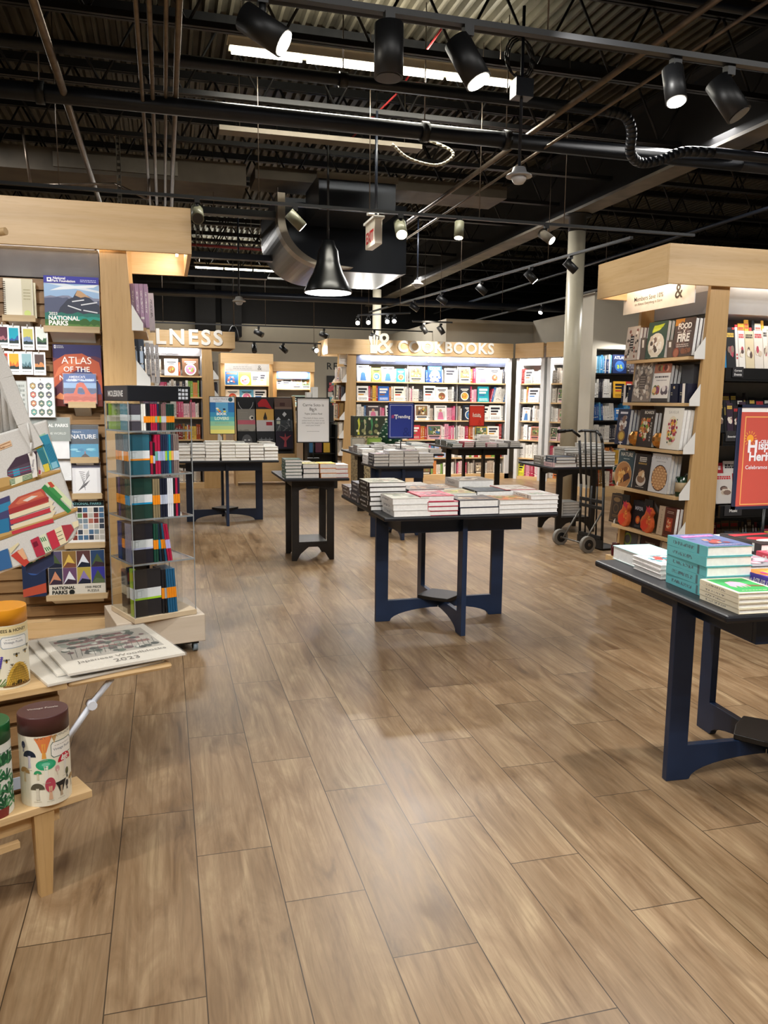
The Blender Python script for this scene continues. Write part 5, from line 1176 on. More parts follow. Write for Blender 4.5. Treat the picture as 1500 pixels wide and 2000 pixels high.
# middle distance tables
TF = T(2.74, 9.68, 0)
cross_table(TF, 1.06, 1.06, .75, 'black cross-legged table of paperbacks behind the Trending table', mat=BLACKW)
TGm = T(2.27, 7.80, 0)
cross_table(TGm, .60, .60, .745, 'small navy table carrying the Trending sign', r=.27, ap=.24)
tG = 'on the small navy table'
q = random.Random(15)
for r_ in range(2):
    for k in range(4):
        pile(TGm, -.235+.155*k, -.17+.25*r_, .746, .15, .22, .030, [4, 5, 5, 4][k]-r_, q.choice(['#b9b6b4', '#c9c6c4', '#a8a4a4', '#8a8486']) if (r_, k) != (0, 0) else '#2c2e36', 0, f'grey paged paperback, {ORD[k]} pile', tG+(', front row' if r_ == 0 else ', back row'), art(90+r_*4+k, .15, .22, '#8c8488', ['#b9b0ac', '#6a6468', '#d9a4ac']) if k % 2 == 0 else None)
for r_ in range(4):
    for k in range(6):
        if r_ == 3 and k < 2: continue
        col = q.choice(['#8c8680', '#a8a29c', '#c9c4bc', '#e0dcd6', '#6a625e', '#7a8a90']) if r_ or k > 1 else '#ece8e2'
        pile(TF, -.42+.17*k, -.40+.25*r_, .751, .15, .22, q.choice((.018, .022, .03)), q.choice((2, 3, 3, 4)) if r_ or k > 1 else 2, col, 0, f'paperback, {ORD[k]} pile', f'{["front", "second", "third", "back"][r_]} row, table behind the Trending sign', art(110+r_*6+k, .15, .22, q.choice(['#b9b4ac', '#8fa0a0', '#8c7a70', '#cfc8b8']), ['#6a645c', '#e6e0d4', '#a08c7c']) if (r_+k) % 2 else None)
d = Draw(.26, .35, '#2f3f94'); d.frame(.05, .04, .95, .96, .004, '#c9cce6'); d.t('#', .17, .58, .12, '#c94a6a', .01); d.t('T', .30, .56, .15, '#f0f1f8', .04); d.t('rending', .62, .56, .5, '#f0f1f8', .03); amp(d, .72, .08, .28, '#27357e')
sign_holder(TGm @ T(.03, -.04, .90), .275, .365, .105, 'blue Trending sign in a navy frame on the small navy table', d, '#1a2550', .05, frame_t=.01)

TE = T(4.42, 11.1, 0)
cross_table(TE, 1.10, 1.10, .74, 'black table of books before the cookbook wall', mat=BLACKW, top=BLACKW)
for r_ in range(3):
    for k in range(6):
        nn = q.choice((2, 3, 3)) if (r_, k) != (1, 3) else 6
        pile(TE, -.45+.175*k, -.42+.27*r_, .741, .15, .22, .026, nn, (['#24382c', '#b02c40', '#5a5450', '#a86a70', '#8c8884', '#5c5652'] if r_ == 0 else ['#2c3a34', '#e6e2dc', '#f0ece6', '#efe9e0', '#a89c98', '#c9c2bc'])[k], 0, f'book, {ORD[k]} pile', f'{["front", "second", "back"][r_]} row of the black cookbook table', None)
d = Draw(.23, .30, '#cf3c2c'); d.frame(.05, .04, .95, .96, .004, '#b52f24'); d.t('L', .28, .54, .10, '#f4e9d8', .04); d.t("et's Get", .54, .55, .40, '#f4e9d8', .03); d.t('Cooking', .50, .43, .58, '#f4e9d8', .03); amp(d, .72, .08, .26, '#b83026')
sign_holder(TE @ T(.0, -.1, .82), .245, .32, .20, "red Let's Get Cooking sign on the black table before the cookbook wall", d, '#3a1416', .04, frame_t=.008)

TH = T(4.22, 7.40, 0)
frame_table(TH, .78, .85, .46, .22, .62, .72, 'black table with a square opening in its end, behind the hand truck')
for k, (x, y, n, th, cc) in enumerate(((-.24, .14, 2, .03, '#3c4450'), (.0, .14, 5, .026, '#6a6258'), (.22, .14, 5, .03, '#8c8880'), (.0, .42, 7, .026, '#a09a92'), (.25, .42, 8, .028, '#b9b4ac'), (-.24, .42, 3, .03, '#7a746c'))):
    pile(TH, x, y, .721+(.045 if k == 0 else 0), .22, .24, th, n, cc, 0, f'grey-paged book, {ORD[k]} pile', 'on the table behind the hand truck')
pile(TH, -.24, .14, .721, .25, .24, .044, 1, '#c9a8a8', 0, 'thick pinkish book under two slate books', 'on the table behind the hand truck')
for k in range(5):
    book(TH @ T(.0+.0*k, .42, .166+.03*k+.015) @ Matrix.Rotation(-PI/2, 4, 'X') @ Matrix.Translation((0, 0, -.12)), .2, .24, .028, '#b9b6b0', f'pale book lying on the low shelf behind the hand truck, {ORD[k]} from below', 'books on the low shelf')

# hand truck
t = thing('hand_truck', 'black hand truck with grey wheels parked beside the cookbook end cap', 'hand truck', T(3.76, 6.53, 0, .12))
WR = plain('grey_rubber', '#77736c', .6)
m = MB(); N_, Fr = (.20, .05), (.20, .40)
for y in (.05, .40): m.path([(.20, y, .02), (.19, y, .6), (.15, y, 1.02)], .013, 8)
m.path([(.15, .05, 1.02), (.145, .07, 1.08), (.14, .12, 1.12), (.14, .33, 1.12), (.14, .40, 1.11)], .013, 8); m.build('frame', BLACK, t)
m = MB(); m.path([(.15, .40, 1.06), (.06, .40, 1.12), (-.10, .40, 1.11)], .013, 8); m.build('handle_arm', BLACK, t)
MB().tube((-.10, .40, 1.11), (-.02, .40, 1.115), .019, 8).build('grip', BLACKW, t)
m = MB()
for y in (.14, .225, .31): m.path([(.195, y, .12), (.185, y, .6), (.145, y, 1.11)], .009, 6)
m.build('back_bars', BLACK, t)
for z in (.12, .40, .46): MB().box(.18, .205, .05, .40, z-.015, z+.015).build('crossbar', BLACK, t)
m = MB(); m.box(.19, .42, .03, .42, .012, .02); m.box(.185, .20, .03, .42, .012, .10); m.build('toe_plate', BLACK, t)
for y in (.0, .44):
    w = thing_w = MB(); w.tube((0, y-.02, .078), (0, y+.02, .078), .078, 24); wo = w.build('wheel', WR, t); h_ = MB(); h_.tube((0, y-.023, .078), (0, y+.023, .078), .048, 20); h_.build('hub', BLACK, wo); MB().tube((0, y-.03, .078), (0, y+.03, .078), .014, 12).build('axle_cap', GALV, wo)
m = MB()
for y in (.06, .39): m.path([(0, y, .078), (.19, y, .36)], .009, 6)
m.tube((0, 0, .078), (0, .44, .078), .008, 8); m.build('wheel_strut', plain('grey_strut', '#6c6862', .4, metal=.5), t)
# ================================================================ NOTEBOOK SPINNER
MBASE = T(-.09, 4.535, 0, .21)
t = thing('spinner_base', 'pale low square plinth on casters carrying the notebook spinner', 'plinth', MBASE)
MB().box(-.235, .235, -.215, .215, .062, .213).build('box', PALE, t, bevel=.004)
MB().box(-.20, .20, -.19, .19, .048, .062).build('under_frame', BLACK, t)
for sx in (-1, 1):
    for sy in (-1, 1):
        o = MB().tube((sx*.185-.012, sy*.17, .026), (sx*.185+.012, sy*.17, .026), .026, 16).build('caster', plain('caster_grey', '#8494a0', .4), t); MB().tube((sx*.185-.014, sy*.17, .026), (sx*.185+.014, sy*.17, .026), .012, 10).box(sx*.185-.018, sx*.185+.018, sy*.17-.02, sy*.17+.02, .046, .056).build('fork', BLACK, o)
RK = T(-.088, 4.475, 0, math.radians(23))
t = thing('notebook_spinner', 'tall clear acrylic notebook spinner with a black MOLESKINE header', 'display rack', RK)
HW = .170
MB().box(-HW-.005, HW+.005, -HW-.005, HW+.005, .2145, .243).build('turntable_board', plain('birch_ply', '#cdb99a', .5), t, bevel=.002)
MB().box(-HW, HW, -HW, HW, 1.372, 1.452).build('header', plain('header_black', '#10131a', .38), t, bevel=.004)
d = Draw(.30, .06); d.t('MOLESKINE', .5, .22, .72, '#c9c8c4', .025); d.build('header_lettering', t, T(-HW-.0005, 0, 1.382, -PI/2), mat=PAINT)
d = Draw(.056, .058)
for i in range(3):
    for j in range(3):
        if (i, j) == (0, 2): d.t('M', .15, .74, .24, '#d8dee8', .03)
        else: d.r(.02+.34*i, .03+.34*j, .28+.34*i, .27+.34*j, '#d8dee8')
d.build('header_logo', t, T(.128, -HW-.0005, 1.382), mat=PAINT)
TZ = [.2435, .528, .765, .995, 1.222]
TT = [.52, .757, .987, 1.214, 1.370]
for z in TZ[1:]:
    MB().box(-HW, HW, -HW, HW, z-.006, z).build('acrylic_tray', ACRYL, t)
    m = MB()
    for a in ((-HW, HW, -HW, -HW+.003), (-HW, HW, HW-.003, HW), (-HW, -HW+.003, -HW, HW), (HW-.003, HW, -HW, HW)): m.box(a[0], a[1], a[2], a[3], z-.0075, z+.001)
    m.build('tray_edge', ACEDGE, t)
for sx in (-1, 1):
    for sy in (-1, 1):
        m = MB(); m.box(sx*HW-.002, sx*HW+.002, sy*HW-.002, sy*HW+.002, .243, 1.37); m.build('acrylic_corner', ACEDGE, t)
for (a, b) in (((-HW, -.10), 1), ((.10, HW), 1)):
    MB().box(a[0], a[1], -HW-.0015, -HW+.0015, .243, 1.37).build('acrylic_pane', ACRYL, t) if a[0] < 0 else None
MB().box(-HW-.0015, -HW+.0015, -HW, HW, .243, 1.37).build('acrylic_pane', ACRYL, t)
MB().box(-.004, .004, -.17, .17, .243, 1.37).box(-.17, .17, -.004, .004, .243, 1.37).build('acrylic_divider', ACRYL, t)

NB_ = {}


def notebook(M, w, h, t_, col, band, label, group=None, bandcol2=None, bz=.36, bh=.24, elastic=True, two='#e9ecea'):
    """soft notebook: front faces -y, spine at -x, with a paper band"""
    k = (w, h, t_, bz, bh)
    if k not in NB_:
        m = MB(); r = t_/2
        P = [(-w/2, -r*.6), (-w/2+r*.5, -r), (w/2, -r), (w/2, r), (-w/2+r*.5, r), (-w/2, r*.6)]
        m.prism(P, 'z', 0, h)
        pg = MB().box(-w/2+r, w/2+.0006, -r*.75, r*.75, .002, h-.002)
        b = MB(); e = .0008; b.prism([(x+(-e if x < 0 else e*.3), y+(e if y > 0 else -e)) for x, y in P], 'z', h*bz, h*(bz+bh))
        NB_[k] = (m.mesh('notebook_cover', CLOTHP), pg.mesh('pages', PAPER), b.mesh('paper_band', CLOTHP))
    a, p, b = NB_[k]
    o = put('notebook', a, None, M, c(col)); tag(o, label, 'notebook', group); put('paper_band', b, o, None, c(band))
    return o


_p = Mt('plain_coloured_card'); _oi = _p.node('ShaderNodeObjectInfo'); _nn = _p.noise(_p.coord('Object'), 30, 2)
CLOTHP = _p.set(base=_p.mix(_p.ramp(_nn, [(.2, (.85, .85, .85, 1)), (.8, (1, 1, 1, 1))]), (0, 0, 0, 1), _oi.outputs['Color']), rough=.35)
OR_, WB_ = '#f0921e', '#dfe6ea'
# frames of the two visible faces: FA faces the aisle (local -y), FBc faces the calendar side (local -x)
FA = RK; FBc = RK @ T(0, 0, 0, -PI/2)
tn = ['bottom', 'second lowest', 'middle', 'second highest', 'top']


def tier(F, i, side, big, spines, x0=-.165, flip=False):
    z = TZ[i]+.0008; hmax = TT[i]-TZ[i]-.012; x = x0; n = 0
    if big:
        col, bc, w, hh, stripe = big; hh = min(hh, hmax); t_ = .02
        o = notebook(F @ T(x+w/2, -HW+.022, z), w, hh, t_, col, WB_, f'large {cname(col)} notebook facing out on the {tn[i]} tier, {side}', elastic=True)
        d = Draw(w, hh*.24); d.r(0, 0, 1, .18, bc); d.frame(.10, .30, .26, .80, .0012, '#9aa4a8'); d.r(.10, .85, .34, .88, '#9aa4a8'); d.build('band_print', o, T(0, -t_/2-.0008, hh*.36)); x += w+.004
    for (col, band, t_, k, *ex) in spines:
        hh = min(ex[0] if ex else .205, hmax); ln = ex[1] if len(ex) > 1 else 0
        for j in range(k):
            if x+t_ > .166: return
            M = F @ T(x+t_/2+(hh*.5*abs(ln)), -HW+.006+.062, z) @ Matrix.Rotation(ln, 4, 'Y') @ Matrix.Rotation(PI/2, 4, 'Z')
            notebook(M, .125, hh, t_-.0012, col, band, f'{cname(col)} notebook edge out, {ORD[n]} on the {tn[i]} tier of the spinner, {side}', None, bz=.34 if hh > .15 else .3, bh=.24); x += t_; n += 1


K, DG, MR, NV, TL = '#1c1d22', '#1d4038', '#b01e44', '#26304c', '#1f6f86'
tier(FA, 4, 'aisle side', ('#55505c', '#b9b0b8', .062, .135, 0), [('#f0efe8', '#f0efe8', .012, 1), ('#f0efe8', OR_, .012, 1), (K, OR_, .012, 2), (MR, OR_, .0125, 2), (MR, '#7fb89a', .011, 1), (NV, OR_, .011, 1), ('#3a3430', '#a6cf3a', .011, 1), ('#8c6a6a', '#cfd2dc', .009, 3), (DG, OR_, .0115, 4)])
tier(FA, 3, 'aisle side', ('#2c6478', OR_, .105, .21, 0), [('#8c1638', OR_, .013, 1, .17), (K, '#b9c4e8', .011, 1, .165), (MR, '#6fae9a', .015, 1), (MR, '#b4c2ea', .016, 1), (NV, '#b4c2ea', .012, 2), (NV, '#a6cf3a', .011, 1), ('#28486c', '#20a0cc', .009, 1), ('#158098', '#c4d83a', .014, 1), ('#4a4452', '#f0b078', .013, 1), ('#8a7a74', '#dcdce2', .010, 3)])
tier(FA, 2, 'aisle side', (DG, '#1e96c8', .112, .21, 0), [('#8a7c5e', OR_, .0125, 3), ('#1a2034', '#c2cbe0', .0135, 3), ('#e3e7f0', '#dfe4ee', .011, 3), (K, OR_, .012, 1), (MR, OR_, .014, 1), ('#2c2440', OR_, .011, 1)])
tier(FA, 1, 'aisle side', ('#1d1f2a', '#b4bce0', .108, .21, 0), [('#1c4a3c', OR_, .0125, 2), ('#1a3040', '#1e96c8', .0125, 1, .205, -.06), (K, OR_, .012, 1, .205, -.08), ('#235a78', OR_, .0125, 1, .205, -.10), (MR, '#b9b6ea', .014, 2, .20, -.13)])
tier(FA, 0, 'aisle side', ('#26262a', '#9ccc2c', .145, .25, 0), [(K, OR_, .014, 1, .24), ('#17171c', '#b9bcc0', .012, 1, .24, -.03), ('#235f86', OR_, .0135, 4, .24, -.05)])
tier(FBc, 4, 'calendar side', None, [('#3c4a4a', '#cfcfc0', .03, 1), ('#8fb03a', '#c9c0a8', .012, 2)], -.165)
notebook(FBc @ T(.09, -HW+.02, TZ[4]+.001), .135, .135, .018, '#25788e', '#dfe6ea', 'teal notebook facing the calendar wall on the top tier of the spinner')
notebook(FBc @ T(.045, -HW+.045, TZ[4]+.001), .012, .135, .02, '#a8cc38', '#e08a3a', 'lime notebook edge beside the teal one on the top tier')
for i, spec in ((3, [('#2a2a28', OR_, .023, 4), ('#202430', '#f0e6d8', .022, 1), ('#174a5c', OR_, .024, 3)]), (2, [('#2c2a30', OR_, .024, 1), ('#4a3f7a', OR_, .034, 1), ('#2c2a30', OR_, .023, 3), ('#204a44', '#1e96c8', .024, 3)]), (1, [('#1c3a7a', '#2a4a9a', .032, 2), (K, OR_, .024, 2), ('#8c8ca0', '#9a94ac', .019, 5)]), (0, [(K, '#c9c4b8', .02, 1, .25)])):
    tier(FBc, i, 'calendar side', None, spec, .140-sum(s[2]*s[3] for s in spec)-.002 if i else .04)
o = notebook(FBc @ T(.118, -HW+.012, TZ[0]+.001, .0), .040, .255, .02, '#a6d02c', '#e6ecf0', 'lime green notebook standing at the front corner of the bottom tier')
notebook(FBc @ T(-.06, -HW+.05, TZ[0]+.001), .14, .21, .02, '#4a4440', '#d8ceb4', 'dark notebook with a cream band on the bottom tier, calendar side')
for i in (1, 2, 3):
    notebook(FBc @ T(-.09, -HW+.12, TZ[i]+.001), .12, .19, .03, ['#7a2c44', '#8c2f3c', '#3c5248'][i-1], '#d9c9b4', f'back-facing notebook seen through the acrylic on the {tn[i]} tier')

# ================================================================ NESTING GIFT TABLES (lower left)
RL = math.radians(27)
GT = T(-.231, 2.302, 0, RL)     # low bench: origin at the front right corner of the top
t = thing('low_bench', 'low oak bench with tapered legs at the bottom left holding the fungi tube', 'bench', GT)
MB().box(-1.1, 0, 0, .115, .248, .27).build('bench_top', OAKX, t, bevel=.002)
MB().box(-1.1, -.085, .03, .062, .20, .248).build('apron_rail', OAKX, t)
MB().box(-1.1, -.2, .012, .03, .165, .182).build('stretcher', OAKX, t)
for x in (-.135, -.95):
    m = MB(); m.prism([(-.028, .25), (.028, .25), (.012, 0), (-.020, 0)], 'y', .004, .034, M=T(x, 0, 0)); m.build('leg', OAKZ, t)
RU = math.radians(20)
GU = T(-.335, 2.705, 0, RU)
t = thing('tiered_gift_stand', 'oak gift stand with a drop leaf carrying the calendars and the bees tube', 'stand', GU)
MB().box(-1.0, 0, 0, .62, .436, .458).build('stand_top', OAKX, t, bevel=.002)
MB().box(.003, .36, 0, .52, .436, .458).build('drop_leaf', OAKX, t, bevel=.012)
m = MB()
for i in range(5): m.box(-1.0, -.02, .03, .05, .035+.078*i, .035+.078*i+.06)
m.box(-1.0, -.02, .05, .6, .02, .43); m.build('slatted_body', SLAT, t)
m = MB(); m.box(-1.0, -.035, .026, .030, .12, .16); m.build('pale_rail', plain('pale_blue_metal', '#b9c4d4', .4), t)
m = MB(); m.path([(-.002, .03, .25), (.085, .03, .36)], .012, 4); m.path([(.075, .03, .35), (.155, .03, .434)], .012, 4); m.tube((.082, .012, .355), (.082, .046, .355), .016, 10); m.build('folding_bracket', plain('bracket_white', '#dfe4ee', .35), t)


def tube_box(M, r, h, lid_h, body, lid, label, draw):
    t = thing('puzzle_tube', label, 'puzzle tube', M)
    MB().lathe([(r, 0), (r, h-lid_h-.004)], 48).build('tube_body', plain('tube_'+body, body, .35, var=.02), t)
    MB().lathe([(r*.97, h-lid_h-.004), (r*.97, h-lid_h)], 48).build('tube_neck', WHITE, t)
    MB().lathe([(r*1.012, h-lid_h), (r*1.012, h-.003), (r*.99, h)], 48).build('lid', plain('lid_'+lid, lid, .38, var=.03), t)
    fn = lambda p: ((r-p[1])*math.sin(p[0]/r), -(r-p[1])*math.cos(p[0]/r), p[2])
    draw.build('printed_art', t, T(0, 0, 0), off=.0004, gap=.00008, fn=fn)
    return t


def cyl_draw(r, h): return Draw(2*PI*r*.62, h)


def shroom(d, x, y, s, cap, stem, kind=0, spots=None):
    k = s*1.45
    d.p([(x-.02*s, y), (x+.02*s, y), (x+.013*s, y+.05*k), (x+.018*s, y+.10*k), (x-.018*s, y+.10*k), (x-.013*s, y+.05*k)], stem)
    if kind == 0: d.e(x, y+.09*k, .08*s, .055*k, cap, 14, 0, PI)
    elif kind == 1: d.e(x, y+.11*k, .085*s, .036*k, cap); d.e(x, y+.112*k, .06*s, .022*k, '#3fae82'); d.e(x, y+.112*k, .035*s, .012*k, '#7ccfae')
    elif kind == 2: d.p([(x-.08*s, y+.14*k), (x+.08*s, y+.15*k), (x+.05*s, y+.10*k), (x+.02*s, y+.04*k), (x-.02*s, y+.04*k), (x-.05*s, y+.10*k)], cap)
    elif kind == 3: d.e(x, y+.11*k, .05*s, .055*k, cap)
    if spots:
        q = random.Random(int(x*999))
        for i in range(spots): a_ = q.uniform(.2, PI-.2); rr_ = q.uniform(.2, .9); d.e(x+.07*s*rr_*math.cos(a_), y+.095*k+.046*k*rr_*math.sin(a_), .008*s, .006*k, '#f4ece4', 6)


r_ = .066
d = cyl_draw(r_, .255); d.r(0, 0, 1, .8, '#f0ead6')
d.t('FUNGI – CHAMPIGNONS', .62, .758, .44, '#5c5648', .0); d.p([(.56, .56), (.585, .53), (.83, .53), (.85, .56), (.85, .68), (.82, .71), (.58, .71), (.56, .68)], '#6f8278'); d.p([(.567, .565), (.59, .54), (.825, .54), (.842, .565), (.842, .675), (.815, .70), (.585, .70), (.567, .675)], '#f8f5ee'); d.t('Vintage Puzzle', .70, .60, .23, '#4a5468', .0); d.lines(.60, .80, .66, .03, 1, '#a8a49a', 3, .006)
shroom(d, .49, .54, 1.15, '#e0814a', '#e6a24a', 2); shroom(d, .60, .70, .4, '#b9905a', '#c9a878', 2); shroom(d, .335, .44, .95, '#20293a', '#c9c4d0'); shroom(d, .505, .28, 1.2, '#2fa876', '#ecebdd', 1); shroom(d, .72, .31, 1.15, '#c8283c', '#e9e4da', 0, 26)
shroom(d, .42, .31, .5, '#3aa068', '#d8d0b0'); shroom(d, .62, .33, .45, '#d9a8a8', '#e9dccc', 3); shroom(d, .74, .25, .5, '#6a6a4a', '#3c4440', 3); shroom(d, .41, .08, .9, '#5a5444', '#d9d2c0'); shroom(d, .54, .07, 1.05, '#b8485a', '#d9b090', 3); shroom(d, .655, .08, .8, '#2c2a28', '#b9a48a', 2); shroom(d, .73, .12, .45, '#3a3a3a', '#4a4a4a', 3); shroom(d, .27, .28, .8, '#b08a54', '#d9c49a'); shroom(d, .82, .12, .7, '#a88a5a', '#e0d4b8'); shroom(d, .27, .62, .5, '#26304a', '#8c8c9c', 3)
for (x, y) in ((.49, .52), (.335, .42), (.505, .26), (.41, .06), (.54, .05), (.72, .29), (.65, .055)): d.lines(x-.04, x+.04, y, .02, 1, '#b9b4a0', int(x*100), .005)
tube_box(T(-.352, 2.30, .2705, .15), r_, .255, .052, '#f0ead6', '#4d2a28', 'cream fungi puzzle tube with a dark brown lid on the low bench', d)
lt = Draw(.10, .05); lt.t('Vintage Puzzle', .5, .4, .8, '#d8cfc4', 0)
tl = bpy.data.objects['puzzle_tube']; lt.build('lid_lettering', tl, T(0, -.02, .2556, 0, -PI/2))
d = cyl_draw(r_, .255); d.r(0, 0, 1, .8, '#eef0ea'); q = random.Random(3)
for i in range(26):
    x0, y0 = q.uniform(.3, .98), q.uniform(.05, .6)
    for k in range(5): d.l((x0, y0), (x0+.10*math.cos(k*.6+.2), y0+.12*math.sin(k*.6+.2)), .006, q.choice(['#2f7a4c', '#1f5a3a', '#5a9a6a']))
d.p([(.62, .0), (.74, .0), (.76, .1), (.60, .1)], '#8a3a34'); d.lines(.5, .9, .7, .04, 2, '#3a5a48', 4, .008)
tube_box(T(-.495, 2.245, .2705, .1), r_, .255, .052, '#eef0ea', '#145a2c', 'cream houseplant puzzle tube with a green lid at the left frame edge', d)
d = cyl_draw(r_, .262); d.r(0, 0, 1, .8, '#efe9d4'); d.r(0, .68, 1, .79, '#ecd9a4'); d.t('BEES & HONEY', .70, .715, .36, '#3a3324', .02); d.p([(.27, .73), (.30, .73), (.285, .75)], '#8a8468'); d.p([(.54, .54), (.565, .51), (.86, .51), (.88, .54), (.88, .63), (.855, .66), (.565, .66), (.54, .63)], '#a9b4bc'); d.p([(.55, .545), (.57, .52), (.855, .52), (.87, .545), (.87, .625), (.85, .65), (.57, .65), (.55, .625)], '#f8f7f2'); d.t('Vintage Puzzle', .70, .565, .24, '#5a6274', 0); d.lines(.6, .8, .62, .03, 1, '#b0aca0', 3, .006)
for (x, y, rr) in ((.46, .52, .05), (.33, .47, .045), (.20, .50, .05)): d.e(x, y, rr, None, '#e4552e'); d.e(x-.012, y+.012, rr*.4, None, '#f08a5a')
for (a_, b_) in (((.2, .6), (.45, .66)), ((.3, .58), (.42, .5)), ((.45, .6), (.5, .46))): d.l(a_, b_, .003, '#5a6a3a')
for (x, y) in ((.30, .62), (.38, .66), (.46, .44), (.24, .40)): d.e(x, y, .05, .016, '#4f8a48')
for (x, y, s_) in ((.72, .42, 1), (.85, .44, 1), (.60, .36, .9), (.90, .50, .8), (.66, .30, .5)):
    d.l((x-.04*s_, y+.015), (x+.04*s_, y+.015), .005*s_, '#8a8a80'); d.l((x-.035*s_, y+.0), (x+.035*s_, y+.02), .004*s_, '#a8a89c'); d.e(x, y, .014*s_, .028*s_, '#3a3018'); d.e(x, y-.01, .012*s_, .006*s_, '#c99a2c')
for (x, y) in ((.40, .30), (.45, .20), (.30, .22), (.52, .28)):
    for k in range(7): d.e(x+.006*k*.8, y+.022*k, .017, .011, '#5a4aa8')
    d.l((x-.02, y-.14), (x, y), .003, '#7a9a6a')
for k in range(8): d.l((.40+.02*k, .04), (.33+.05*k, .14), .003, '#6a8a4c')
B2 = [(.58, .04), (.60, .16), (.64, .25), (.70, .32), (.75, .33), (.80, .31), (.86, .24), (.90, .15), (.91, .05)]
d.p(B2[::-1], '#d9b04a')
for k in range(9):
    y = .06+.03*k; hw = .165*math.sqrt(max(0, 1-((y-.04)/.31)**2)); d.r(.745-hw, y, .745+hw, y+.005, '#8a6a24')
for k in range(-6, 7): d.l((.745+.025*k, .05), (.745+.010*k, .31-.01*abs(k)), .0016, '#8a6a24')
d.e(.74, .075, .035, .03, '#3a2c14'); d.dots(14, .012, ['#3a2c14', '#5a4420'], (.64, .04, .86, .10), 4); d.r(.55, .03, .93, .05, '#7a5a34')
TBU = GU @ T(-.16, .10, .4585)
tube_box(TBU @ T(0, 0, 0, -.574), r_, .262, .052, '#efe9d4', '#e79a1e', 'cream bees and honey puzzle tube with an orange lid', d)
d = cyl_draw(r_, .262); d.r(0, 0, 1, .8, '#efe9d4')
tube_box(GU @ T(-.24, .30, .4585), r_, .262, .052, '#ece6d0', '#e08e1c', 'second orange-lidded tube standing behind the bees and honey tube', d)

# calendars on the drop leaf
CB = GU @ T(0.0, 0, .4585)


def calendar(x, y, z, rz, w, h, label, draw):
    o = MB().box(-w/2, w/2, -h/2, h/2, 0, .007).build('wall_calendar', plain('calendar_cream', '#ebe5d8', .4), None, CB @ T(x, y, z, rz)); tag(o, label, 'calendar')
    if draw: draw.build('cover_art', o, T(0, -h/2, .007) @ Matrix.Rotation(-PI/2, 4, 'X'))
    MB().box(-w/2-.004, w/2+.004, -h/2-.004, h/2+.004, -.0005, .0095).build('shrink_wrap', WRAP, o); return o


d = Draw(.40, .45, '#ebe5d8'); d.r(.07, .30, .93, .90, '#b9b3a8')
q = random.Random(9)
for i, yy in enumerate((.80, .70, .60, .49)): d.r(.10+.05*i, yy, .72+.05*i, yy+.055, ['#7a4a4c', '#84504e', '#7e4c4e', '#8a5650'][i])
d.dots(70, .045, ['#3c4a40', '#5a6a58', '#8c9488', '#2c362e', '#6a4648', '#d8d6cc'], (.07, .30, .93, .90), 3)
for i in range(16): d.l((.12+.05*i, .32+.02*(i % 4)), (.16+.05*i, .56), .0018, '#2f3a32')
d.t('Japanese Woodblocks', .52, .18, .78, '#6a6256', -.006); d.t('2023', .52, .08, .22, '#6a6256', -.006)
for i, (x, y, rz) in enumerate(((.10, .23, .08), (.155, .27, .02), (.185, .22, .0))):
    calendar(x+.02, y, .0012+.0102*i, rz, .40, .45, ['lowest shrink-wrapped calendar of the three on the drop leaf', 'middle shrink-wrapped calendar of the three on the drop leaf', 'Japanese Woodblocks 2023 calendar in crinkled wrap on top of its pile'][i], d if i == 2 else None)

# tote bag hanging on a peg post, added outside the frame as its support
t = thing('peg_post', 'oak post with a peg at the left frame edge, the tote bag hangs from it', 'post', T(-.80, 2.95, .4585))
MB().box(-.02, .02, -.02, .02, 0, 1.49).build('post', OAKZ, t); MB().tube((0, 0, 1.40), (.34, -.16, 1.44), .012, 10).build('peg', OAKY, t); MB().box(-.15, .15, -.12, .12, 0, .02).build('foot', OAKX, t)
KX, KZ = .001375, .00151
bagp = lambda x, y: (x*KX-.505, 1.441+(740-y)*KZ)  # bag outline, straps and print are traced in image pixels, mapped linearly to metres
t = thing('tote_bag', 'white canvas tote bag printed with shelves of old books, hanging at the left', 'tote bag', T(0, 2.78, 0))
CAN = Mt('white_canvas'); n = CAN.noise(CAN.coord('Object'), 260, 2); CAN = CAN.set(base=CAN.ramp(n, [(.3, c('#d2d0cc')), (.7, c('#dedcd8'))]), rough=.9, bump=n, bstr=.2)
P = [bagp(*p) for p in ((-190, 905), (100, 822), (108, 870), (135, 958), (162, 1052), (148, 1080), (128, 1094), (60, 1126), (-60, 1165), (-190, 1200))]
MB().prism(P, 'y', -.012, .012).build('bag_body', CAN, t, bevel=.006)


def strap(pts, w, dy):
    m = MB()
    for i in range(len(pts)-1):
        (x0, z0), (x1, z1) = bagp(*pts[i]), bagp(*pts[i+1]); dx, dz = x1-x0, z1-z0; L = math.hypot(dx, dz); nx, nz = -dz/L*w/2, dx/L*w/2
        m.prism([(x0+nx, z0+nz), (x1+nx, z1+nz), (x1-nx, z1-nz), (x0-nx, z0-nz)], 'y', dy-.003, dy+.003)
    return m.build('strap', CAN, t, bevel=.001)


strap([(78, 880), (52, 830), (20, 735), (-30, 600), (-62, 520)], .042, -.016); strap([(60, 862), (34, 800), (0, 720), (-45, 590), (-75, 520)], .036, .014); strap([(-60, 890), (-58, 700), (-80, 520)], .036, -.016)
# pleated scarf-like lining folds behind the straps
m = MB()
for i in range(7): x0 = -70+16*i; a_, b_ = bagp(x0, 870-3*i), bagp(-40+9*i, 690); m.tube((a_[0], .022+.004*(i % 2), a_[1]), (b_[0], .022, b_[1]), .014, 8, r2=.006)
m.build('gathered_canvas', CAN, t)
# the print
x0b, x1b, z0b, z1b = -.77, -.27, .70, 1.25
d = Draw(1, 1)


def bp(pts): return [(X_-(0)+.5, Z_) for X_, Z_ in (bagp(*p) for p in pts)]


def pp(col, *pts): d.p(bp(pts), col)


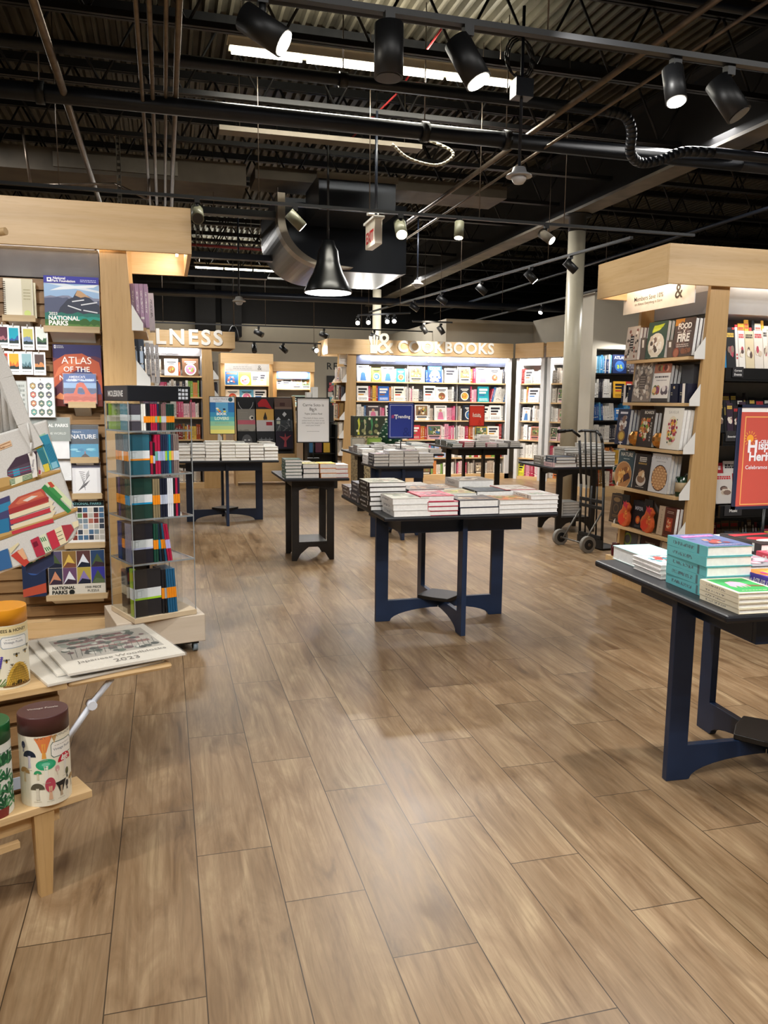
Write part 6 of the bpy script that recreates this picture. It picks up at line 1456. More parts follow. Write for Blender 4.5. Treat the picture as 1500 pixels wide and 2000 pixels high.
pp('#e7c39e', (-60, 895), (21, 865), (24, 877), (-60, 908)); pp('#8a5a34', (-60, 899), (19, 868), (22, 875), (-60, 904)); pp('#e7c39e', (-60, 900), (19, 869.5), (21.5, 874), (-60, 903))
tx = bp([(1, 878), (18, 870)]); d.t('BIBLIOTHÈQUE', bp([(-18, 884)])[0][0], bp([(0, 884)])[0][1], .07, '#8a5a34', 0)
# shelf 1
pp('#c9a468', (-60, 960), (0, 944), (126, 928), (126, 934), (0, 968), (-60, 986)); pp('#a8834a', (-60, 980), (0, 964), (126, 931), (126, 934), (0, 972), (-60, 990))
pp('#5d4c5c', (10, 928), (30, 902), (58, 892), (76, 888), (76, 932), (20, 945), (10, 940)); pp('#4a3a4a', (30, 902), (76, 888), (76, 905), (12, 928)); pp('#2f9ac0', (22, 928), (36, 924), (38, 938), (24, 942))
for k in range(4): pp('#b04a80' if k % 2 else '#58b0c8', (12, 931+3*k), (62, 919+3*k), (62, 920+3*k), (12, 932+3*k))
pp('#e6e8c8', (14, 948), (64, 934), (66, 944), (18, 962))
for k in range(4): pp('#2c6a4a', (14, 949+3*k), (26, 946+3*k), (26, 947.6+3*k), (14, 950.6+3*k)); pp('#2c6a4a', (42, 942+3*k), (64, 936+3*k), (64, 937.6+3*k), (42, 943.6+3*k))
pp('#e9d8c8', (77, 920), (86, 930), (84, 938), (77, 940)); pp('#c04a6a', (78, 928), (83, 930), (82, 937), (78, 938))
pp('#3f8a94', (68, 862), (82, 858), (106, 928), (92, 934)); pp('#e0c84a', (72, 876), (86, 872), (88, 880), (74, 885)); pp('#9ccbb0', (82, 856), (96, 850), (122, 922), (106, 929)); pp('#3a94b4', (84, 858), (102, 852), (126, 922), (108, 928)); pp('#b9c87a', (70, 866), (82, 862), (84, 868), (72, 872))
for k in range(5): pp('#1f6478', (76+2.6*k, 888-k*.5), (77+2.6*k, 888-k*.5), (93+2.6*k, 922-k), (92+2.6*k, 922-k)); pp('#1f5a80', (92+3*k, 876-k), (93.2+3*k, 876-k), (108+3*k, 912-k), (106.8+3*k, 912-k))
pp('#e6cf4a', (88, 918), (100, 914), (103, 930), (92, 934)); pp('#8fcbe0', (106, 914), (118, 910), (122, 922), (109, 927))
# shelf 2
pp('#c9a468', (-60, 1078), (0, 1060), (160, 1010), (160, 1018), (0, 1072), (-60, 1090)); pp('#a8834a', (-60, 1086), (0, 1068), (160, 1015), (160, 1019), (0, 1074), (-60, 1092))
pp('#4a4a74', (-40, 1000), (12, 982), (18, 1056), (-40, 1072)); pp('#3a8ab4', (-40, 1012), (13, 994), (15, 1010), (-40, 1030)); pp('#2f7aa8', (-40, 1040), (8, 1030), (8, 1060), (-40, 1070))
pp('#c0584a', (8, 1006), (30, 986), (84, 968), (96, 990), (96, 1006), (12, 1022)); pp('#d8785c', (24, 1000), (36, 988), (80, 974), (88, 984), (30, 1002)); pp('#e8ddd0', (40, 994), (60, 984), (74, 984), (50, 996))
for k, cc in enumerate(('#a83a3c', '#ece0c0', '#c8404c', '#ece0c0', '#c8404c')): pp(cc, (8+k, 1012+12*k), (96+k*2, 986+12*k), (98+k*2, 995+12*k), (10+k, 1023+11*k))
pp('#3a8a4c', (82, 968), (90, 960), (146, 1018), (138, 1024)); pp('#dfe8c0', (91, 959), (104, 952), (148, 1000), (146, 1014)); pp('#4a9a58', (96, 968), (104, 962), (128, 988), (120, 992)); pp('#c9503c', (96, 956), (104, 954), (112, 964), (104, 968))
for k in range(3): pp('#e8dcc0', (97+2*k, 990+12*k), (108+2*k, 998+10*k), (100+2*k, 1010+10*k), (97+2*k, 1004+12*k))
# shelf 3
pp('#b9364c', (52, 1080), (70, 1072), (84, 1112), (64, 1118)); pp('#7a1e34', (56, 1086), (66, 1082), (70, 1092), (60, 1097)); pp('#dfe4c8', (72, 1072), (86, 1066), (99, 1104), (84, 1110))
for k in range(3): pp('#2f7a4c', (74+4*k, 1076-k), (76+4*k, 1075-k), (80+4*k, 1084-k), (78+4*k, 1085-k)); pp('#2f7a4c', (82+4*k, 1098-k), (84+4*k, 1097-k), (89+4*k, 1106-2*k), (87+4*k, 1107-2*k))
pp('#c8384c', (88, 1066), (106, 1058), (118, 1094), (100, 1103)); pp('#ece0bc', (106, 1058), (124, 1050), (136, 1086), (118, 1094)); pp('#b03c48', (122, 1050), (144, 1048), (150, 1060), (132, 1086)); pp('#ece0bc', (146, 1044), (160, 1040), (161, 1052), (150, 1058))
for k in range(3): pp('#4a4a3c', (110+2*k, 1066+8*k), (122+2*k, 1061+8*k), (122+2*k, 1062.4+8*k), (110+2*k, 1067.4+8*k))
pp('#c8483c', (8, 1112), (26, 1100), (48, 1128), (36, 1138)); pp('#e8b48c', (22, 1104), (34, 1096), (44, 1120), (36, 1122)); pp('#3a6aa0', (-40, 1110), (2, 1096), (10, 1138), (-40, 1150)); pp('#e4d8b0', (4, 1098), (26, 1084), (27, 1088), (8, 1108))
o = d.build('shelf_print', t, T(-0.0, -.0125, 0), off=.0004, gap=.00006)
# back gusset with more print at the bottom
P2 = [bagp(*p) for p in ((35, 1128), (98, 1102), (98, 1140), (60, 1160), (35, 1156))]
MB().prism(P2, 'y', .02, .03).build('back_gusset', plain('gusset_navy', '#3f4c7a', .8), t); pq = Draw(1, 1)
for k, cc in enumerate(('#2f7a4c', '#e4e8d0', '#2f7a4c', '#c8384c', '#c8384c', '#ece0bc', '#ece0bc')):
    a_ = [(42+7*k, 1126-3*k), (49+7*k, 1123-3*k), (51+7*k, 1134-3*k), (44+7*k, 1137-3*k)]; pq.p(bp(a_), cc)
pq.build('gusset_print', t, T(0, .0195, 0), gap=.00006)
# swing tag
o = MB().prism([bagp(*p) for p in ((57, 893), (70, 890), (74, 896), (76, 942), (66, 945), (60, 902))], 'y', -.022, -.0195).build('swing_tag', plain('tag_white', '#efece8', .5), t)
m = MB(); a_, b_, c_ = bagp(60, 830), bagp(66, 870), bagp(64, 896); m.path([(a_[0], -.02, a_[1]), (b_[0], -.022, b_[1]), (c_[0], -.024, c_[1])], .0035, 6); m.build('tag_string', CAN, t)
td = Draw(.05, .03); td.t('Vintage Tote', .5, .3, .9, '#7a7684', 0); a_ = bagp(68.5, 920)
td.build('tag_lettering', t, T(a_[0], -.0222, a_[1], 0, 0, PI/2+.1) @ T(0, 0, -.015))
# ================================================================ COOKBOOK RUN
ZS = [.06, .385, .71, 1.045, 1.375, 1.705]
SN = ['lowest', 'fifth', 'fourth', 'third', 'second', 'top']
GC = gondola('long oak cookbook bookcase with white letters COOKBOOKS on its fascia', 2.65, 13.30, 1, 3.36, [(1.70, .24), (1.39, .225), (1.068, .20), (.755, .19), (.46, .18), (.12, .17)], end_light=False)
HB = plain('header_slate_blue', '#4a5064', .5)
cx = lambda x: x-2.65
DB = 13.72
MB().box(cx(3.17), cx(6.0), DB-13.3, DB-13.28, 0, 2.3).build('back_panel', GYL, GC)
MB().prism([(.02+.06, 2.15), (.10, 2.15), (.17, 2.0), (.15, 2.0)], 'x', cx(3.17), cx(5.98)).build('header_panel', HB, GC)
for (xa, txt, w_) in ((3.64, 'Health & Wellness', .42), (4.58, 'Cookbooks', .26), (5.47, 'Cookbooks', .26)):
    d = Draw(w_, .08); d.t(txt, .5, .1, 1, '#f0f0f2', .02); d.build('header_lettering', GC, T(cx(xa), .115, 2.04, 0, -.42) @ T(0, 0, 0), mat=PAINT, off=.006)
for z in ZS: MB().box(cx(3.17), cx(5.93), .09, DB-13.3, z-.022, z).build('shelf', OAKX, GC)
for x in (5.93,): MB().box(cx(x), cx(x+.08), .05, DB-13.3, 0, 2.15).build('pilaster', GYL, GC)
for x in (4.11, 5.03): MB().box(cx(x)-.008, cx(x)+.008, .17, DB-13.3, 0, 2.0).build('divider', GYL, GC)
d = Draw(2.4, .30)
d.t('COOKBOOKS', .625, .12, .735, '#f6f1e6', .028, 1.1); d.t('&', .165, .03, .125, '#f2ead8', .004)
d.p([(.055, .02), (.105, .02), (.108, .5), (.052, .5)], '#efe6d2'); d.p([(.058, .5), (.07, .5), (.07, .95), (.045, .98), (.045, .8)], '#efe6d2'); d.p([(.078, .5), (.088, .5), (.09, 1.05), (.075, 1.0)], '#efe6d2'); d.p([(.093, .5), (.104, .5), (.112, .95), (.098, .98)], '#efe6d2')
o = d.build('fascia_letters', GC, T(1.80, -.0, 2.165), mat=PAINT, off=.02); mo = o.modifiers.new('thick', 'SOLIDIFY'); mo.thickness = .018; mo.offset = -1
light('AREA', 'fascia_light', (4.6, 13.36, 2.14), (4.6, 13.55, 1.2), 70, NEUT, 2.7, .03)
light('AREA', 'fascia_light', (2.75, 13.75, 2.2), (3.0, 13.75, 1.3), 3, NEUT, .6, .03)
light('SPOT', 'spot_beam', (4.3, 12.5, 2.75), (4.3, 13.3, 2.25), 110, WARM, .03, spot=60, blend=1)  # beams without heads, added to brighten the COOKBOOKS and WELLNESS letters
light('SPOT', 'spot_beam', (3.3, 12.3, 2.85), (3.6, 13.3, 2.28), 50, NEUT, .03, spot=60, blend=1)
light('SPOT', 'spot_beam', (5.2, 12.2, 2.85), (5.2, 13.3, 2.28), 50, NEUT, .03, spot=60, blend=1)
light('SPOT', 'spot_beam', (.3, 11.4, 2.9), (.35, 12.6, 2.25), 60, NEUT, .03, spot=70, blend=1)
bays = [(3.18, 4.10), (4.12, 5.02), (5.04, 5.925)]
F_ = lambda w, h, col, kind='type': ('F', w, h, col, kind)
S_ = lambda k, pal='white', lean=0: ('S', k, pal, lean)
pep = Draw(.17, .23, '#f1efe8'); pep.t('JACQUES', .5, .86, .6, '#2a2a2a', 0); pep.t('PEPIN', .5, .68, .8, '#2a2a2a', .02); pep.dots(12, .07, ['#5a5a5a', '#8a8a80'], (.15, .08, .85, .5), 3)
ck = Draw(.25, .28, '#2646b4'); ck.t('COOK', .5, .76, .8, '#eef1f8', .03); ck.e(.5, .46, .34, None, '#f0f2f8'); ck.dots(14, .09, ['#2646b4', '#ffffff'], (.05, .2, .95, .72), 4); ck.dots(8, .12, ['#ffffff'], (.05, .02, .95, .22), 6)
rows = {
 0: [[F_(.21, .27, '#c8ccd2', 'person'), S_(1), F_(.17, .23, '#b4cc50', 'dish'), F_(.22, .25, '#d9cfcc', 'person'), S_(1), F_(.15, .22, '#2c8fb4', 'dish'), S_(1)],
     [F_(.23, .27, '#cfc49a', 'photo'), S_(1.2), S_(.8, 'blue'), ('F', .25, .28, '#2646b4', 'type', ck, 'blue COOK cookbook facing out on the top shelf of the middle cookbook bay'), S_(1), F_(.2, .25, '#fbfaf6', 'type'), S_(.5)],
     [F_(.2, .27, '#f1ede4', 'photo'), S_(.7, 'warm'), S_(.5, 'pink'), F_(.24, .27, '#f2e4e8', 'person'), F_(.2, .27, '#cfc3bc', 'dish'), S_(1)]],
 1: [[F_(.2, .25, '#efece6', 'type'), S_(1.3, 'mix'), F_(.19, .25, '#2860b0', 'type'), S_(.6, 'warm'), F_(.2, .25, '#f3e6cf', 'type'), S_(.3)],
     [S_(.3, 'pink'), S_(1.2), F_(.22, .27, '#f7f2ea', 'type'), F_(.22, .25, '#f6f0ec', 'dish'), S_(1)],
     [F_(.21, .27, '#24262e', 'dish'), S_(.6, 'pink'), F_(.21, .27, '#1c97a2', 'type'), S_(1.3, 'mix', .22)]],
 2: [[S_(.9, 'mix'), F_(.24, .26, '#4a3f44', 'person'), S_(.5, 'pink'), F_(.2, .25, '#efece6', 'type'), S_(1)],
     [S_(.7, 'blue'), F_(.24, .27, '#f4f2ea', 'photo'), S_(.7), F_(.23, .26, '#f1ede6', 'person'), S_(1.2, 'pink')],
     [S_(.6), F_(.23, .27, '#1f2636', 'dish'), S_(.4, 'blue'), F_(.2, .25, '#efe9e0'), F_(.23, .27, '#f4f0ea', 'type'), S_(.3)]],
 3: [[S_(.5), F_(.2, .25, '#e2a0c0', 'type'), S_(.5, 'mix'), F_(.2, .24, '#efece6', 'photo'), S_(1)],
     [F_(.21, .25, '#c83a44', 'type'), S_(.6, 'warm'), F_(.26, .25, '#dca4a4', 'photo'), S_(1.4, 'pink')],
     [S_(1.3, 'pink'), S_(.8, 'warm'), F_(.22, .22, '#e6be3c', 'photo'), F_(.22, .23, '#f2efe8', 'type'), S_(.5, 'mix')]],
 4: [[S_(1, 'dark'), S_(1, 'grey')], [S_(1, 'mix'), S_(1, 'blue'), F_(.2, .25, '#a8b9dc', 'person'), S_(.8)], [S_(1, 'mix')]],
 5: [[S_(1, 'dark'), S_(1, 'warm')], [F_(.16, .24, '#d9cfc8', 'photo'), F_(.25, .25, '#2a2a30', 'photo'), S_(1.2, 'mix'), ('F', .17, .23, '#f1efe8', 'type', pep, 'white PEPIN cookbook facing out on the lowest shelf of the cookbook wall'), S_(.3)], [S_(.8, 'pink'), S_(.5, 'grey'), F_(.2, .24, '#3a3230', 'photo'), S_(1.3, 'white')]]}
BN = ['left', 'middle', 'right']
for k in range(6):
    z = ZS[5-k]
    for b_, (x0, x1) in enumerate(bays):
        shelf_row(I4, x0, x1, 13.44, z, rows[k][b_], .30, f'{SN[5-k]} shelf of the {BN[b_]} cookbook bay', seed=100+k*3+b_, depth=.16)
# end cap of the cookbook run
E3 = T(2.65, 14.13, 0, -PI/2)
for k, (z, u_, pal) in enumerate(((1.70, .24, 'grey'), (1.39, .225, 'dark'), (1.068, .2, 'warm'), (.755, .19, 'grey'), (.46, .18, 'grey'), (.12, .17, 'grey'))):
    shelf_row(E3, .08, .75, u_+.05, z, [S_(1, pal), F_(.18, .25, '#b9a898' if k % 2 == 0 else '#4a4648', 'photo'), S_(.6, pal)], .29, f'{["top", "second", "third", "fourth", "fifth", "lowest"][k]} shelf of the cookbook end cap', seed=200+k, depth=.14)
tt = thing('hanging_sign', 'small white members sign under the end fascia of the cookbook bookcase', 'sign', T(2.88, 13.45, 1.99)); MB().box(0, .26, -.004, 0, 0, .16).build('board', _M['sign_board_white'], tt); dd = Draw(.26, .16); dd.lines(.1, .6, .5, .18, 2, '#a8a49c', 2, .04); dd.t('&', .8, .3, .2, '#8a8680', 0); dd.build('print', tt, T(.13, -.004, 0))

# ---- the two angled wall units and the niche


def wall_unit(M, L, label, lit, rows_, nm, H=2.4, zs=ZS, dep=.38, pil=.07):
    t = thing('bookcase', label, 'bookcase', M)
    MB().box(0, L, 0, .022, H-.25, H).build('fascia', OAKX, t); MB().box(0, L, .022, dep, H-.03, H-.01).build('lid', OAKX, t)
    MB().box(0, L, dep, dep+.02, 0, H).build('back_panel', GYL, t)
    for x in (0, L-pil): MB().box(x, x+pil, .05, dep, 0, H-.25).build('pilaster', GYL, t)
    MB().prism([(.08, H-.25), (.10, H-.25), (.17, H-.38), (.15, H-.38)], 'x', pil, L-pil).build('header_panel', GY, t)
    for z in zs: MB().box(pil, L-pil, .09, dep, z-.022, z).build('shelf', OAKX, t)
    MB().box(0, L, .06, .08, 0, .05).build('plinth', OAKX, t)
    light('AREA', 'fascia_light', tuple(M @ Vector((L/2, .07, H-.27))), tuple(M @ Vector((L/2, .26, 1.2))), lit, NEUT, L*.8, .03)
    for k, r_ in enumerate(rows_): shelf_row(M, pil+.005, L-pil-.005, .13, zs[len(zs)-1-k], r_, .30, f'{["top", "second", "third", "fourth", "fifth", "lowest"][k]} shelf of the {nm}', seed=300+k+int(L*100), depth=.16)
    return t


wall_unit(T(6.035, 13.27, 0, math.radians(-60)), .585, 'narrow angled wall bookcase between the cookbook letters and the beige column', 11,
          [[S_(.4, 'warm'), F_(.16, .24, '#a8aca4', 'type'), S_(1)], [S_(1, 'mix'), F_(.22, .25, '#f6f6f4', 'type'), S_(.2)], [S_(.2, 'dark'), F_(.17, .24, '#dcd4d0', 'person'), S_(1, 'white')], [S_(1, 'white'), F_(.18, .24, '#d98c84', 'photo')], [S_(1, 'white')], [F_(.12, .24, '#e2dc3c', 'type'), S_(1, 'pink')]], 'narrow angled bookcase')
wall_unit(T(6.36, 12.715, 0, math.radians(-56)), .85, 'angled wall bookcase half hidden by the beige column', 7,
          [[S_(1, 'grey')], [S_(.3, 'grey'), F_(.17, .24, '#cfc0ae', 'photo'), S_(1, 'grey')], [S_(.4), F_(.16, .22, '#c9a08c', 'photo'), S_(1, 'mix')], [F_(.14, .24, '#d9c4b4', 'photo'), S_(1, 'pink')], [S_(1, 'pink')], [S_(.2), F_(.17, .24, '#d9783c', 'photo'), S_(1, 'blue')]], 'column-side bookcase')
NZ = [.145, .48, .80, 1.125, 1.455, 1.811]
t = thing('niche_shelves', 'dark shelves of reference books set into the beige wall niche', 'shelves', T(6.05, 10.52, 0))
for z in NZ: MB().box(.002, 1.645, .02, .395, z-.022, z).build('shelf', BLACKW if z > 1 else OAKX, t)
MB().box(.002, 1.645, .385, .398, .13, 2.15).build('back_panel', GY, t)
at = Draw(.22, .27, '#1f2f5c'); at.t('ATLAS', .5, .76, .8, '#e8eaf4', .02); at.e(.5, .38, .36, None, '#3a6ab0'); at.dots(8, .10, ['#8ab04a', '#a8c060'], (.25, .2, .75, .56), 4)
nr = [[S_(.8, 'blue'), ('F', .22, .27, '#1f2f5c', 'type', at, 'dark blue ATLAS facing out on the top shelf of the wall niche'), S_(3, 'dark')], [S_(1, 'white'), F_(.2, .24, '#e9b03a', 'type'), F_(.1, .24, '#c8443a', 'type'), S_(3, 'mix')], [S_(1, 'blue', -.1), F_(.14, .18, '#3a7ac0', 'type'), S_(3, 'blue')], [S_(1, 'white'), S_(2, 'white')], [S_(1, 'mix')], [S_(1, 'warm')]]
for k in range(6): shelf_row(I4, 6.06, 7.68, 10.58, NZ[5-k], nr[k], .30 if k else .33, f'{["top", "second", "third", "fourth", "fifth", "lowest"][k]} shelf of the wall niche', seed=400+k, depth=.17)
light('AREA', 'niche_light', (6.5, 10.42, 2.2), (6.4, 10.7, 1.4), 5, NEUT, .9, .04)

# ================================================================ WELLNESS GONDOLA
GW = gondola('oak health bookcase with white letters WELLNESS seen past the notebook rack', 1.07, 12.60, -1, 3.6, [(1.70, .24), (1.39, .225), (1.068, .2), (.755, .19), (.46, .18)], end_light=False)
wx = lambda x: x-1.07
MB().box(wx(-2.4), wx(.55), .46, .48, 0, 2.3).build('front_back_panel', GYL, GW)
MB().prism([(.08, 2.15), (.10, 2.15), (.17, 2.03), (.15, 2.03)], 'x', wx(-2.4), wx(.57)).build('header_panel', GY, GW)
d = Draw(.52, .09); d.t('Health & Wellness', .5, .1, 1, '#f0f0f2', .02); d.build('header_lettering', GW, T(wx(-.04), .115, 2.055, 0, -.42), mat=PAINT, off=.006)
WZS = [.06, .40, .76, 1.098, 1.41, 1.729]
for z in WZS: MB().box(wx(-2.4), wx(.565), .10, .46, z-.022, z).build('shelf', OAKX, GW)
d = Draw(1.75, .17); d.t('WELLNESS', .5, .0, 1, '#f8f4ec', .028, 1.25)
o = d.build('fascia_letters', GW, T(-1.06, 0, 2.185), mat=PAINT, off=.02); mo = o.modifiers.new('thick', 'SOLIDIFY'); mo.thickness = .018; mo.offset = -1
wr = [[S_(2), S_(.2, 'dark'), S_(.1, 'warm'), F_(.2, .25, '#f4f0ea', 'dish'), S_(.2, 'warm'), F_(.24, .26, '#6a4a34', 'dish'), S_(.02)], [S_(2), S_(.4, 'pink'), S_(1, 'white'), S_(.8, 'mix')], [S_(1, 'mix'), S_(1, 'pink')], [S_(1), S_(.5, 'warm')], [S_(1)], [S_(1)]]
for k in range(6): shelf_row(I4, -.60, .55, 12.74, WZS[5-k], wr[k], .29, f'{["top", "second", "third", "fourth", "fifth", "lowest"][k]} shelf of the wellness bookcase', seed=500+k, depth=.16)
light('AREA', 'fascia_light', (-.2, 12.66, 2.14), (-.2, 12.85, 1.2), 20, NEUT, 1.4, .03)
E4 = T(1.07, 12.65, 0, PI/2)
for k in range(4): shelf_row(E4, .05, .75, .28, [1.70, 1.39, 1.068, .755][k], [S_(1, ['grey', 'white', 'mix', 'grey'][k])], .27, f'{["top", "second", "third", "fourth"][k]} end shelf of the wellness bookcase', seed=520+k, depth=.14)

# ================================================================ BACK OF THE SHOP


def back_unit(x0, y0, w, zt, fh, label, sign, rows_, nm, zs, lit, hd=None):
    t = thing('bookcase', label, 'bookcase', T(x0, y0, 0))
    MB().box(-.08, w+.08, 0, .03, zt-fh, zt).build('fascia', OAKX, t); MB().box(-.08, -.05, .03, .6, zt-fh, zt).box(w+.05, w+.08, .03, .6, zt-fh, zt).build('fascia_side', OAKY, t)
    for x in (-.08, w): MB().box(x, x+.08, .08, .6, 0, zt-fh).build('pilaster', OAKZ, t)
    MB().box(0, w, .5, .52, 0, zt-.05).build('back_panel', GYL, t); MB().box(0, w, .1, .5, 0, .08).build('plinth', OAKX, t)
    if sign:
        o = MB().box(0, w, -.01, 0, zt-fh-.15, zt-fh).build('sign_board', _M['sign_board_white'], t); d = Draw(w, .15); d.lines(.18, .6, .55, .22, 2, '#b4b0a8', 3, .05); d.t('&', .78, .2, .09, '#8a8680', 0); d.build('sign_print', t, T(w/2, -.01, zt-fh-.15))
    if hd: MB().box(0, w, .12, .15, zt-fh-.14, zt-fh).build('header_panel', plain('blue_header', hd, .5), t)
    for z in zs: MB().box(0, w, .12, .5, z-.022, z).build('shelf', OAKX, t)
    light('AREA', 'fascia_light', (x0+w/2, y0+.06, zt-fh-.02), (x0+w/2, y0+.3, 1.2), lit, NEUT, w*.8, .03)
    for k, r_ in enumerate(rows_): shelf_row(I4, x0+.01, x0+w-.01, y0+.18, zs[k], r_, .30, f'{["top", "second", "third"][k]} shelf of the {nm}', seed=600+k+int(x0*10), depth=.16)
    return t


back_unit(1.157, 16.0, .86, 2.27, .20, 'oak end bookcase with board games behind the vinyl rack', True, [[F_(.25, .26, '#1f4a74', 'none'), F_(.25, .26, '#ecc52c', 'dish'), F_(.15, .2, '#f1ece4', 'type'), F_(.13, .24, '#dfe2ee', 'type')], [F_(.27, .24, '#efe6d8', 'dish'), F_(.27, .24, '#6aa8c4', 'dish'), F_(.25, .24, '#efeeec', 'type')], [S_(1, 'mix')]], 'board game bookcase', [1.66, 1.33, 1.0], 14)
back_unit(2.185, 16.1, .68, 2.13, .19, 'oak bookcase with a blue header left of the restroom wall', False, [[F_(.1, .18, '#efece8', 'type'), F_(.2, .2, '#f4f0ec', 'type'), F_(.18, .2, '#e2b0a8', 'photo'), F_(.2, .2, '#dce6e4', 'photo')], [F_(.3, .18, '#f4f6f4', 'type'), F_(.3, .22, '#bcdcd8', 'type')], [S_(1, 'mix')]], 'blue headed bookcase', [1.60, 1.25, .92], 16, '#3f5ca8')
# vinyl record rack
t = thing('record_rack', 'oak rack with three columns of framed vinyl records behind the far left table', 'rack', T(1.11, 12.95, 0))
MB().prism([(.0, 0), (.42, 0), (.42, 1.44), (.22, 1.44)], 'x', -.03, .0).build('side_panel', OAKZ, t); MB().prism([(.0, 0), (.42, 0), (.42, 1.44), (.22, 1.44)], 'x', .94, .97).build('side_panel', OAKZ, t)
MB().box(0, .94, .10, .42, .05, .50).build('lower_cabinet', OAKX, t); MB().prism([(.24, .50), (.42, .50), (.42, 1.42), (.36, 1.42)], 'x', 0, .94).build('sloped_back', BLACKW, t)
alb = [('#1c1e22', 'arc'), ('#2a2024', 'redcar'), ('#8a7264', 'tan'), ('#8f8c84', 'map'), ('#e6b45c', 'star'), ('#202226', 'squares'), ('#a8a49a', 'pinktop'), ('#d4cfd0', 'sea'), ('#3c4248', 'lines'), ('#202226', 'face'), ('#26282e', 'band'), ('#2c2438', 'dancer')]
for k in range(12):
    r_, cc = divmod(k, 3); base, kind = alb[k]; d = Draw(.285, .285, base)
    if kind == 'arc': [d.l((.5+.42*math.cos(a*.3+3.2), .8+.5*math.sin(a*.3+3.2)), (.5+.42*math.cos(a*.3+3.5), .8+.5*math.sin(a*.3+3.5)), .006, '#c9ccd0') for a in range(10)]
    elif kind == 'redcar': d.p([(.1, .7), (.35, .95), (.6, .95), (.95, .35), (.5, .5), (.15, .5)], '#b8242c')
    elif kind == 'tan': d.r(.0, .5, 1, 1, '#6a5248'); d.r(.3, .55, .6, .75, '#4a2c28')
    elif kind == 'map': d.lines(.1, .6, .8, .1, 6, '#b4b0a4', 4, .01); d.e(.8, .5, .13, None, '#e6e2d8'); d.e(.84, .5, .07, None, '#1c1c1e')
    elif kind == 'star': d.p([(.45, .3), (.4, .5), (.52, .85), (.62, .5), (.6, .3), (.55, .45), (.52, .3), (.5, .45)], '#2c2420'); d.p([(.2, .2), (.85, .24), (.75, .10), (.3, .10)], '#6a4a2c')
    elif kind == 'squares': [d.p([(x-.13, y), (x, y+.16), (x+.13, y+.02), (x-.01, y-.14)], '#c9ccd0') for x, y in ((.55, .7), (.2, .4), (.8, .3), (.45, .2))]
    elif kind == 'pinktop': d.r(0, .76, 1, 1, '#c8687a'); d.hills(.45, .2, '#8c887e', 7, 3)
    elif kind == 'sea': d.r(.55, .7, .9, .9, '#a82c3c'); d.hills(.2, .12, '#7a94a0', 8, 4); d.e(.3, .2, .1, .04, '#a8383c')
    elif kind == 'lines': [d.l((R.random(), R.random()), (R.random(), R.random()), .004, '#a4a8ac') for _ in range(14)]; d.r(.08, .78, .28, .95, '#c9ccb8')
    elif kind == 'face': d.e(.5, .4, .3, .42, '#5a5c60'); d.e(.4, .5, .07, .04, '#c9ccd0'); d.e(.62, .5, .07, .04, '#c9ccd0'); d.e(.5, .25, .1, .04, '#a4a4a8')
    elif kind == 'band': [d.e(x, .4, .07, .25, '#5c6068') for x in (.25, .5, .72)]; d.r(.1, .5, .9, .55, '#8c9094')
    else: d.p([(.45, .1), (.5, .45), (.2, .72), (.5, .66), (.54, .9), (.6, .66), (.9, .78), (.6, .45), (.62, .1)], '#b8505c')
    zz = 1.12-.178*r_; yy = .225-.042*r_
    o = MB().box(-.1425, .1425, 0, .006, 0, .285).build('vinyl_record', plain('sleeve_'+base, base, .3), None, T(1.11+.165+.305*cc, 12.95+yy, zz, 0, -.10)); tag(o, f'{cname(base)} framed record sleeve, {["top", "second", "third", "lowest"][r_]} row, {["left", "middle", "right"][cc]} column of the record rack', 'record'); d.build('sleeve_art', o)
    MB().box(1.11+.02+.305*cc-1.11, 1.11+.31+.305*cc-1.11, yy-.004, yy+.03, zz-.012, zz-.002).build('record_ledge', BLACK, t)
# black escape display behind the Carrie sign
t = thing('game_display', 'black cardboard game display with white letters, behind the Carrie Soto sign', 'display', T(2.13, 12.3, 0)); MB().box(0, .48, 0, .4, 0, .30).box(.0, .48, .3, .4, .3, 1.30).box(0, .03, 0, .4, .3, 1.0).box(.45, .48, 0, .4, .3, 1.0).build('carton_shell', BLACK, t)
for z in (.55, .80, 1.05): MB().box(.03, .45, .05, .3, z-.01, z).build('shelf', BLACK, t)
d = Draw(.46, .12); d.t('ESCAPE', .56, .2, .6, '#e8e8ea', .02); d.build('lettering', t, T(.24, 0, .16), mat=PAINT)
q = random.Random(8)
for k in range(9): book(T(2.20+.13*(k % 3), 12.42, [.56, .81, 1.06][k//3], 0, -.05), .10, .16, .03, q.choice(['#8c8a88', '#3a6a94', '#5a2c3c', '#c9a03a', '#7a766e']), f'game box in the black escape display, {ORD[k]} from the left and below', 'escape display boxes', parts=False)
for k, (x, h) in enumerate(((2.17, .20), (2.27, .28))):
    box_item(T(x, 12.45, 1.301, .15), .07 if k == 0 else .09, .08, h, '#f0f0ec', f'{"short" if k == 0 else "tall"} white carton on top of the black game display', 'box')
# gift card board on the far wall
t = thing('gift_card_rack', 'dark gift card rack on the far wall under the RE lettering', 'rack', T(3.86, 19.43, 1.12)); MB().box(0, .5, 0, .06, 0, .85).build('board', BLACK, t); d = Draw(.5, .85)
d.dots(26, .12, ['#c9c4bc', '#d9b45a', '#c8606a', '#6aa8b4', '#efece6'], (.02, .05, .98, .92), 5, ry=.03, sq=True); d.build('cards', t, T(.25, 0, 0))

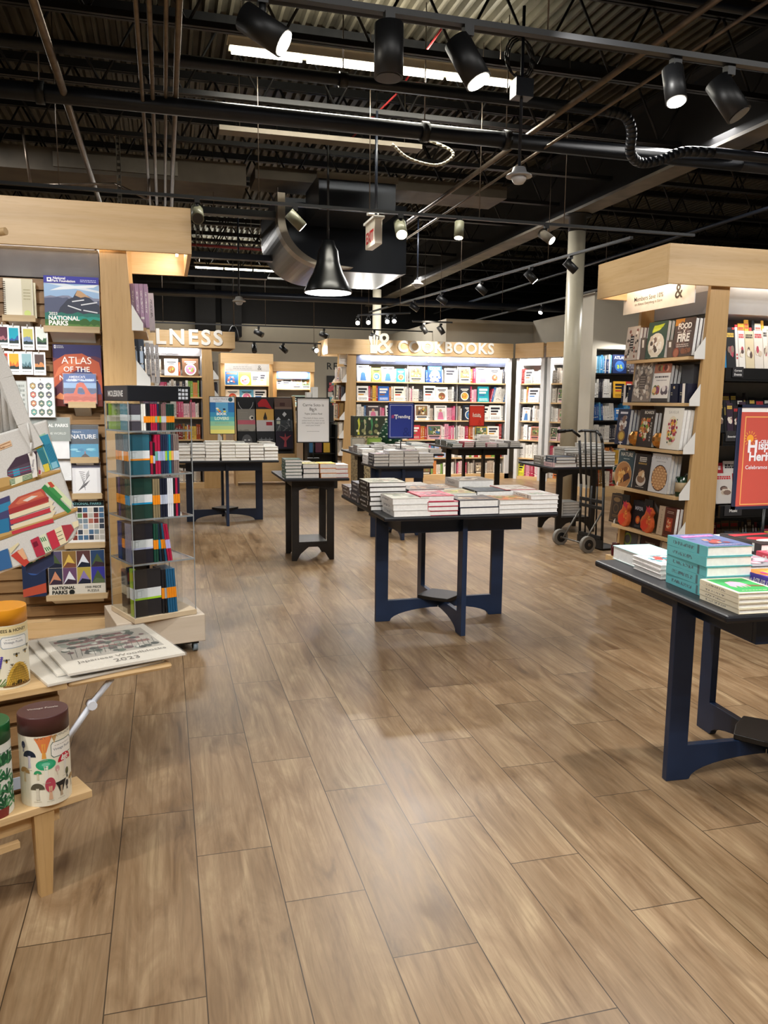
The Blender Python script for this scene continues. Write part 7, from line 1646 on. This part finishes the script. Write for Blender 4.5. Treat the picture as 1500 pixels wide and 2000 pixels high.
# speckled pedestal with a green plush tree
BARK = Mt('bark_speckle_paper'); n = BARK.noise(BARK.coord(), 34, 3, .6, 1); BARK = BARK.set(base=BARK.ramp(n, [(.38, c('#2c2620')), (.48, c('#a8946c')), (.6, c('#c9b994')), (.7, c('#6a5c44'))]), rough=.7)
t = thing('gift_display', 'bark-patterned gift display tower with picture panels behind the Trending table', 'display', T(2.62, 11.0, 0))
MB().box(0, .45, 0, .4, 0, .88).build('tower', BARK, t); MB().box(-.02, .5, .1, .34, .88, 1.16).build('header_board', plain('dark_green_board', '#2c3424', .6), t)
d = Draw(.5, .27); [d.p([(x-.05, .05), (x-.02, .5), (x-.05, .8), (x, .95), (x+.03, .6), (x, .3), (x+.02, .05)], cc) for x, cc in ((.12, '#c9c84a'), (.3, '#b9b48a'), (.5, '#4a8a5a'))]; d.dots(14, .06, ['#8a8a60', '#d9d4b0', '#3a5a3a'], seed=5); d.build('board_art', t, T(.24, .1, .885))
for k, (x, cc) in enumerate(((.02, '#c9bfae'), (.24, '#8aa84a'))):
    d = Draw(.19, .15, cc); d.frame(.04, .04, .96, .96, .006, '#5a5c40'); d.e(.5, .3, .25, .2, '#efe9dc'); o = MB().box(-.095, .095, 0, .02, 0, .15).build('gift_card_box', plain('gb_'+cc, cc, .5), None, T(2.40+x, 10.12, .7515)); tag(o, ('cream' if k == 0 else 'green')+' picture box standing at the back of the paperback table', 'box'); d.build('front_art', o)
t = thing('plush_tree', 'dark green plush tree with white snow patches behind the Trending sign', 'decoration', T(3.02, 10.7, .7515+.0))
m = MB(); m.lathe([(.10, 0), (.165, .05), (.17, .12), (.13, .25), (.07, .35), (.02, .40)], 20); o = m.build('foliage', plain('plush_green', '#12402a', .9, var=.3, scale=30), t)
m = MB()
for k in range(26):
    a = -PI*.95+PI*.9*((k*7) % 10)/10; z = .07+.30*(k/26); r = .168-.11*max(0, (z-.12)/.26); m.lathe([(.001, -.012), (.02, -.006), (.02, .006), (.001, .012)], 6, M=T(r*math.cos(a), r*math.sin(a), z))
m.build('snow_patch', plain('plush_white', '#b9c4b4', .9), t)
# ================================================================ BOOKS IN VIEW
# the three hundred books that show largest stay objects of their own, the small rest becomes one
bpy.context.view_layer.update()
KEEP = set(i for a, b in ((0, 1), (3, 4), (6, 9), (11, 23), (26, 29), (31, 31), (33, 36), (38, 38), (41, 41), (43, 47), (50, 50), (52, 56), (61, 82), (86, 86), (89, 89), (91, 91), (93, 93), (99, 99), (102, 102), (105, 105), (108, 111), (114, 127), (129, 129), (131, 131), (137, 137), (142, 142), (159, 173), (188, 190), (192, 207), (209, 209), (212, 221), (282, 282), (310, 320), (322, 323), (325, 326), (343, 343), (356, 357), (361, 361), (376, 376), (399, 399), (410, 411), (414, 414), (424, 424), (427, 427), (437, 437), (460, 462), (464, 466), (471, 471), (477, 478), (484, 486), (490, 499), (502, 502), (504, 504), (508, 508), (510, 510), (512, 512), (515, 517), (520, 522), (524, 524), (528, 533), (536, 536), (543, 544), (551, 551), (556, 558), (571, 572), (585, 586), (590, 590), (600, 600), (603, 604), (624, 624), (628, 629), (649, 650), (652, 652), (777, 777), (780, 780), (790, 790), (812, 812), (829, 829), (835, 835), (846, 846), (848, 848), (852, 852), (887, 887), (908, 908), (920, 920), (923, 923), (926, 926), (935, 935), (937, 937), (940, 941), (943, 943), (950, 950), (953, 953), (969, 969), (993, 993), (1026, 1026), (1090, 1091), (1095, 1096), (1098, 1099), (1139, 1139), (1141, 1142), (1144, 1144), (1148, 1148), (1186, 1186), (1189, 1189), (1194, 1194), (1196, 1198), (1237, 1237), (1243, 1243), (1246, 1246), (1352, 1352), (1355, 1355), (1358, 1358), (1420, 1421), (1423, 1423), (1457, 1458), (1461, 1461), (1491, 1493), (1607, 1607), (1619, 1619), (1711, 1717), (1746, 1749), (1751, 1751), (1777, 1778)) for i in range(a, b+1))
rest = [o for o in COL.objects if o.parent is None and o.type == 'MESH' and o.name.split('.')[0] == 'book' and int((o.name+'.0').split('.')[1]) not in KEEP]
kids = {}
for o in COL.objects:
    if o.parent: kids.setdefault(o.parent.name, []).append(o)
_m2 = CLOTH.copy(); _m2.name = 'book_cloth_by_piece'; nt = _m2.node_tree
for n_ in list(nt.nodes):
    if n_.type == 'OBJECT_INFO':
        a_ = nt.nodes.new('ShaderNodeAttribute'); a_.attribute_name = 'Col'; b_ = nt.nodes.new('ShaderNodeAttribute'); b_.attribute_name = 'Rnd'
        for l_ in list(nt.links):
            if l_.from_node == n_:
                src = a_.outputs['Color'] if l_.from_socket.name == 'Color' else b_.outputs['Fac']; nt.links.new(src, l_.to_socket)
        nt.nodes.remove(n_)
mats = [_m2, PAPER, INK]; V, F_, MI, UVs, CC, RR = [], [], [], [], [], []
for o in rest:
    rv = R.random()
    for q_ in [o]+kids.get(o.name, []):
        me = q_.data; M = q_.matrix_world; b0 = len(V); V += [tuple(M @ v.co) for v in me.vertices]
        sl = [{'book_cloth': 0, 'page_edges': 1}.get(m_.name, 2) for m_ in me.materials]; uvl = me.uv_layers[0].data if me.uv_layers else None; ca = me.color_attributes.get('Col')
        for p_ in me.polygons:
            F_.append([b0+i for i in p_.vertices]); MI.append(sl[p_.material_index])
            for li in p_.loop_indices:
                UVs += list(uvl[li].uv) if uvl else [-1, -1]; CC += list(ca.data[li].color) if ca else list(o.color); RR.append(rv)
bpy.data.batch_remove([q_ for o in rest for q_ in [o]+kids.get(o.name, [])])
me = bpy.data.meshes.new('shelved_books'); me.from_pydata(V, [], F_)
for m_ in mats: me.materials.append(m_)
me.polygons.foreach_set('material_index', MI); me.uv_layers.new(name='UV').data.foreach_set('uv', UVs)
me.color_attributes.new('Col', 'FLOAT_COLOR', 'CORNER').data.foreach_set('color', CC); me.attributes.new('Rnd', 'FLOAT', 'CORNER').data.foreach_set('value', RR); me.update()
o = put('books', me); tag(o, 'the many smaller books packed on the far shelves and inside the piles', 'books'); o['kind'] = 'stuff'
